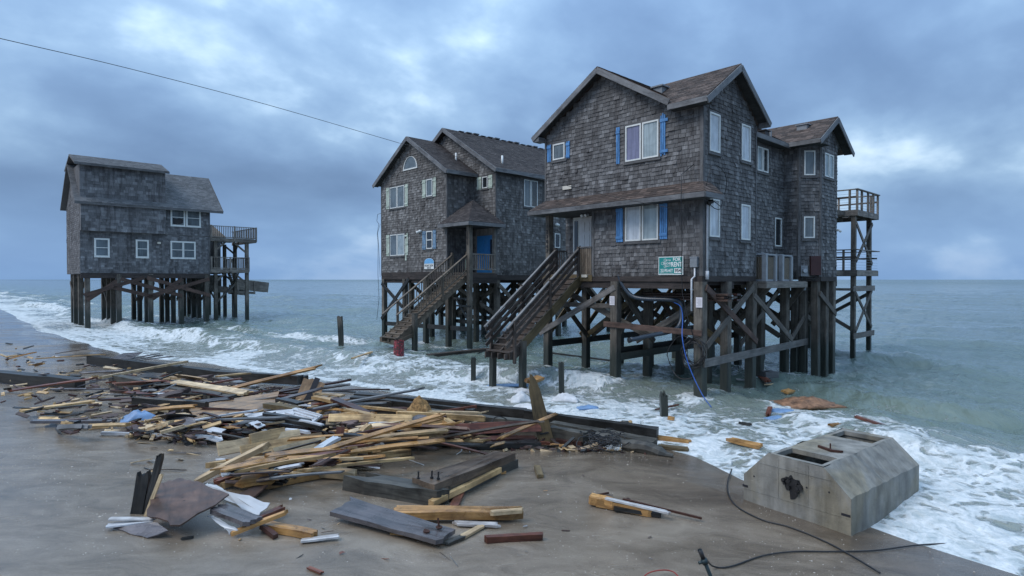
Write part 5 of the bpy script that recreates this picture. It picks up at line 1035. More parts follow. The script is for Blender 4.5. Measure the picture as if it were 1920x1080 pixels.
for p0, p1 in (((0.3, 0.6, 3.6), (3.4, 0.6, 1.6)), ((0.3, 0.6, 1.8), (3.4, 0.6, 3.6)), ((3.4, 3.3, 3.4), (0.2, 0.6, 1.8)), ((3.4, 0.6, 3.5), (6.4, 0.6, 1.6))): D1('brace', p0, p1, 0.06, 0.2, 'brace')
# lower wing, stair and hanging ramp behind the decks
mb = MB(); prism(mb, [(7.3, -2.0), (11.5, -2.0), (11.5, 3.2), (7.3, 3.2)], 4.4, 8.2); wing = obj('wing', mb, 'shake1', h1)
roof_plane(h1, [P(6.9, -2.2, 8.2), P(6.9, 3.6, 8.2), P(9.4, 3.0, 9.6), P(9.4, -2.2, 9.6)], 'roof0', 66, 0.12, 0.16)
W1 = Fr((7.3, 0), (0, 1), (-1, 0)); window(h1, W1, 0.6, 1.7, 6.0, 6.9, 1, ['glassmid'], trim='frame')
W1.board('deck_wall', 0.0, 3.2, 2.6, 4.3, 0.1, 0.16, 'deck', h1, False)
for i in range(10): D1('tread', (5.4, 3.6 + 0.06 * i, 4.9 - i * 0.21), (6.5, 3.6 + 0.06 * i, 4.9 - i * 0.21), 0.3, 0.05, 'deck')
for a in (5.4, 6.5): D1('stringer', (a, 3.6, 4.9), (a, 4.25, 2.8), 0.06, 0.3, 'deck')
D1('handrail', (5.4, 3.6, 5.9), (5.4, 4.2, 3.9), 0.06, 0.1, 'deck')
for i in range(9): D1('ramp_board', (6.0 - i * 0.02, 1.0 + i * 0.5, 3.1 - i * 0.05), (6.0 - i * 0.02, 1.48 + i * 0.5, 3.05 - i * 0.05), 0.05, 0.95 if i > 4 else 0.5, 'deck')
D1('ramp_board', (5.6, 4.2, 3.4), (5.6, 7.4, 3.0), 0.06, 1.05, 'deck'); D1('ramp_board', (6.6, 4.2, 3.4), (6.6, 7.4, 3.0), 0.06, 1.05, 'deck'); D1('ramp_board', (5.5, 0.0, 2.85), (5.5, 6.0, 2.45), 0.06, 0.25, 'deck')
for b_ in (5.9, 4.2): D1('rail_post', (5.55, b_, 2.4), (5.55, b_, 3.6), 0.1, 0.1, 'deck', (0, 1, 0))
for a, b_ in ((7.4, 0.2), (7.4, 3.0), (10.5, 3.0), (10.5, 0.2), (5.6, 3.9), (9, 1.5)): pile(h1, a, b_, 4.3 if a > 6 else 2.6, 0.32)

# ================================================================== THINGS FIXED TO OR KEPT AT THE HOUSES
bpy.context.view_layer.update()
MH3 = Matrix.Translation(h3.location) @ Matrix.Rotation(ROT, 4, 'Z'); MH2 = Matrix.Translation(h2.location) @ Matrix.Rotation(ROT, 4, 'Z')
def W3(a, b_, z): return MH3 @ P(a, b_, z)
def H3L(p): return MH3.inverted() @ p
def catmull(pts, n=6):
    pts = [Vector(p) for p in pts]; q = [pts[0] * 2 - pts[1]] + pts + [pts[-1] * 2 - pts[-2]]; r_ = []
    for i in range(1, len(q) - 2):
        for k in range(n):
            t = k / n; a, b_, c, d = q[i - 1], q[i], q[i + 1], q[i + 2]
            r_.append(0.5 * ((2 * b_) + (c - a) * t + (2 * a - 5 * b_ + 4 * c - d) * t * t + (3 * b_ - a - 3 * c + d) * t ** 3))
    r_.append(pts[-1]); return r_
def cable(name, label, cat, pts, r, mat, group=None, n=6):
    mb = MB(); mb.tube(catmull(pts, n), r, 6); o = obj(name, mb, mat, smooth=True); return tag(o, label, cat, group)
# rental sign
sg = empty('rental_sign', W3(1.1, -0.05, 4.0), ROT); tag(sg, 'teal and white rental sign on the shingles near the house corner', 'sign')
SF = Fr((0, 0), (1, 0), (0, -1))
mb = MB(); SF.box(mb, -0.46, 0.46, 0.0, 0.60, 0.0, 0.02); obj('border', mb, 'signwhite', sg)
mb = MB(); SF.box(mb, -0.435, 0.435, 0.03, 0.575, 0.021, 0.026); obj('panel', mb, 'teal', sg)
mb = MB(); SF.box(mb, -0.41, -0.14, 0.055, 0.215, 0.027, 0.031); obj('number_plate', mb, 'signwhite', sg)
def sign_text(par, s, x, z, size, mat, n=0.029, bold=0.004, sx=1.0):
    me = text_mesh(s, size, 0.002, bold); return obj('lettering', me, mat, par, Matrix.Translation((x, -n, z)) @ Matrix.Rotation(R(90), 4, 'X') @ Matrix.Diagonal((sx, 1, 1, 1)))
sign_text(sg, 'FOR', 0.23, 0.50, 0.15, 'signwhite'); sign_text(sg, 'RENT', 0.225, 0.335, 0.21, 'signwhite', bold=0.006, sx=0.78); sign_text(sg, '252-995-4477', -0.145, 0.135, 0.155, 'signwhite', bold=0.003, sx=0.53); sign_text(sg, '954', 0.275, 0.135, 0.15, 'ink', 0.033, 0.003)
sign_text(sg, 'OUTER', -0.10, 0.475, 0.07, 'signwhite', bold=0.001); sign_text(sg, 'BEACHES', -0.12, 0.375, 0.10, 'signwhite', bold=0.002, sx=0.72); sign_text(sg, 'REALTY', -0.10, 0.285, 0.06, 'signwhite', bold=0.001)
mb = MB()
for cx, cz_, rr in ((-0.20, 0.48, 0.05), (-0.2, 0.28, 0.045), (-0.3, 0.38, 0.045)):
    mb.tube([(cx + rr * math.cos(k * math.pi / 8), -0.029, cz_ + rr * math.sin(k * math.pi / 8)) for k in range(17)], 0.006, 5)
obj('emblem', mb, 'signwhite', sg)
mb = MB(); SF.box(mb, -0.12, 0.41, 0.045, 0.055, 0.027, 0.03); obj('rule', mb, 'signwhite', sg)
# arched name board of the middle house
ns = empty('name_board', MH2 @ P(1.73, -0.03, 4.45), ROT); tag(ns, 'arched white name board with blue sky print beside the middle house stairs', 'sign')
mb = MB(); ap = [(0.54, 0.0), (0.54, 0.46)] + [(0.54 * math.cos(math.pi * k / 12), 0.46 + 0.26 * math.sin(math.pi * k / 12)) for k in range(1, 12)] + [(-0.54, 0.46), (-0.54, 0.0)]
mb.slab([(x, 0, z) for x, z in ap], (0, -0.03, 0)); obj('edge', mb, 'ink', ns)
mb = MB(); mb.slab([(x * 0.92, -0.031, 0.03 + z * 0.92) for x, z in ap], (0, -0.006, 0)); obj('panel', mb, 'signwhite', ns)
mb = MB(); mb.slab([(x * 0.9, -0.038, 0.03 + z * 0.9) for x, z in ap if z >= 0.46], (0, -0.003, 0)); mb.slab([(0.48, -0.0382, 0.36), (0.48, -0.0382, 0.44), (-0.48, -0.0382, 0.44), (-0.48, -0.0382, 0.36)], (0, -0.003, 0)); obj('sky_print', mb, 'skyband', ns)
sign_text(ns, 'FRONT ROW', 0.0, 0.235, 0.17, 'ink', 0.04, 0.003, 0.86); sign_text(ns, 'SEATS', 0.0, 0.10, 0.16, 'ink', 0.04, 0.003, 0.9)
# air conditioners
def aircon(b0, label):
    r_ = empty('air_conditioner', W3(0.18, b0, 3.79), ROT); tag(r_, label, 'air conditioner', 'air conditioners on the shelf'); s_, hh_ = 0.40, 0.93
    mb = MB()
    for sx in (-1, 1):
        for sy in (-1, 1): mb.box(sx * s_ - 0.075, sx * s_ + 0.075, sy * s_ - 0.075, sy * s_ + 0.075, 0.0, hh_)
    mb.box(-s_, s_, -s_, s_, 0.0, 0.07); obj('casing', mb, 'acgrey', r_)
    mb = MB(); mb.box(-s_ + 0.03, s_ - 0.03, -s_ + 0.03, s_ - 0.03, 0.07, hh_ - 0.05); obj('coil', mb, 'acside', r_)
    for k in range(7):
        x = -s_ + 0.13 + k * 0.09
        for side in range(2):
            mb = MB(); (mb.box(x - 0.03, x + 0.03, -s_ - 0.01, -s_ + 0.02, 0.07, hh_ - 0.05) if side == 0 else mb.box(s_ - 0.02, s_ + 0.01, x - 0.03, x + 0.03, 0.07, hh_ - 0.05)); obj('louvre', mb, 'acside', r_)
    mb = MB(); mb.box(-s_ - 0.055, s_ + 0.055, -s_ - 0.055, s_ + 0.055, hh_, hh_ + 0.05); mb.tube([(0, 0, hh_ + 0.05), (0, 0, hh_ + 0.08)], 0.32, 20); obj('top_cover', mb, 'acgrey', r_)
aircon(4.35, 'bronze and grey air conditioner on the shelf, half hidden by the house corner'); aircon(5.75, 'bronze and grey air conditioner on the shelf, fully in view')
# notices on piles
for (a, b_, z, lab, f) in ((3.4, -0.17, 3.1, 'white paper notice pinned to the second front pile of the right house', 0), (0.0, -0.19, 3.13, 'white paper notice pinned to the corner pile of the right house', 0)):
    o_ = empty('paper_notice', W3(a, b_, z), ROT); tag(o_, lab, 'notice', 'notices on the piles'); mb = MB(); SF.box(mb, -0.11, 0.11, -0.16, 0.16, 0.0, 0.004); obj('sheet', mb, 'paper', o_)
    mb = MB()
    for k in range(7): SF.box(mb, -0.08, 0.08 - 0.02 * (k % 3), 0.1 - k * 0.035, 0.108 - k * 0.035, 0.0045, 0.0055)
    obj('printed_lines', mb, 'greymetal', o_)
# drain pipe of the right house
mb = MB(); mb.tube(catmull([H3L(DP(x, y, Y)) for x, y, Y in ((1160, 515, 21.4), (1168, 535, 21.3), (1192, 558, 21.0), (1255, 562, 20.3), (1275, 567, 20.2), (1278, 585, 20.1), (1276, 605, 20.0), (1262, 620, 19.9), (1215, 630, 19.8), (1180, 638, 19.7))], 5), 0.075, 10); obj('drain_pipe', mb, 'bluepipe', h3, smooth=True)
mb = MB(); p_ = [H3L(DP(1182, 637.5, 19.69)), H3L(DP(1178, 638.5, 19.67))]; mb.tube(p_, 0.092, 12); obj('pipe_collar', mb, 'black', h3)
cable('hose', 'thin bright blue hose dangling beside the corner pile into the surf', 'hose', [DP(1262, 566, 20.3), DP(1276, 575, 19.6), DP(1280, 598, 19.0), DP(1279, 630, 18.6), DP(1286, 668, 18.4), DP(1300, 706, 18.2), DP(1318, 742, 17.9), DP(1334, 764, 17.7)], 0.015, 'hose')
mb = MB()
for k in range(9):
    rr = 0.34 + 0.05 * math.sin(k * 2.1); c_ = W3(0.05 + 0.02 * k, -0.22, 1.62 - 0.05 * (k % 4)); ax = Vector((-math.cos(ROT), -math.sin(ROT), 0)); ay = Vector((0, 0, 1)); nv = Vector((V2[0], V2[1], 0))
    if k == 8: rr = 0.6; c_ = c_ - Vector((0, 0, 0.25)) + ax * 0.25
    mb.tube([c_ + ax * rr * math.cos(j * math.pi / 12) + ay * rr * 1.15 * math.sin(j * math.pi / 12) - nv * (0.05 + 0.06 * math.sin(j + k)) for j in range(25)], 0.014, 6)
o = obj('cable_coil', mb, 'cable', smooth=True); tag(o, 'loose coil of black and grey cable hung on the corner pile', 'cable')
for k in range(9):
    b_ = 0.7 + (k % 3) * 0.32; z = 3.18 + (k // 3) * 0.09
    o = beam('stored_board', W3(-0.55 + 0.12 * (k % 2), b_, z), W3(3.1 - 0.2 * (k % 4), b_ + 0.08, z), 0.26, 0.06, ['redbrace', 'brace', 'maroon'][k % 3]); tag(o, ['reddish', 'grey-brown', 'maroon'][k % 3] + ' board stored flat under the right house floor, ' + ['lowest', 'middle', 'top'][k // 3] + ' layer', 'board', 'boards stored under the floor')
# wires
cable('power_line', 'black overhead wire running from upper left to the middle house gable', 'wire', [DP(-260, 10, 16.5), DP(0, 72, 20.5), DP(240, 128, 25), DP(500, 196, 30.5), DP(748, 268, 36.3)], 0.013, 'cable')
cable('service_wire', 'thin black wire slung from the middle house roof to the right house front', 'wire', [DP(748, 268, 36.3), DP(850, 292, 33), DP(935, 318, 29), DP(1022, 338, 23), DP(1120, 362, 20.6), DP(1230, 385, 19.2), DP(1312, 398, 18.75)], 0.010, 'cable')

# ================================================================== OUT IN THE WATER
def S(px, py, z=0.0):
    d = ray(px, py); t = (z - EYE) / d[2]; p = d * t; return Vector((p[0], p[1], z))
def stump(name, label, px, pyb, pyt, w, lean=0.0, mat='pile', jag=0.04):
    b_ = S(px, pyb, 0.0); top = DP(px + lean, pyt, b_.y); L_ = (top - b_).length
    o = obj(name, plank_mesh(L_ + 1.2, w, w, int(px), (0, jag), 0.02), mat, None, basis(b_ - (top - b_).normalized() * 1.2, top, (0, 1, 0))); return tag(o, label, 'piling', 'broken pilings')
stump('broken_piling', 'lone dark piling standing in open water between the houses', 640, 650, 593, 0.26, -3)
stump('broken_piling', 'short stump of a piling in the surf, left of the right house stairs', 887, 720, 671, 0.18, 1)
t2 = stump('broken_piling', 'thin piling in the surf carrying a loose crossbar', 1053, 750, 678, 0.17, -1)
o = beam('crossbar', t2.matrix_local.inverted() @ DP(983, 662, 21.5), t2.matrix_local.inverted() @ DP(1064, 677, 19.05), 0.07, 0.12, 'brace', t2)
t3 = stump('broken_piling', 'split jagged piling stump at the edge of the white foam', 1245, 788, 740, 0.19, -1, 'pile', 0.1)
b_ = S(1243, 786, 0.0); o = beam('split_half', t3.matrix_local.inverted() @ b_, t3.matrix_local.inverted() @ DP(1243, 719, b_.y), 0.13, 0.12, 'brown', t3)
rp = S(747, 678); rp = Vector((rp.x, rp.y, 0))
pl_ = beam('wrapped_piling', Vector((rp.x, rp.y, -1.0)), DP(748, 640, rp.y), 0.34, 0.34, 'pile', None, (0, 1, 0)); tag(pl_, 'short piling wrapped in flaking red below the middle house stairs', 'piling')
mb = MB(); tt = DP(746, 642, rp.y) ; mb.tube([(0.7, 0, 0), (1.05, 0, 0), (1.4, 0, 0), (1.75, 0, 0), (2.0, 0, 0)], [0.245, 0.24, 0.25, 0.245, 0.24], 14, False); obj('red_wrap', mb, 'redwrap', pl_)
def seaz(p): return float(sea_fields(np.array([p.x]), np.array([p.y]))[0][0])
def floaty(name, label, cat, p0, p1, w, t, mat, z=0.03, roll=0.0, grp=None, seed=1, jag=0.05):
    a, b2 = S(*p0, z), S(*p1, z); zs_ = (seaz(a) + seaz(b2)) / 2; a, b2 = S(*p0, zs_ + z), S(*p1, zs_ + z); o = obj(name, plank_mesh((b2 - a).length, w, t, seed, (jag, jag)), mat, None, basis(a, b2, roll=roll)); return tag(o, label, cat, grp)
fl = 'boards afloat in the surf'
floaty('floating_board', 'orange-brown board afloat in the foam left of the concrete tank', 'board', (1368, 824), (1425, 837), 0.2, 0.07, 'orange', 0.07, 0.1, fl, 2)
floaty('floating_board', 'long thin reddish board afloat beyond the concrete tank', 'board', (1605, 781), (1690, 808), 0.1, 0.05, 'red', 0.08, 0, fl, 3)
floaty('floating_board', 'dark red board afloat beside the piles of the right house', 'board', (1411, 696), (1440, 715), 0.24, 0.08, 'red', 0.06, 0.1, fl, 4)
floaty('floating_board', 'small white strip afloat beside the piles', 'board', (1382, 711), (1407, 714), 0.1, 0.05, 'white', 0.05, 0, fl, 5)
floaty('floating_board', 'short pale stick afloat below the red floating board', 'board', (1436, 721), (1449, 720), 0.09, 0.04, 'pale', 0.05, 0, fl, 6)
floaty('floating_board', 'small tan board afloat just behind the orange scum', 'board', (1472, 735), (1485, 732), 0.25, 0.08, 'orange', 0.08, 0.2, fl, 7)
floaty('floating_board', 'short red-brown stick poking from the foam beside blue float', 'board', (1440, 778), (1444, 764), 0.13, 0.07, 'red', 0.05, 0, fl, 8)
floaty('floating_board', 'dark stub afloat in the foam, left of the blue float', 'board', (1389, 793), (1406, 796), 0.08, 0.06, 'dark', 0.05, 0, fl, 9)
floaty('floating_board', 'red branch-like board afloat by the split stump', 'board', (1229, 768), (1272, 759), 0.05, 0.04, 'red', 0.1, 0, fl, 10)
floaty('floating_board', 'brown wedge of wood afloat right of the split stump', 'board', (1253, 783), (1264, 785), 0.14, 0.07, 'orange', 0.06, 0, fl, 11)
floaty('floating_board', 'long dark beam awash between the two stairs', 'beam', (803, 667), (915, 655), 0.25, 0.14, 'stair', 0.1, 0.1, fl, 12)
floaty('floating_board', 'long sunken board awash under the right house', 'beam', (1020, 660), (1145, 676), 0.12, 0.08, 'dark', 0.08, 0, fl, 13)
floaty('floating_board', 'reddish chunk afloat behind the upright plank', 'board', (990, 716), (1014, 708), 0.28, 0.1, 'orange', 0.16, 0.3, fl, 14)
floaty('floating_board', 'yellow stick awash at the far left of the open water', 'board', (660, 672), (697, 660), 0.1, 0.06, 'pine', 0.1, 0, fl, 15)
floaty('floating_board', 'tiny orange board awash in front of the concrete tank foam', 'board', (1558, 797), (1574, 795), 0.12, 0.05, 'orange', 0.05, 0, fl, 16)
fb = floaty('floating_block', 'grey block with two holes afloat beside the piles', 'block', (1429, 702), (1453, 701), 0.45, 0.22, 'slate', 0.08, 0.0, None, 17, 0.0)
for k in (0.18, 0.36): mb = MB(); mb.box(k - 0.06, k + 0.06, -0.1, 0.1, 0.112, 0.116); obj('dark_hole_patch', mb, 'ink', fb)  # flat black patches painted for the shade inside the two holes
def crumple(name, label, cat, c, sx, sy, hgt, mat, seed, rz=0.0, grp=None, n=16, round_=True):
    r_ = np.random.RandomState(seed); mb = MB(); gx = np.linspace(-1, 1, n); X_, Y_ = np.meshgrid(gx, gx, indexing='ij'); o1, o2 = r_.rand(2) * 50
    edge = np.clip(1 - (X_ ** 2 + Y_ ** 2) * 0.85, 0, 1) if round_ else np.clip(1.1 - np.maximum(abs(X_), abs(Y_)) ** 4, 0, 1)
    Zc = hgt * (edge * (0.25 + 1.1 * fbm(X_ * 2.5 + o1, Y_ * 2.5 + o2, 4, 0.6)) - 0.12)
    wx = X_ * sx * (0.75 + 0.5 * fbm(Y_ * 1.7 + o2, X_ * 1.7, 3)); wy = Y_ * sy * (0.75 + 0.5 * fbm(X_ * 1.7 + o1, Y_ * 1.7 + 9, 3)); c = c + Vector((0, 0, max(0.0, seaz(c)) if float(sand_z(np.array([c.x]), np.array([c.y]))[0]) < c.z - 0.04 and c.z < 0.1 else 0.0))
    mb.v = [(wx[i, j], wy[i, j], Zc[i, j]) for i in range(n) for j in range(n)]
    mb.f = [(i * n + j, (i + 1) * n + j, (i + 1) * n + j + 1, i * n + j + 1) for i in range(n - 1) for j in range(n - 1)]
    mb.v += [(x_, y_, -0.25 * hgt - 0.03) for x_, y_, _ in mb.v[:n * n]]; K = n * n
    mb.f += [(K + i * n + j, K + i * n + j + 1, K + (i + 1) * n + j + 1, K + (i + 1) * n + j) for i in range(n - 1) for j in range(n - 1)]
    for i in range(n - 1): mb.f += [(i, i + 1, K + i + 1, K + i), (i * n, K + i * n, K + (i + 1) * n, (i + 1) * n), (i * n + n - 1, (i + 1) * n + n - 1, K + (i + 1) * n + n - 1, K + i * n + n - 1), ((n - 1) * n + i, K + (n - 1) * n + i, K + (n - 1) * n + i + 1, (n - 1) * n + i + 1)]
    o = obj(name, mb, mat, None, Matrix.Translation(c) @ Matrix.Rotation(rz, 4, 'Z'), smooth=True); return tag(o, label, cat, grp)
crumple('insulation_raft', 'orange-brown raft of sodden insulation afloat right of the piles', 'insulation', S(1508, 755, 0.0), 0.95, 0.6, 0.22, 'foamorange', 3, 0.1, n=26)
crumple('blue_float', 'larger blue plastic sheet awash in the foam, above the smaller one', 'plastic sheet', S(1465, 771, 0.02), 0.4, 0.24, 0.09, 'tarp', 4, 0.2, 'blue sheets awash')
crumple('blue_float', 'smaller blue plastic sheet awash just below the larger one', 'plastic sheet', S(1455, 787, 0.02), 0.32, 0.14, 0.07, 'tarp', 5, 0.3, 'blue sheets awash')
crumple('blue_float', 'blue plastic sheet awash near the upright plank', 'plastic sheet', S(1102, 770, 0.04), 0.3, 0.16, 0.08, 'tarp', 6, 0.1, 'blue sheets awash')
crumple('blue_float', 'blue strip of plastic awash beside the stair pilings', 'plastic sheet', S(952, 725, 0.04), 0.7, 0.16, 0.07, 'tarp', 7, 0.1, 'blue sheets awash')
crumple('white_cloth', 'white cloth bundle lying at the water edge left of the upright plank', 'cloth', S(975, 752, 0.05), 0.34, 0.26, 0.3, 'cloth', 8, 0.3, 'white cloths')
crumple('white_cloth', 'trailing white cloth strip below the cloth bundle', 'cloth', S(985, 766, 0.05), 0.42, 0.14, 0.14, 'cloth', 9, -0.5, 'white cloths')
crumple('white_cloth', 'grey-white cloth caught at the foot of the crossbar piling', 'cloth', S(1060, 755, 0.05), 0.42, 0.16, 0.22, 'cloth', 10, -0.3, 'white cloths')
crumple('white_cloth', 'small pale rag awash behind the cloth bundle', 'cloth', S(980, 738, 0.05), 0.3, 0.14, 0.12, 'cloth', 11, 0.2, 'white cloths')

# ================================================================== CONCRETE TANK
tw = Vector((0.617, -0.787, 0)); tl_ = Vector((0.787, 0.617, 0)); W_, L_ = 1.74, 2.68
to = Vector((5.01, 8.85, 0)) - tw * W_; mt4 = Matrix((tw, tl_, (0, 0, 1))).transposed().to_4x4(); mt4.translation = to
tank = empty('septic_tank', to); tank.matrix_local = mt4; tag(tank, 'exposed grey concrete septic tank with chamfered top and two open hatches', 'tank')
prof = [(0, -0.8), (0, 0.53), (0.463, 0.99), (1.332, 0.99), (W_, 0.60), (W_, -0.8)]
mb = MB(); k = len(prof); nseg = 14; rj = random.Random(5)
for i in range(nseg + 1):
    y = L_ * i / nseg
    for j, (x, z) in enumerate(prof): jt = 0.016 if 0 < j < 5 else 0; mb.v.append((x + rj.uniform(-jt, jt), y + (rj.uniform(-.004, .004) if i in (0, nseg) else 0), z + rj.uniform(-jt, jt)))
for i in range(nseg):
    for j in range(k - 1):
        if j == 2: continue
        a = i * k + j; mb.f.append((a, a + k, a + k + 1, a + 1))
mb.f.append(tuple(range(k))); mb.f.append(tuple(range(nseg * k + k - 1, nseg * k - 1, -1)))
hat = [(0.53, 1.27, 0.09, 0.62), (0.55, 1.25, 2.0, 2.55)]; zt = 0.99
def tq(x0, x1, y0, y1): mb.poly([(x0, y0, zt), (x1, y0, zt), (x1, y1, zt), (x0, y1, zt)])
(ax0, ax1, ay0, ay1), (bx0, bx1, by0, by1) = hat; e0, e1 = 0.463, 1.332
tq(e0, e1, 0, ay0); tq(e0, ax0, ay0, ay1); tq(ax1, e1, ay0, ay1); tq(e0, e1, ay1, by0); tq(e0, bx0, by0, by1); tq(bx1, e1, by0, by1); tq(e0, e1, by1, L_)
for (x0, x1, y0, y1) in hat:
    c4 = [(x0, y0), (x0, y1), (x1, y1), (x1, y0)]
    for i in range(4): (p, q), (r_, s_) = c4[i], c4[(i + 1) % 4]; mb.poly([(p, q, zt), (r_, s_, zt), (r_, s_, zt - 0.075), (p, q, zt - 0.075)])
obj('shell', mb, 'concrete', tank)
mb = MB(); ci = [(0.1, -0.7), (0.1, 0.47), (0.47, 0.915), (1.33, 0.915), (W_ - 0.1, 0.54), (W_ - 0.1, -0.7)]; (cx0, cx1) = (0.47, 1.33); zc = 0.91
for j in range(5):
    if j != 2: mb.poly([(ci[j][0], 0.1, ci[j][1]), (ci[j + 1][0], 0.1, ci[j + 1][1]), (ci[j + 1][0], L_ - 0.1, ci[j + 1][1]), (ci[j][0], L_ - 0.1, ci[j][1])])
for y in (0.1, L_ - 0.1): mb.poly([(x, y, z) for x, z in ci])
for (x0, x1, y0, y1) in ((cx0, cx1, 0.1, ay0), (cx0, ax0, ay0, ay1), (ax1, cx1, ay0, ay1), (cx0, cx1, ay1, by0), (cx0, bx0, by0, by1), (bx1, cx1, by0, by1), (cx0, cx1, by1, L_ - 0.1)): mb.poly([(x0, y0, zc), (x1, y0, zc), (x1, y1, zc), (x0, y1, zc)])
obj('cavity', mb, 'concrete', tank)
mb = MB(); mb.box(0.12, W_ - 0.12, 0.12, L_ - 0.12, -0.6, -0.35); obj('black_floor', mb, 'ink', tank)  # black floor slab, its colour stands in for the dark inside the tank
rj = random.Random(12); mb = MB()
ring = [(0.86 + rr * math.cos(q) * 0.95, 0.02, 0.58 + rr * math.sin(q) * 1.1) for q, rr in [(k * 0.35, 0.125 + rj.uniform(-0.035, 0.045) + (0.09 if 12 < k < 15 else 0)) for k in range(18)]]
mb.slab(ring, (0, -0.032, 0))
for k in range(16):
    q = rj.uniform(0, 6.28); rr = rj.uniform(0.05, 0.15); cx_, cz_ = 0.86 + rr * math.cos(q), 0.58 + rr * math.sin(q); w_ = rj.uniform(0.015, 0.04)
    mb.slab([(cx_ + w_ * math.cos(t) * rj.uniform(.6, 1.3), 0.0, cz_ + w_ * math.sin(t) * rj.uniform(.6, 1.3)) for t in (0, 1.2, 2.4, 3.7, 5.0)], (rj.uniform(-.01, .01), -rj.uniform(0.03, 0.07), rj.uniform(-.01, .01)))
obj('tar_patch', mb, 'black', tank)
for z0 in (0.80, 0.30): mb = MB(); mb.box(0.02 if z0 < 0.5 else 0.3, W_ - 0.02 if z0 < 0.5 else 1.45, -0.005, 0.01, z0, z0 + 0.006); obj('form_seam', mb, 'concrete', tank)
for x0 in (0.62, 1.1): mb = MB(); mb.box(x0, x0 + 0.006, -0.005, 0.01, 0.32, 0.95); obj('form_seam', mb, 'concrete', tank)
for x, z in ((0.20, 0.55), (1.08, 0.60), (1.42, 0.62)): mb = MB(); mb.tube([(x, 0.01, z), (x, -0.004, z)], 0.014, 8); obj('dark_bolt_disc', mb, 'ink', tank)  # black discs stand in for the shade inside bolt holes
mb = MB(); mb.slab([(0.78, 1.0, 0.995), (1.05, 0.88, 0.995), (1.18, 0.96, 0.995), (1.2, 0.99, 0.995), (1.06, 0.93, 0.995), (0.79, 1.04, 0.995)], (0, 0, 0.035)); mb.tube([(0.98, 1.02, 0.99), (0.98, 1.02, 1.10)], 0.012, 6); obj('lifting_bar', mb, 'rust', tank)
for x0, x1 in ((W_ - 0.14, W_ - 0.01), (-0.006, 0.09)): mb = MB(); mb.box(x0, x1, -0.006, 0.02, 0.33, 0.365); obj('dark_notch_box', mb, 'ink', tank)  # small black boxes stand in for shaded notches at the face edges

# ================================================================== WRECKAGE ON THE SAND
_n = [0]
def D(label, p0, p1, w, t, mat, h0=0.06, h1=None, roll=0.0, jag=0.04, bend=0.0, name='broken_board', cat='board', grp='wreckage boards on the sand'):
    """board whose centre line is seen from pixel p0 to p1, h above the sand"""
    _n[0] += 1; a, b_ = G(*p0, h0), G(*p1, h0 if h1 is None else h1)
    o = obj(name, plank_mesh((b_ - a).length, w, t, 100 + _n[0], (jag, jag), bend), mat, None, basis(a, b_, roll=R(roll))); return tag(o, label, cat, grp)
def UP(label, pb, pt, w, t, mat, dy=0.0, name='upright_board', cat='board', jag=(0, 0.1), roll=0.0, taper=0.0, h=0.0):
    _n[0] += 1; a = G(*pb, h); b_ = DP(*pt, a.y + dy); d = (b_ - a).normalized(); a = a - d * 0.15
    o = obj(name, plank_mesh((b_ - a).length, w, t, 200 + _n[0], jag, 0, taper), mat, None, basis(a, b_, (0, -1, 0), R(roll))); return tag(o, label, cat)
def SHEET(label, pts, thick, mat, name='plywood_sheet', cat='sheet', grp=None, ruffle=0.012, sub=3):
    """flat sheet through pixel/height corners (px, py, h)"""
    q = [G(x, y, h) for x, y, h in pts]; c = sum(q, Vector()) / len(q); x_ = (q[1] - q[0]).normalized(); nrm = Vector()
    for i in range(len(q)): nrm += (q[i] - c).cross(q[(i + 1) % len(q)] - c)
    nrm.normalize(); nrm = -nrm if nrm.z < 0 else nrm
    y_ = nrm.cross(x_).normalized(); m4 = Matrix((x_, y_, nrm)).transposed().to_4x4(); m4.translation = c; inv = m4.inverted(); loc = [inv @ p for p in q]; r_ = random.Random(len(label) + int(pts[0][0])); edge = []
    for i in range(len(loc)):
        a, b_ = loc[i], loc[(i + 1) % len(loc)]
        for k in range(sub * 2): f = k / (sub * 2); e_ = a.lerp(b_, f); edge.append(e_ + Vector((r_.uniform(-1, 1) * ruffle, r_.uniform(-1, 1) * ruffle, 0)))
    mb = MB(); mb.slab([(e_.x, e_.y, e_.z * 0.6) for e_ in edge], (0, 0, -thick)); o = obj(name, mb, mat, None, m4); return tag(o, label, cat, grp)

# --- heavy timbers along the water edge
T = 'heavy timbers at the water edge'
D('black square timber running out at the far left back of the heap', (170, 674), (405, 702), 0.34, 0.34, 'dark', 0.22, 0.2, 0, 0.0, name='timber', cat='timber', grp=T)
D('long black timber at the back of the heap, near the left foam', (398, 702), (563, 713), 0.3, 0.32, 'dark', 0.2, 0.2, 0, 0.02, name='timber', cat='timber', grp=T)
D('short black timber end with hanging bolts at the back of the heap', (545, 708), (574, 711), 0.22, 0.24, 'dark', 0.22, 0.22, 0, 0.0, name='timber', cat='timber', grp=T)
D('broad grey timber lying diagonally at the far left', (215, 712), (405, 752), 0.36, 0.36, 'greybeam', 0.2, 0.22, 0, 0.0, name='timber', cat='timber', grp=T)
D('second grey timber end beside the diagonal grey timber', (330, 722), (440, 752), 0.34, 0.34, 'greybeam', 0.2, 0.25, 0, 0.0, name='timber', cat='timber', grp=T)
D('black timber set on edge in front of the diagonal grey timber', (251, 759), (388, 769), 0.14, 0.42, 'dark', 0.22, 0.24, 0, 0.0, name='timber', cat='timber', grp=T)
D('long black timber behind the yellow boards, front one of a pair', (660, 756), (890, 783), 0.2, 0.42, 'dark', 0.2, 0.2, 0, 0.0, name='timber', cat='timber', grp=T)
D('long black timber behind the yellow boards, rear one of a pair', (668, 745), (985, 777), 0.25, 0.3, 'dark', 0.16, 0.16, 0, 0.0, name='timber', cat='timber', grp=T)
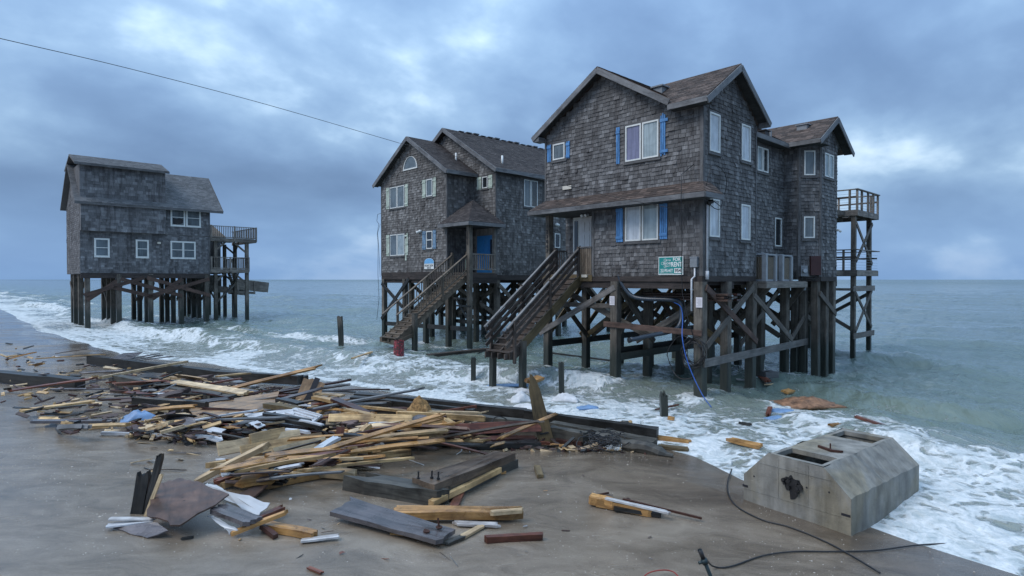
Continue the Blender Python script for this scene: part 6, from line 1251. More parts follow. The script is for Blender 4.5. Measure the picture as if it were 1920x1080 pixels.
D('grey timber continuing behind the red board to the upright plank', (800, 780), (1020, 806), 0.24, 0.34, 'greybeam', 0.2, 0.2, 0, 0.0, name='timber', cat='timber', grp=T)
D('long straight dark timber reaching from the upright plank into the foam', (985, 779), (1233, 814), 0.22, 0.3, 'dark', 0.22, 0.2, 0, 0.0, name='timber', cat='timber', grp=T)
D('flat grey-brown timber in front of the long straight dark timber', (1036, 796), (1228, 832), 0.34, 0.16, 'greybeam', 0.2, 0.12, 0, 0.02, name='timber', cat='timber', grp=T)
D('short thick grey timber with cut end right of the upright plank', (1032, 812), (1098, 824), 0.22, 0.32, 'greybeam', 0.18, 0.16, 0, 0.0, name='timber', cat='timber', grp=T)
D('rotten brown timber beneath the short thick grey timber', (1045, 826), (1094, 833), 0.25, 0.12, 'maroon', 0.06, 0.06, 0, 0.05, name='timber', cat='timber', grp=T)
a, b_ = G(1120, 822, 0.16), G(1262, 853, 0.06); mb = MB(); nn = 12; r_ = random.Random(4)
mb.tube([a.lerp(b_, k / nn) + Vector((0, 0, 0.03 * math.sin(k))) for k in range(nn + 1)], [0.17 - 0.003 * k + r_.uniform(-.02, .02) if k < nn - 1 else 0.07 - 0.03 * (k - nn + 1) for k in range(nn + 1)], 10); o = obj('log', mb, 'greybeam'); tag(o, 'round black log with a tapering torn end at the foam edge', 'log')
mb = MB(); r_ = random.Random(9)
for k in range(60):
    c_ = G(1132 + r_.uniform(-22, 26), 822 + r_.uniform(-9, 10), 0.2 + r_.uniform(-.12, .1)); rr = r_.uniform(0.1, 0.34); th = r_.uniform(0, 6.28); tl2 = r_.uniform(-.35, .35)
    mb.tube([c_ + Vector((rr * math.cos(th + j * 0.5), rr * math.sin(th + j * 0.5) * 0.7, tl2 * rr * math.sin(j * 0.5) + 0.04 * math.sin(j * 1.7))) for j in range(11)], 0.011, 5)
o = obj('rope_tangle', mb, 'cable', smooth=True); tag(o, 'black tangle of rope and netting draped over the log', 'rope')
mb = MB(); r_ = random.Random(10)
for k in range(40):
    c_ = G(1148 + r_.uniform(-12, 14), 838 + r_.uniform(-3, 5), 0.03 + r_.uniform(0, .1)); mb.tube([c_ + Vector((0.05 * math.cos(j + k), 0.05 * math.sin(j * 1.3 + k), 0.03 * math.sin(j * 2.1 + k))) for j in range(6)], 0.006, 4)
o = obj('shredded_plastic', mb, 'whitecable', smooth=True); tag(o, 'shredded white plastic strands at the foot of the log', 'plastic')
mb = MB(); c_ = G(1172, 795, 0.3); mb.tube([c_ + Vector((0, 0, -0.25)), c_ + Vector((0, 0, 0.0)), c_ + Vector((0, 0.02, 0.08))], [0.14, 0.13, 0.08], 9); o = obj('post_stub', mb, 'greybeam'); tag(o, 'small round post stub behind the long straight dark timber', 'stub')
D('dark red-brown board poking out of the foam end of the timbers', (1226, 821), (1293, 830), 0.2, 0.12, 'orange', 0.08, 0.08, 0, 0.04)
D('tan board awash below the dark red-brown one at the timber end', (1236, 836), (1290, 843), 0.22, 0.06, 'yellowold', 0.05, 0.05, 0, 0.04)
D('split pine wedge resting on the far side of the long dark timber', (1150, 796), (1184, 793), 0.16, 0.1, 'pine', 0.16, 0.16, 0, 0.06)
# --- upright pieces
a = G(1024, 829, 0.0); b_ = DP(996, 701, a.y + 0.1); d_ = (b_ - a); Lk = d_.length
mb = MB(); mb.slab([(-0.2, -0.19, -0.03), (-0.2, 0.19, -0.03), (Lk * 0.5, 0.16, -0.03), (Lk * 0.8, 0.13, -0.03), (Lk * 0.86, 0.085, -0.03), (Lk, 0.04, -0.03), (Lk * 0.99, -0.01, -0.03), (Lk * 0.9, -0.08, -0.03), (Lk * 0.75, -0.125, -0.03), (Lk * 0.4, -0.16, -0.03)], (0, 0, 0.06))
pk = obj('upright_board', mb, 'yellowold', None, basis(a, b_, (0, -1, 0))); tag(pk, 'tall tan plank standing tilted out of the wreckage, with a pointed top', 'board')
mb = MB(); mb.box(0.2, 0.23, -0.1, 0.1, 0.031, 0.05); obj('bolt', mb, 'black', pk)
UP('plywood offcut standing tilted in the heap with a black smear', (569, 764), (590, 713), 0.62, 0.03, 'ply', 0.25, jag=(0.03, 0.05))
pk = [o for o in bpy.data.objects if o.name.startswith('upright_board')][-1]; mb = MB(); mb.slab([(0.12, -0.3, 0.017), (0.55, -0.12, 0.017), (1.05, -0.14, 0.017), (1.05, 0.02, 0.017), (0.6, 0.03, 0.017), (0.14, 0.12, 0.017)], (0, 0, 0.003)); obj('black_smear', mb, 'ink', pk)
UP('narrow pinkish board standing upright in the front heap', (633, 842), (639, 800), 0.17, 0.03, 'red', 0.1, jag=(0, 0.01))
UP('short dark red block standing upright beside the pinkish board', (654, 846), (655, 821), 0.16, 0.06, 'red', 0.0, jag=(0, 0.0))
UP('black charred post with forked top standing at lower left', (259, 962), (271, 889), 0.17, 0.09, 'dark', 0.05, jag=(0, 0.05))
fk = [o for o in bpy.data.objects if o.name.startswith('upright_board')][-1]
o = obj('fork_prong', plank_mesh(0.95, 0.08, 0.07, 5, (0.0, 0.04)), 'dark', fk, Matrix.Translation((0.02, -0.1, 0.0)) @ Matrix.Rotation(R(-5), 4, 'Z'))
UP('thin pale stick leaning beside the forked black post', (273, 968), (303, 890), 0.05, 0.03, 'pale', 0.0, jag=(0, 0.02))
UP('red-brown stub sticking up behind the fibre lump', (838, 772), (893, 763), 0.1, 0.08, 'red', 0.4, jag=(0, 0.02), h=0.35)
# --- sheets
SHEET('large tan plywood sheet lying across the middle of the heap', [(351, 763, .30), (430, 748, .38), (524, 733, .42), (508, 771, .3), (368, 788, .25)], 0.022, 'ply')
SHEET('large wet dark brown plywood sheet propped at lower left', [(276, 966, .18), (282, 912, .30), (333, 897, .34), (370, 903, .36), (432, 925, .40), (333, 986, .22)], 0.022, 'plydark', ruffle=0.03)
SHEET('long white vinyl sheet under the dark brown plywood', [(376, 909, .14), (396, 905, .2), (425, 918, .26), (508, 948, .24), (478, 969, .12)], 0.008, 'sheet', 'vinyl_sheet', ruffle=0.02)
SHEET('curled white vinyl strip below the dark plank at lower left', [(390, 970, .16), (402, 969, .2), (445, 989, .14), (430, 999, .05), (418, 990, .1)], 0.008, 'sheet', 'vinyl_sheet', ruffle=0.02)
SHEET('black-brown panel behind the white vinyl sheet', [(443, 928, .06), (496, 904, .12), (503, 908, .12), (470, 937, .06)], 0.03, 'plydark', 'wreckage_sheet', 'sheet')
SHEET('sand-coloured slab tilted at the lower left corner', [(212, 990, .02), (289, 978, .14), (316, 995, .10), (274, 1008, .02)], 0.02, 'purple', 'wreckage_sheet', 'sheet')
SHEET('white louvred sash lying in the middle of the heap', [(552, 763, .48), (605, 778, .44), (586, 791, .38), (534, 779, .42)], 0.05, 'white', 'window_sash', 'sash')
sh = [o for o in bpy.data.objects if o.name.startswith('window_sash')][-1]
for k in range(4): mb = MB(); mb.box(-0.42, 0.42, -0.2 + k * 0.12, -0.17 + k * 0.12, 0.0, 0.03); obj('louvre', mb, 'white', sh)
SHEET('white trim panel sloping left of the louvred sash', [(455, 777, .3), (548, 766, .5), (552, 776, .45), (535, 782, .4), (470, 784, .3)], 0.03, 'white', 'wreckage_sheet', 'sheet')
SHEET('small grey-white panel in the dark rubble below the sash', [(466, 793, .36), (482, 788, .42), (498, 797, .36), (482, 803, .3)], 0.02, 'sheet', 'wreckage_sheet', 'sheet')
SHEET('broken grey composite slab on the right of the front heap', [(676, 816, .40), (705, 826, .44), (720, 832, .4), (718, 838, .36), (704, 836, .34)], 0.05, 'slate', 'wreckage_sheet', 'sheet')
SHEET('small grey square tile above the broken composite slab', [(693, 811, .42), (706, 810, .46), (705, 819, .4), (692, 818, .38)], 0.03, 'slate', 'wreckage_sheet', 'sheet')
SHEET('grey board tucked under the front right edge of the heap', [(637, 867, .05), (668, 859, .14), (670, 871, .08), (641, 878, .03)], 0.03, 'purple', 'wreckage_sheet', 'sheet')
SHEET('brown roofing flap at the left of the heap', [(385, 796, .24), (418, 792, .28), (420, 802, .2), (388, 804, .18)], 0.015, 'shinglebrown', 'roofing_flap', 'roofing', 'roofing flaps')
SHEET('brown roofing flap curled below the first one', [(388, 808, .12), (425, 800, .2), (428, 803, .18), (420, 812, .06), (392, 811, .05)], 0.015, 'shinglebrown', 'roofing_flap', 'roofing', 'roofing flaps')
SHEET('brown roofing flap at the front left edge of the heap', [(335, 820, .04), (362, 812, .08), (357, 823, .02), (342, 824, .02)], 0.015, 'shinglebrown', 'roofing_flap', 'roofing', 'roofing flaps')
SHEET('pinkish card lying in the front heap by the pole', [(503, 863, .34), (518, 859, .38), (527, 864, .34), (512, 870, .3)], 0.01, 'red', 'wreckage_sheet', 'sheet')
SHEET('grey boards stacked at the far left back, topmost one', [(205, 672, .42), (232, 662, .42), (268, 660, .42), (243, 674, .42)], 0.03, 'purple', 'stacked_board', 'board', 'grey boards at the back left')
for i, (q) in enumerate((((245, 673), (296, 663)), ((252, 675), (303, 666)), ((262, 676), (322, 668)))): D('grey board fanned out under the topmost at the far left back', q[0], q[1], 0.2, 0.03, 'purple', 0.36 - 0.08 * i, None, 0, 0.02, name='stacked_board', grp='grey boards at the back left')
crumple('blue_tarp', 'crumpled pale blue tarp at the left edge of the heap', 'tarp', G(262, 783, 0.2), 0.36, 0.22, 0.26, 'tarp', 31, 0.2)
crumple('fibre_lump', 'lump of brown fibre insulation resting on the long boards', 'insulation', G(786, 772, 0.42), 0.34, 0.2, 0.42, 'insul', 32, 0.0, n=22)
crumple('white_cloth', 'tiny white rag at the back of the heap near the tan plank', 'cloth', G(445, 727, 0.3), 0.1, 0.08, 0.16, 'cloth', 33, 0.0, 'white cloths')
# --- named boards of the heap
B = [
 ('long pale pole lying across the black timber at the far left', (190, 708), (351, 678), .10, .08, 'pale', .35, .5, 0), ('red-brown board beneath the light nailed plank', (288, 714), (378, 727), .2, .04, 'red', .36, .36, 0),
 ('wide light plank with a dark broken edge at the upper left', (328, 716), (460, 737), .30, .05, 'pale', .48, .46, 8), ('reddish under-plank below the wide light plank', (375, 731), (445, 741), .24, .04, 'orange', .36, .34, 0),
 ('thin dark stick slanting at the upper left', (300, 711), (340, 697), .05, .04, 'dark', .45, .55, 0), ('grey metal rod leaning at the left', (283, 745), (330, 720), .03, .03, 'metal', .2, .55, 0),
 ('brown board slanting up behind the grey rod', (300, 738), (352, 727), .14, .04, 'red', .26, .34, 0), ('short tan board lying on the timber at the back', (407, 706), (466, 700), .18, .05, 'pine', .45, .45, 0),
 ('grey plank crossing behind the wide light plank', (402, 705), (478, 725), .26, .05, 'slate', .34, .3, 0), ('red stick resting above the wide light plank', (398, 719), (452, 710), .1, .05, 'red', .5, .54, 0),
 ('tan short block on the left rubble', (268, 806), (283, 797), .26, .06, 'pale', .16, .2, 0), ('thick orange block lying level in the left rubble', (308, 797), (383, 795), .16, .14, 'orange', .16, .16, 0),
 ('pale stick above the thick orange block', (311, 793), (352, 786), .1, .05, 'pale', .24, .26, 0), ('yellow stick sloping in the left rubble', (272, 791), (304, 786), .1, .06, 'pine', .22, .24, 0),
 ('short yellow stick at the left frame edge', (236, 797), (263, 793), .14, .06, 'pine', .14, .16, 0), ('pale broken board behind the roofing flaps', (305, 783), (352, 777), .24, .05, 'pale', .26, .28, 0),
 ('long thin white pipe along the front of the left rubble', (190, 812), (338, 818), .06, .06, 'white', .05, .05, 0), ('dark thin strip in front of the white pipe', (290, 824), (309, 818), .06, .03, 'maroon', .03, .03, 0),
 ('white strip along the lower edge of the tan plywood', (366, 788), (482, 769), .07, .03, 'white', .34, .4, 0), ('brown strip leaning on the tan plywood', (381, 774), (412, 783), .08, .03, 'maroon', .42, .4, 0),
 ('long black wet plank below the white sash', (494, 776), (580, 789), .14, .06, 'dark', .5, .42, 0), ('second black wet plank nearer the front', (512, 784), (604, 801), .16, .08, 'dark', .42, .36, 0),
 ('white strip on the second black wet plank', (562, 788), (604, 797), .08, .03, 'white', .46, .44, 0), ('white tube end in front of the second black plank', (535, 806), (580, 811), .10, .05, 'white', .34, .32, 0),
 ('yellow cut beam left of the standing plywood', (500, 760), (556, 768), .24, .12, 'yellowold', .42, .42, 0), ('dark board crossing behind the standing plywood', (520, 748), (562, 757), .22, .06, 'dark', .5, .46, 0),
 ('large yellow joist at the front left of the heap', (409, 843), (563, 816), .05, .25, 'pale', .28, .34, -28), ('second yellow joist right behind the pole', (452, 847), (602, 820), .045, .2, 'pine', .3, .36, -25),
 ('third tan joist behind the first two', (470, 824), (534, 811), .05, .2, 'pine', .4, .42, -20), ('pale joist dotted with nails in the front heap', (513, 851), (611, 827), .05, .19, 'pale', .38, .42, -35),
 ('long pale pole sloping down to the front left', (371, 902), (499, 836), .12, .09, 'pale', .06, .62, 15), ('tan board below the long pale pole', (440, 880), (512, 856), .16, .05, 'pine', .22, .34, 0),
 ('long yellow board at the bottom front of the heap', (412, 911), (531, 875), .12, .1, 'pine', .06, .22, 0), ('red-brown splintered board at the front left', (405, 903), (455, 890), .18, .06, 'red', .12, .16, 0),
 ('longest yellow board across the front heap', (467, 903), (684, 852), .10, .12, 'pine', .08, .2, 0), ('orange stud under the longest yellow board', (502, 910), (640, 884), .1, .1, 'orange', .06, .06, 0),
 ('short orange stud in the gap of the front boards', (527, 894), (580, 884), .12, .09, 'orange', .14, .16, 0), ('thick pale stub lying at the front right of the heap', (580, 884), (669, 891), .15, .14, 'pale', .12, .10, 10),
 ('small pale board end behind the thick stub', (612, 880), (642, 876), .14, .06, 'pale', .14, .14, 0), ('black round tube in the front heap', (470, 885), (548, 860), .1, .1, 'dark', .26, .34, 0),
 ('long maroon board sweeping across the front heap', (556, 868), (694, 839), .10, .08, 'maroon', .26, .32, 0), ('pinkish board lying beneath the upright pinkish board', (560, 862), (648, 845), .2, .05, 'red', .36, .4, 0),
 ('yellow joist on the right edge of the front heap', (671, 862), (767, 847), .1, .12, 'pine', .1, .08, 0), ('tan joist behind the right edge joist', (650, 855), (758, 839), .1, .1, 'orange', .2, .14, 0),
 ('white vinyl gutter length sloping in the front heap', (592, 846), (632, 821), .16, .06, 'sheet', .4, .52, 0), ('black pipe piece in the front heap', (645, 817), (680, 822), .12, .1, 'black', .46, .44, 0),
 ('short pine block tilted above the front heap', (676, 812), (692, 798), .14, .08, 'pine', .44, .56, 0), ('pale off-cut left of the tilted pine block', (657, 812), (676, 806), .2, .05, 'pale', .44, .46, 0),
 ('long level yellow board right of the white sash', (618, 784), (772, 786), .07, .18, 'pine', .40, .38, -30), ('second level yellow board below the first', (612, 792), (786, 795), .07, .16, 'pale', .3, .28, -20),
 ('white strip lying on the second level board', (692, 794), (749, 794), .06, .04, 'white', .38, .38, 0), ('long tan stud reaching right over the timbers', (744, 776), (906, 785), .1, .12, 'pine', .46, .34, 0),
 ('thin tan stud behind the fibre lump', (668, 762), (772, 773), .1, .06, 'pine', .36, .4, 0), ('level pale stud right of the fibre lump', (798, 773), (898, 775), .1, .06, 'pale', .44, .38, 0),
 ('yellow stud sloping up to the right', (742, 817), (832, 790), .12, .12, 'pine', .18, .44, 0), ('orange board under the sloping yellow stud', (721, 828), (788, 815), .2, .08, 'orange', .16, .2, 0),
 ('long flat yellow strip at the front right', (718, 838), (842, 818), .12, .06, 'pine', .08, .1, 0), ('dark plank end under the yellow stud', (785, 795), (832, 785), .2, .14, 'maroon', .4, .42, 0),
 ('pine plank sloping forward over the red board', (833, 787), (884, 820), .26, .07, 'pine', .5, .16, 0), ('straight red board set on edge left of the upright plank', (806, 808), (1014, 799), .06, .24, 'red', .30, .36, -20),
 ('dark red board beneath the straight red one', (892, 825), (1004, 821), .3, .06, 'maroon', .14, .14, 0), ('yellow block under the pine plank', (862, 824), (915, 823), .22, .14, 'yellowold', .12, .12, 0),
 ('maroon heavy board at the waterline under the red board', (880, 836), (1010, 832), .3, .12, 'dark', .06, .06, 0), ('red stick at the foot of the upright plank', (1012, 831), (1032, 832), .1, .05, 'red', .05, .05, 0),
 ('orange stick right of the foot of the upright plank', (1033, 834), (1057, 837), .1, .04, 'orange', .04, .04, 0), ('long black strip on wet sand behind the heap', (588, 733), (667, 735), .08, .04, 'dark', .05, .05, 0),
 ('thin maroon strip on wet sand farther back', (626, 732), (730, 730), .08, .04, 'maroon', .05, .05, 0), ('brown slanted board behind the standing plywood', (625, 748), (688, 775), .22, .06, 'maroon', .5, .4, 0),
 ('tan slanted board just below the brown slanted one', (650, 768), (706, 782), .16, .06, 'pine', .46, .42, 0), ('pale boards tip behind the standing plywood', (592, 738), (642, 742), .2, .05, 'pale', .4, .4, 0),
 ('pale second tip behind the standing plywood', (588, 745), (625, 752), .2, .08, 'pine', .4, .4, 0), ('grey plank along the middle of the heap', (490, 792), (572, 801), .1, .05, 'purple', .3, .28, 0),
 ('long dark plank low in the middle of the heap', (498, 806), (620, 798), .2, .06, 'dark', .22, .24, 0), ('dark timber under the level yellow boards', (604, 800), (770, 801), .16, .2, 'greybeam', .16, .16, 0),
]
for (lab, p0, p1, w, t, mat, h0, h1, roll) in B: D(lab, p0, p1, w, t, mat, h0, h1, roll, 0.06 if w > 0.09 else 0.02, 0.02)
# --- pieces lying clear on the open sand
SG = 'pieces lying clear on the open sand'
big = D('massive weathered brown timber with bolts lying on open sand', (794, 911), (948, 855), 0.46, 0.15, 'brown', 0.27, 0.2, 0, 0.01, name='timber', cat='timber', grp=SG)
for x, y in ((0.03, 0.14), (0.2, 0.0), (0.22, -0.12)): mb = MB(); mb.tube([(x, y, 0.06), (x, y, 0.2)], 0.014, 8); mb.tube([(x, y, 0.075), (x, y, 0.1)], 0.028, 8); obj('bolt', mb, 'black', big)
D('broken grey-green timber with a torn left end under the massive brown one', (690, 908), (822, 930), 0.36, 0.26, 'greybeam', 0.12, 0.12, 0, 0.3, name='timber', cat='timber', grp=SG)
D('grey-green timber hidden beneath the massive brown timber', (815, 928), (955, 868), 0.4, 0.2, 'greybeam', 0.08, 0.06, 0, 0.05, name='timber', cat='timber', grp=SG)
D('straight yellow stud leaning along the massive brown timber', (808, 944), (936, 881), 0.11, 0.09, 'pine', 0.08, 0.12, 0, 0.01, grp=SG)
D('wide orange-yellow plank lying level on open sand', (742, 961), (966, 962), 0.27, 0.11, 'orange', 0.09, 0.09, 0, 0.09, grp=SG)
D('splintered pale strip along the right end of the wide orange plank', (920, 962), (979, 957), 0.1, 0.05, 'pale', 0.17, 0.17, 0, 0.05, grp=SG)
pk = D('big wet purple-grey plank with bolts in the foreground', (640, 949), (838, 1007), 0.5, 0.06, 'purple', 0.14, 0.09, 0, 0.05, name='wet_plank', grp=SG)
Lp = max(v.co.x for v in pk.data.vertices)
for x, y in ((Lp - 0.2, 0.1), (Lp - 0.28, -0.1)): mb = MB(); mb.tube([(x, y, 0.04), (x - 0.04, y + 0.02, 0.16 if y > 0 else 0.06)], 0.014, 8); mb.tube([(x, y, 0.045), (x, y, 0.06)], 0.045, 10); obj('bolt', mb, 'rust', pk)
D('peeling white board lying below the wide orange plank', (855, 981), (932, 984), 0.13, 0.03, 'peel', 0.04, 0.04, 0, 0.06, grp=SG)
D('thin pale stick running from the peeling board', (866, 1007), (904, 986), 0.1, 0.03, 'pale', 0.03, 0.04, 0, 0.02, grp=SG)
D('grey strip joined to the thin pale stick', (836, 1019), (867, 1006), 0.1, 0.03, 'greybeam', 0.03, 0.04, 0, 0.03, grp=SG)
D('red-brown stud lying alone in the right foreground', (911, 1011), (1018, 1005), 0.09, 0.08, 'red', 0.05, 0.05, 0, 0.02, grp=SG)
D('small mossy yellow block alone on the sand', (1007, 875), (1013, 893), 0.12, 0.06, 'yellowold', 0.04, 0.04, 0, 0.01, grp=SG)
D('short reddish board between the yellow stud and the orange plank', (851, 950), (863, 925), 0.14, 0.04, 'red', 0.04, 0.05, 0, 0.03, grp=SG)
D('tiny reddish chip at the far end of the yellow stud', (924, 888), (948, 885), 0.12, 0.03, 'orange', 0.03, 0.03, 0, 0.04, grp=SG)
D('pair of orange boards half buried at right, front one', (1120, 941), (1218, 960), 0.12, 0.12, 'orange', 0.08, 0.07, 0, 0.03, grp=SG)
D('pair of orange boards half buried at right, rear stub', (1108, 935), (1150, 943), 0.18, 0.12, 'orange', 0.1, 0.1, 0, 0.02, grp=SG)
D('dark under-board beneath the orange pair at right', (1150, 950), (1238, 962), 0.2, 0.06, 'dark', 0.06, 0.05, 0, 0.03, grp=SG)
D('white splintered lath lying on the orange pair at right', (1139, 935), (1253, 961), 0.08, 0.03, 'peel', 0.17, 0.12, 0, 0.05, grp=SG)
D('long rusty rod lying behind the white lath', (1168, 936), (1316, 972), 0.035, 0.03, 'rust', 0.12, 0.06, 0, 0.0, name='rusty_rod', cat='rod', grp=SG)
D('short rusty rod at the left end of the orange pair', (1109, 930), (1141, 924), 0.03, 0.025, 'rust', 0.04, 0.03, 0, 0.0, name='rusty_rod', cat='rod', grp=SG)
D('white board lying alone at lower left', (565, 1014), (635, 1005), 0.1, 0.025, 'peel', 0.03, 0.05, 0, 0.01, grp=SG)
D('orange-red board running out from the lower left pieces', (497, 985), (590, 1003), 0.14, 0.09, 'orange', 0.06, 0.05, 0, 0.02, grp=SG)
D('dark square stick beside the orange-red board', (491, 986), (517, 1006), 0.07, 0.06, 'maroon', 0.08, 0.04, 0, 0.0, grp=SG)
D('grey plank with torn end on the white vinyl sheet', (408, 952), (472, 977), 0.26, 0.06, 'purple', 0.26, 0.2, 0, 0.08, grp=SG)
D('split brown stick across the torn grey plank', (438, 999), (536, 961), 0.08, 0.05, 'orange', 0.06, 0.24, 0, 0.03, grp=SG)
D('second split brown stick just behind the first', (470, 978), (530, 952), 0.1, 0.05, 'red', 0.1, 0.12, 0, 0.06, grp=SG)
D('white board at the lower left frame edge, upper one', (205, 973), (286, 973), 0.1, 0.02, 'peel', 0.12, 0.1, 0, 0.01, grp=SG)
D('white board at the lower left frame edge, lower one', (200, 986), (288, 976), 0.12, 0.02, 'white', 0.06, 0.08, 0, 0.01, grp=SG)
D('thin dark chip on the sand below the brown plywood', (340, 1010), (361, 1007), 0.05, 0.02, 'dark', 0.02, 0.02, 0, 0.01, grp=SG)
D('thin red chip near the bottom left', (578, 1064), (603, 1074), 0.05, 0.02, 'red', 0.02, 0.02, 0, 0.01, grp=SG)
D('orange splinter beside the big wet plank', (732, 1000), (755, 1003), 0.04, 0.02, 'orange', 0.02, 0.02, 0, 0.01, grp=SG)
# --- cords, post
cable('sand_cable', 'black cable curving from the tank corner across the right foreground', 'cable', [G(1372, 880, .03), G(1364, 905, .02), G(1367, 930, .02), G(1385, 952, .02), G(1430, 975, .02), G(1480, 988, .02), G(1540, 1012, .02), G(1590, 1038, .02), G(1650, 1074, .02)], 0.012, 'cable')
cable('post_cable', 'black cable running from the leaning post to the right edge', 'cable', [G(1322, 1046, .35), G(1338, 1062, .04), G(1370, 1062, .02), G(1430, 1042, .02), G(1490, 1034, .02), G(1560, 1034, .02), G(1640, 1032, .02), G(1720, 1022, .02), G(1800, 1018, .02)], 0.011, 'cable')
cable('red_wire', 'thin red wire loop at the bottom edge', 'wire', [G(1200, 1090, .02), G(1215, 1075, .05), G(1240, 1069, .07), G(1262, 1072, .05), G(1276, 1086, .02)], 0.007, 'redcable')
cable('white_rope', 'white looped cord lying right of the front heap', 'cord', [G(852, 838, .02), G(862, 837, .04), G(866, 844, .05), G(862, 848, .03), G(856, 852, .02)], 0.008, 'whitecable', 'white cords')
cable('white_rope', 'white cord hooking right from the looped one', 'cord', [G(864, 844, .04), G(872, 839, .05), G(879, 842, .04), G(881, 848, .02)], 0.008, 'whitecable', 'white cords')
cable('white_rope', 'thin white cord trailing on the sand from the heap', 'cord', [G(730, 859, .03), G(752, 858, .03), G(775, 865, .02), G(795, 872, .02)], 0.007, 'whitecable', 'white cords')
cable('black_rope', 'black cord arching over the grey timber', 'cord', [G(921, 794, .3), G(926, 784, .42), G(936, 781, .46), G(946, 784, .4), G(956, 790, .3)], 0.012, 'cable')
pb = G(1352, 1128, 0); ptp = DP(1312, 1031, pb.y - 0.05); d_ = (ptp - pb).normalized()
post = empty('marker_post', pb); mb = MB(); mb.tube([Vector((0, 0, 0)) - d_ * 0.3, ptp - pb], 0.022, 12); obj('shaft', mb, 'postgreen', post, smooth=True); tag(post, 'dark green metal post leaning at the bottom edge', 'post')
q = ptp - pb; mb = MB(); mb.tube([q * 1.0, q * 0.84], 0.026, 12); obj('cap', mb, 'black', post, smooth=True); mb = MB(); mb.tube([q * 0.82, q * 0.74], 0.036, 12); mb.tube([q * 0.78, q * 0.78 + Vector((-0.07, -0.02, -0.01))], 0.018, 8); obj('clamp', mb, 'postgreen', post, smooth=True)

# --- countless splinters: counted individuals of the heap, then grit
base = [plank_mesh(L_, w, t, 900 + i, (0.1 * L_ ** 0.5, 0.12 * L_ ** 0.5), 0.02).mesh('scrap') for i, (L_, w, t) in enumerate([(0.5, .09, .035), (0.9, .09, .04), (0.35, .16, .025), (1.3, .07, .04), (0.25, .12, .04), (1.7, .1, .035), (0.6, .2, .02), (1.1, .04, .03), (0.4, .3, .012), (2.2, .09, .04), (0.7, .13, .08), (0.3, .06, .03)])]
for m_ in base: m_.materials.append(M['pine'])
KIND = [('pine', 'yellow', 5), ('pale', 'pale', 4), ('orange', 'orange', 4), ('red', 'reddish', 4), ('maroon', 'maroon', 5), ('dark', 'black', 6), ('brown', 'brown', 4), ('purple', 'grey', 3), ('slate', 'slate-grey', 2), ('white', 'white', 2), ('shinglebrown', 'roofing-brown', 4)]
bag = [k for k in KIND for _ in range(k[2])]
r_ = random.Random(77)
SHP = ['small', 'slim', 'stubby', 'long slim', 'blocky', 'long', 'flat', 'stick-like', 'thin square', 'very long', 'thick', 'tiny']
def scatter(n, poly, hmax, where, ang=(-0.5, 0.5), big=1.0, bag=bag):
    x0, x1 = min(p[0] for p in poly), max(p[0] for p in poly); y0, y1 = min(p[1] for p in poly), max(p[1] for p in poly); c = 0
    while c < n:
        x, y = r_.uniform(x0, x1), r_.uniform(y0, y1)
        if not inpoly(x, y, poly): continue
        c += 1; mat, word, _ = r_.choice(bag); h = r_.uniform(0.02, hmax); p = G(x, y, h); th = r_.uniform(*ang)
        bi = r_.randrange(len(base)); o = bpy.data.objects.new('wood_scrap', base[bi]); COL.objects.link(o); o.material_slots[0].link = 'OBJECT'; o.material_slots[0].material = M[mat]
        s_ = r_.uniform(0.7, 1.2) * big; o.matrix_local = Matrix.Translation(p) @ Matrix.Rotation(th, 4, 'Z') @ Matrix.Rotation(r_.uniform(-.25, .25), 4, 'Y') @ Matrix.Rotation(r_.uniform(-.6, .6), 4, 'X') @ Matrix.Diagonal((s_, s_, s_, 1))
        tag(o, f'{SHP[bi]} {word} scrap of wood {where}', 'scrap', f'scraps {where}')
heapA = [(240, 700), (420, 715), (560, 735), (640, 750), (700, 780), (690, 815), (600, 812), (480, 812), (380, 815), (240, 815)]
heapB = [(410, 880), (500, 850), (560, 830), (640, 805), (760, 785), (880, 790), (960, 820), (860, 828), (760, 838), (690, 850), (600, 875), (500, 905), (420, 905)]
bagA = bag + [k for k in KIND if k[0] in ('dark', 'maroon', 'brown', 'purple', 'shinglebrown', 'slate')] * 7; scatter(165, heapA, 0.32, 'in the rear part of the heap', (-0.7, 0.6), 1.3, bagA); scatter(95, heapB, 0.4, 'in the front part of the heap', (-0.1, 0.9))
scatter(36, [(0, 640), (240, 690), (240, 812), (120, 812), (0, 760)], 0.3, 'beyond the left end of the heap'); scatter(14, [(240, 822), (420, 830), (420, 860), (330, 890), (240, 880)], 0.02, 'on bare sand in front of the heap', big=0.35); scatter(26, [(520, 930), (1300, 870), (1380, 960), (1300, 1060), (700, 1070), (420, 1040)], 0.015, 'on the open foreground sand', (-3, 3), 0.16)
studs = [plank_mesh(L_, w, t, 950 + i, (0.12, 0.2), 0.03).mesh('stud') for i, (L_, w, t) in enumerate([(1.8, .09, .04), (2.3, .14, .04), (1.2, .09, .09), (2.9, .1, .045), (1.7, .19, .04), (1.1, .24, .03), (1.6, .05, .05), (2.1, .12, .04)])]
for m_ in studs: m_.materials.append(M['pine'])
SHS = ['two-by-four', 'wide board', 'thick square stud', 'very long two-by-four', 'broad joist', 'short broad board', 'thin batten', 'long board']
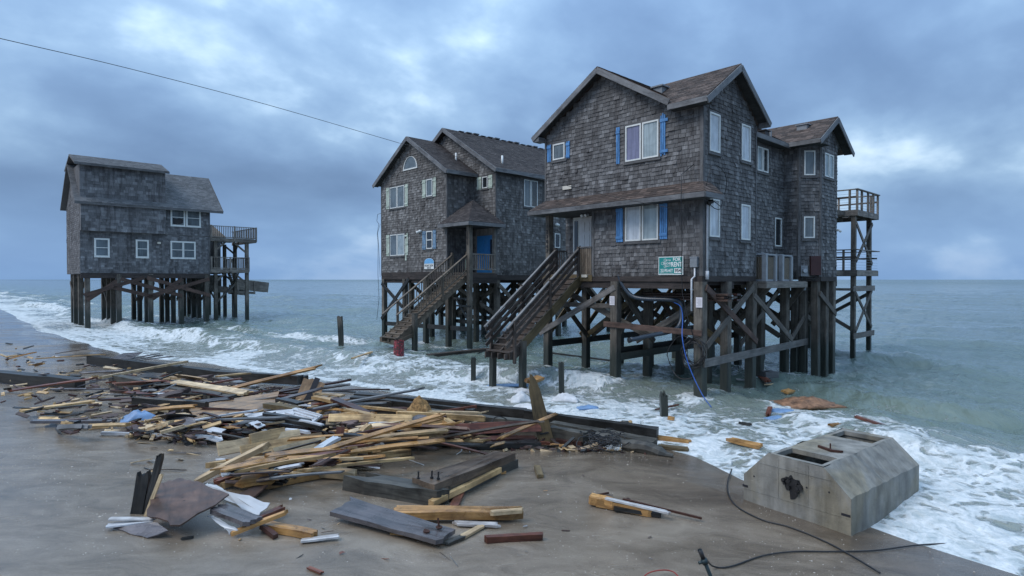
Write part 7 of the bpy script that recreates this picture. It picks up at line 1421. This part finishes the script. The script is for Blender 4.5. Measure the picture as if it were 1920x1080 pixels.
def studscatter(n, poly, h0, h1, ang, where, dk=0):
    x0, x1 = min(p[0] for p in poly), max(p[0] for p in poly); y0, y1 = min(p[1] for p in poly), max(p[1] for p in poly); c = 0
    bagS = ['pine'] * 6 + ['pale'] * 4 + ['orange'] * 4 + ['red'] * 3 + ['maroon'] * 3 + ['dark'] * 2 + ['brown'] * 2 + ['white'] + ['dark', 'maroon', 'brown', 'red'] * max(dk, 0)
    if dk < 0: bagS = ['pine'] * 8 + ['pale'] * 6 + ['orange'] * 5 + ['red', 'dark', 'maroon']
    WS = {'pine': 'yellow', 'pale': 'pale', 'orange': 'orange', 'red': 'reddish', 'maroon': 'maroon', 'dark': 'black', 'brown': 'brown', 'white': 'white'}
    while c < n:
        x, y = r_.uniform(x0, x1), r_.uniform(y0, y1)
        if not inpoly(x, y, poly): continue
        c += 1; mat = r_.choice(bagS); p = G(x, y, r_.uniform(h0, h1)); th = r_.uniform(*ang); bi = r_.randrange(len(studs)); s_ = r_.uniform(0.75, 1.05)
        o = bpy.data.objects.new('broken_stud', studs[bi]); COL.objects.link(o); o.material_slots[0].link = 'OBJECT'; o.material_slots[0].material = M[mat]
        o.matrix_local = Matrix.Translation(p) @ Matrix.Rotation(th, 4, 'Z') @ Matrix.Rotation(r_.uniform(-.14, .1), 4, 'Y') @ Matrix.Rotation(r_.choice([0, 0, 1.57, .4, -.5]) + r_.uniform(-.15, .15), 4, 'X') @ Matrix.Translation((-1.0, 0, 0)) @ Matrix.Diagonal((s_, 1, 1, 1))
        tag(o, f'{WS[mat]} {SHS[bi]} jumbled {where}', 'board', f'studs jumbled {where}')
studscatter(12, [(330, 745), (470, 735), (600, 755), (700, 775), (690, 800), (560, 800), (400, 800), (330, 790)], 0.12, 0.32, (-0.45, 0.35), 'in the rear heap', 5); studscatter(26, [(480, 870), (560, 845), (640, 815), (740, 800), (800, 800), (720, 835), (640, 850), (560, 870)], 0.2, 0.55, (0.1, 0.75), 'in the front heap', -1); studscatter(8, [(760, 790), (900, 800), (960, 815), (860, 822), (770, 820)], 0.15, 0.45, (-0.4, 0.6), 'beside the straight red board')
studscatter(18, [(250, 700), (400, 712), (430, 745), (330, 765), (250, 745)], 0.12, 0.45, (-0.5, 0.3), 'on the far left timbers', 9)
D('black square timber out beyond the left end of the heap', (-60, 700), (150, 720), 0.34, 0.34, 'dark', 0.2, 0.2, 0, 0.0, name='timber', cat='timber', grp=T)
D('tan plank out beyond the left end of the heap', (40, 770), (175, 752), 0.24, 0.05, 'pine', 0.2, 0.24, 0, 0.05); D('grey plank out beyond the left end of the heap', (60, 790), (210, 790), 0.2, 0.06, 'purple', 0.14, 0.14, 0, 0.05)
# fine rubble between the boards
rub = {k: MB() for k in ('pine', 'maroon', 'dark', 'shinglebrown', 'pale')}
def splinters(n, poly, hmax, ang):
    x0, x1 = min(p[0] for p in poly), max(p[0] for p in poly); y0, y1 = min(p[1] for p in poly), max(p[1] for p in poly); c = 0; pix = []
    while c < n:
        x, y = r_.uniform(x0, x1), r_.uniform(y0, y1)
        if not inpoly(x, y, poly): continue
        pix.append((x, y, r_.uniform(0.0, hmax))); c += 1
    for p in GV([q[0] for q in pix], [q[1] for q in pix], [q[2] for q in pix]):
        p = Vector(p); mb_ = rub[r_.choice(list(rub))]; L_, w, t = r_.uniform(0.08, 0.5), r_.uniform(0.015, 0.07), r_.uniform(0.008, 0.03)
        m4 = Matrix.Translation(p) @ Matrix.Rotation(r_.uniform(*ang), 4, 'Z') @ Matrix.Rotation(r_.uniform(-.35, .35), 4, 'Y') @ Matrix.Rotation(r_.uniform(-.6, .6), 4, 'X')
        mb_.hexa([m4 @ Vector(q) for q in ((0, -w, -t), (L_, -w * r_.uniform(.1, 1), -t), (L_ * r_.uniform(.8, 1.1), w, -t), (0, w * r_.uniform(.2, 1), -t), (0, -w, t), (L_, -w * .6, t), (L_, w, t), (0, w * .7, t))])
splinters(800, heapA, 0.3, (-1.2, 1.2)); splinters(700, heapB, 0.2, (-0.6, 1.3)); splinters(260, [(240, 800), (400, 812), (620, 815), (640, 835), (420, 832), (240, 824)], 0.03, (-2, 2)); splinters(90, [(850, 828), (1060, 830), (1240, 852), (1040, 845), (860, 842)], 0.03, (-2, 2)); splinters(160, [(0, 640), (240, 690), (240, 812), (120, 812), (0, 760)], 0.2, (-1, 1))
WD = {'pine': 'yellow', 'maroon': 'maroon', 'dark': 'black', 'shinglebrown': 'brown', 'pale': 'pale'}
for k, mb_ in rub.items(): o = obj('rubble', mb_, k); tag(o, f'fine {WD[k]} splinters and chips strewn through the wreckage heap', 'rubble', kind='stuff')
# shell grit strewn over the sand
rs_ = np.random.RandomState(8); mb = MB(); X_ = rs_.uniform(-12, 12, 9000); Y_ = rs_.uniform(7.2, 15.5, 9000)
a_, s_ = to_as(X_, Y_); ok = (abs(X_) < Y_) & (shore(a_) - s_ > 0.3) & (rs_.rand(9000) < fbm(X_ * 0.8, Y_ * 0.8, 3) ** 2 * 1.5); X_, Y_ = X_[ok], Y_[ok]; Zs = sand_z(X_, Y_)
for x, y, z in zip(X_, Y_, Zs):
    rr = rs_.uniform(0.003, 0.009) * (1.9 if rs_.rand() < 0.05 else 1); th = rs_.rand() * 6; k = len(mb.v)
    for j in range(4): mb.v.append((x + rr * math.cos(th + j * 1.57) * (1.5 if j % 2 else 1), y + rr * math.sin(th + j * 1.57), z))
    mb.v.append((x, y, z + rr * 0.8)); mb.f += [(k, k + 1, k + 4), (k + 1, k + 2, k + 4), (k + 2, k + 3, k + 4), (k + 3, k, k + 4)]
M['shell'] = plain('shell_white', (0.42, 0.38, 0.33), 0.6, var=0.4, scale=3)
o = obj('shell_grit', mb, 'shell'); tag(o, 'pale broken shell grit strewn over the wet sand', 'shells', kind='stuff')
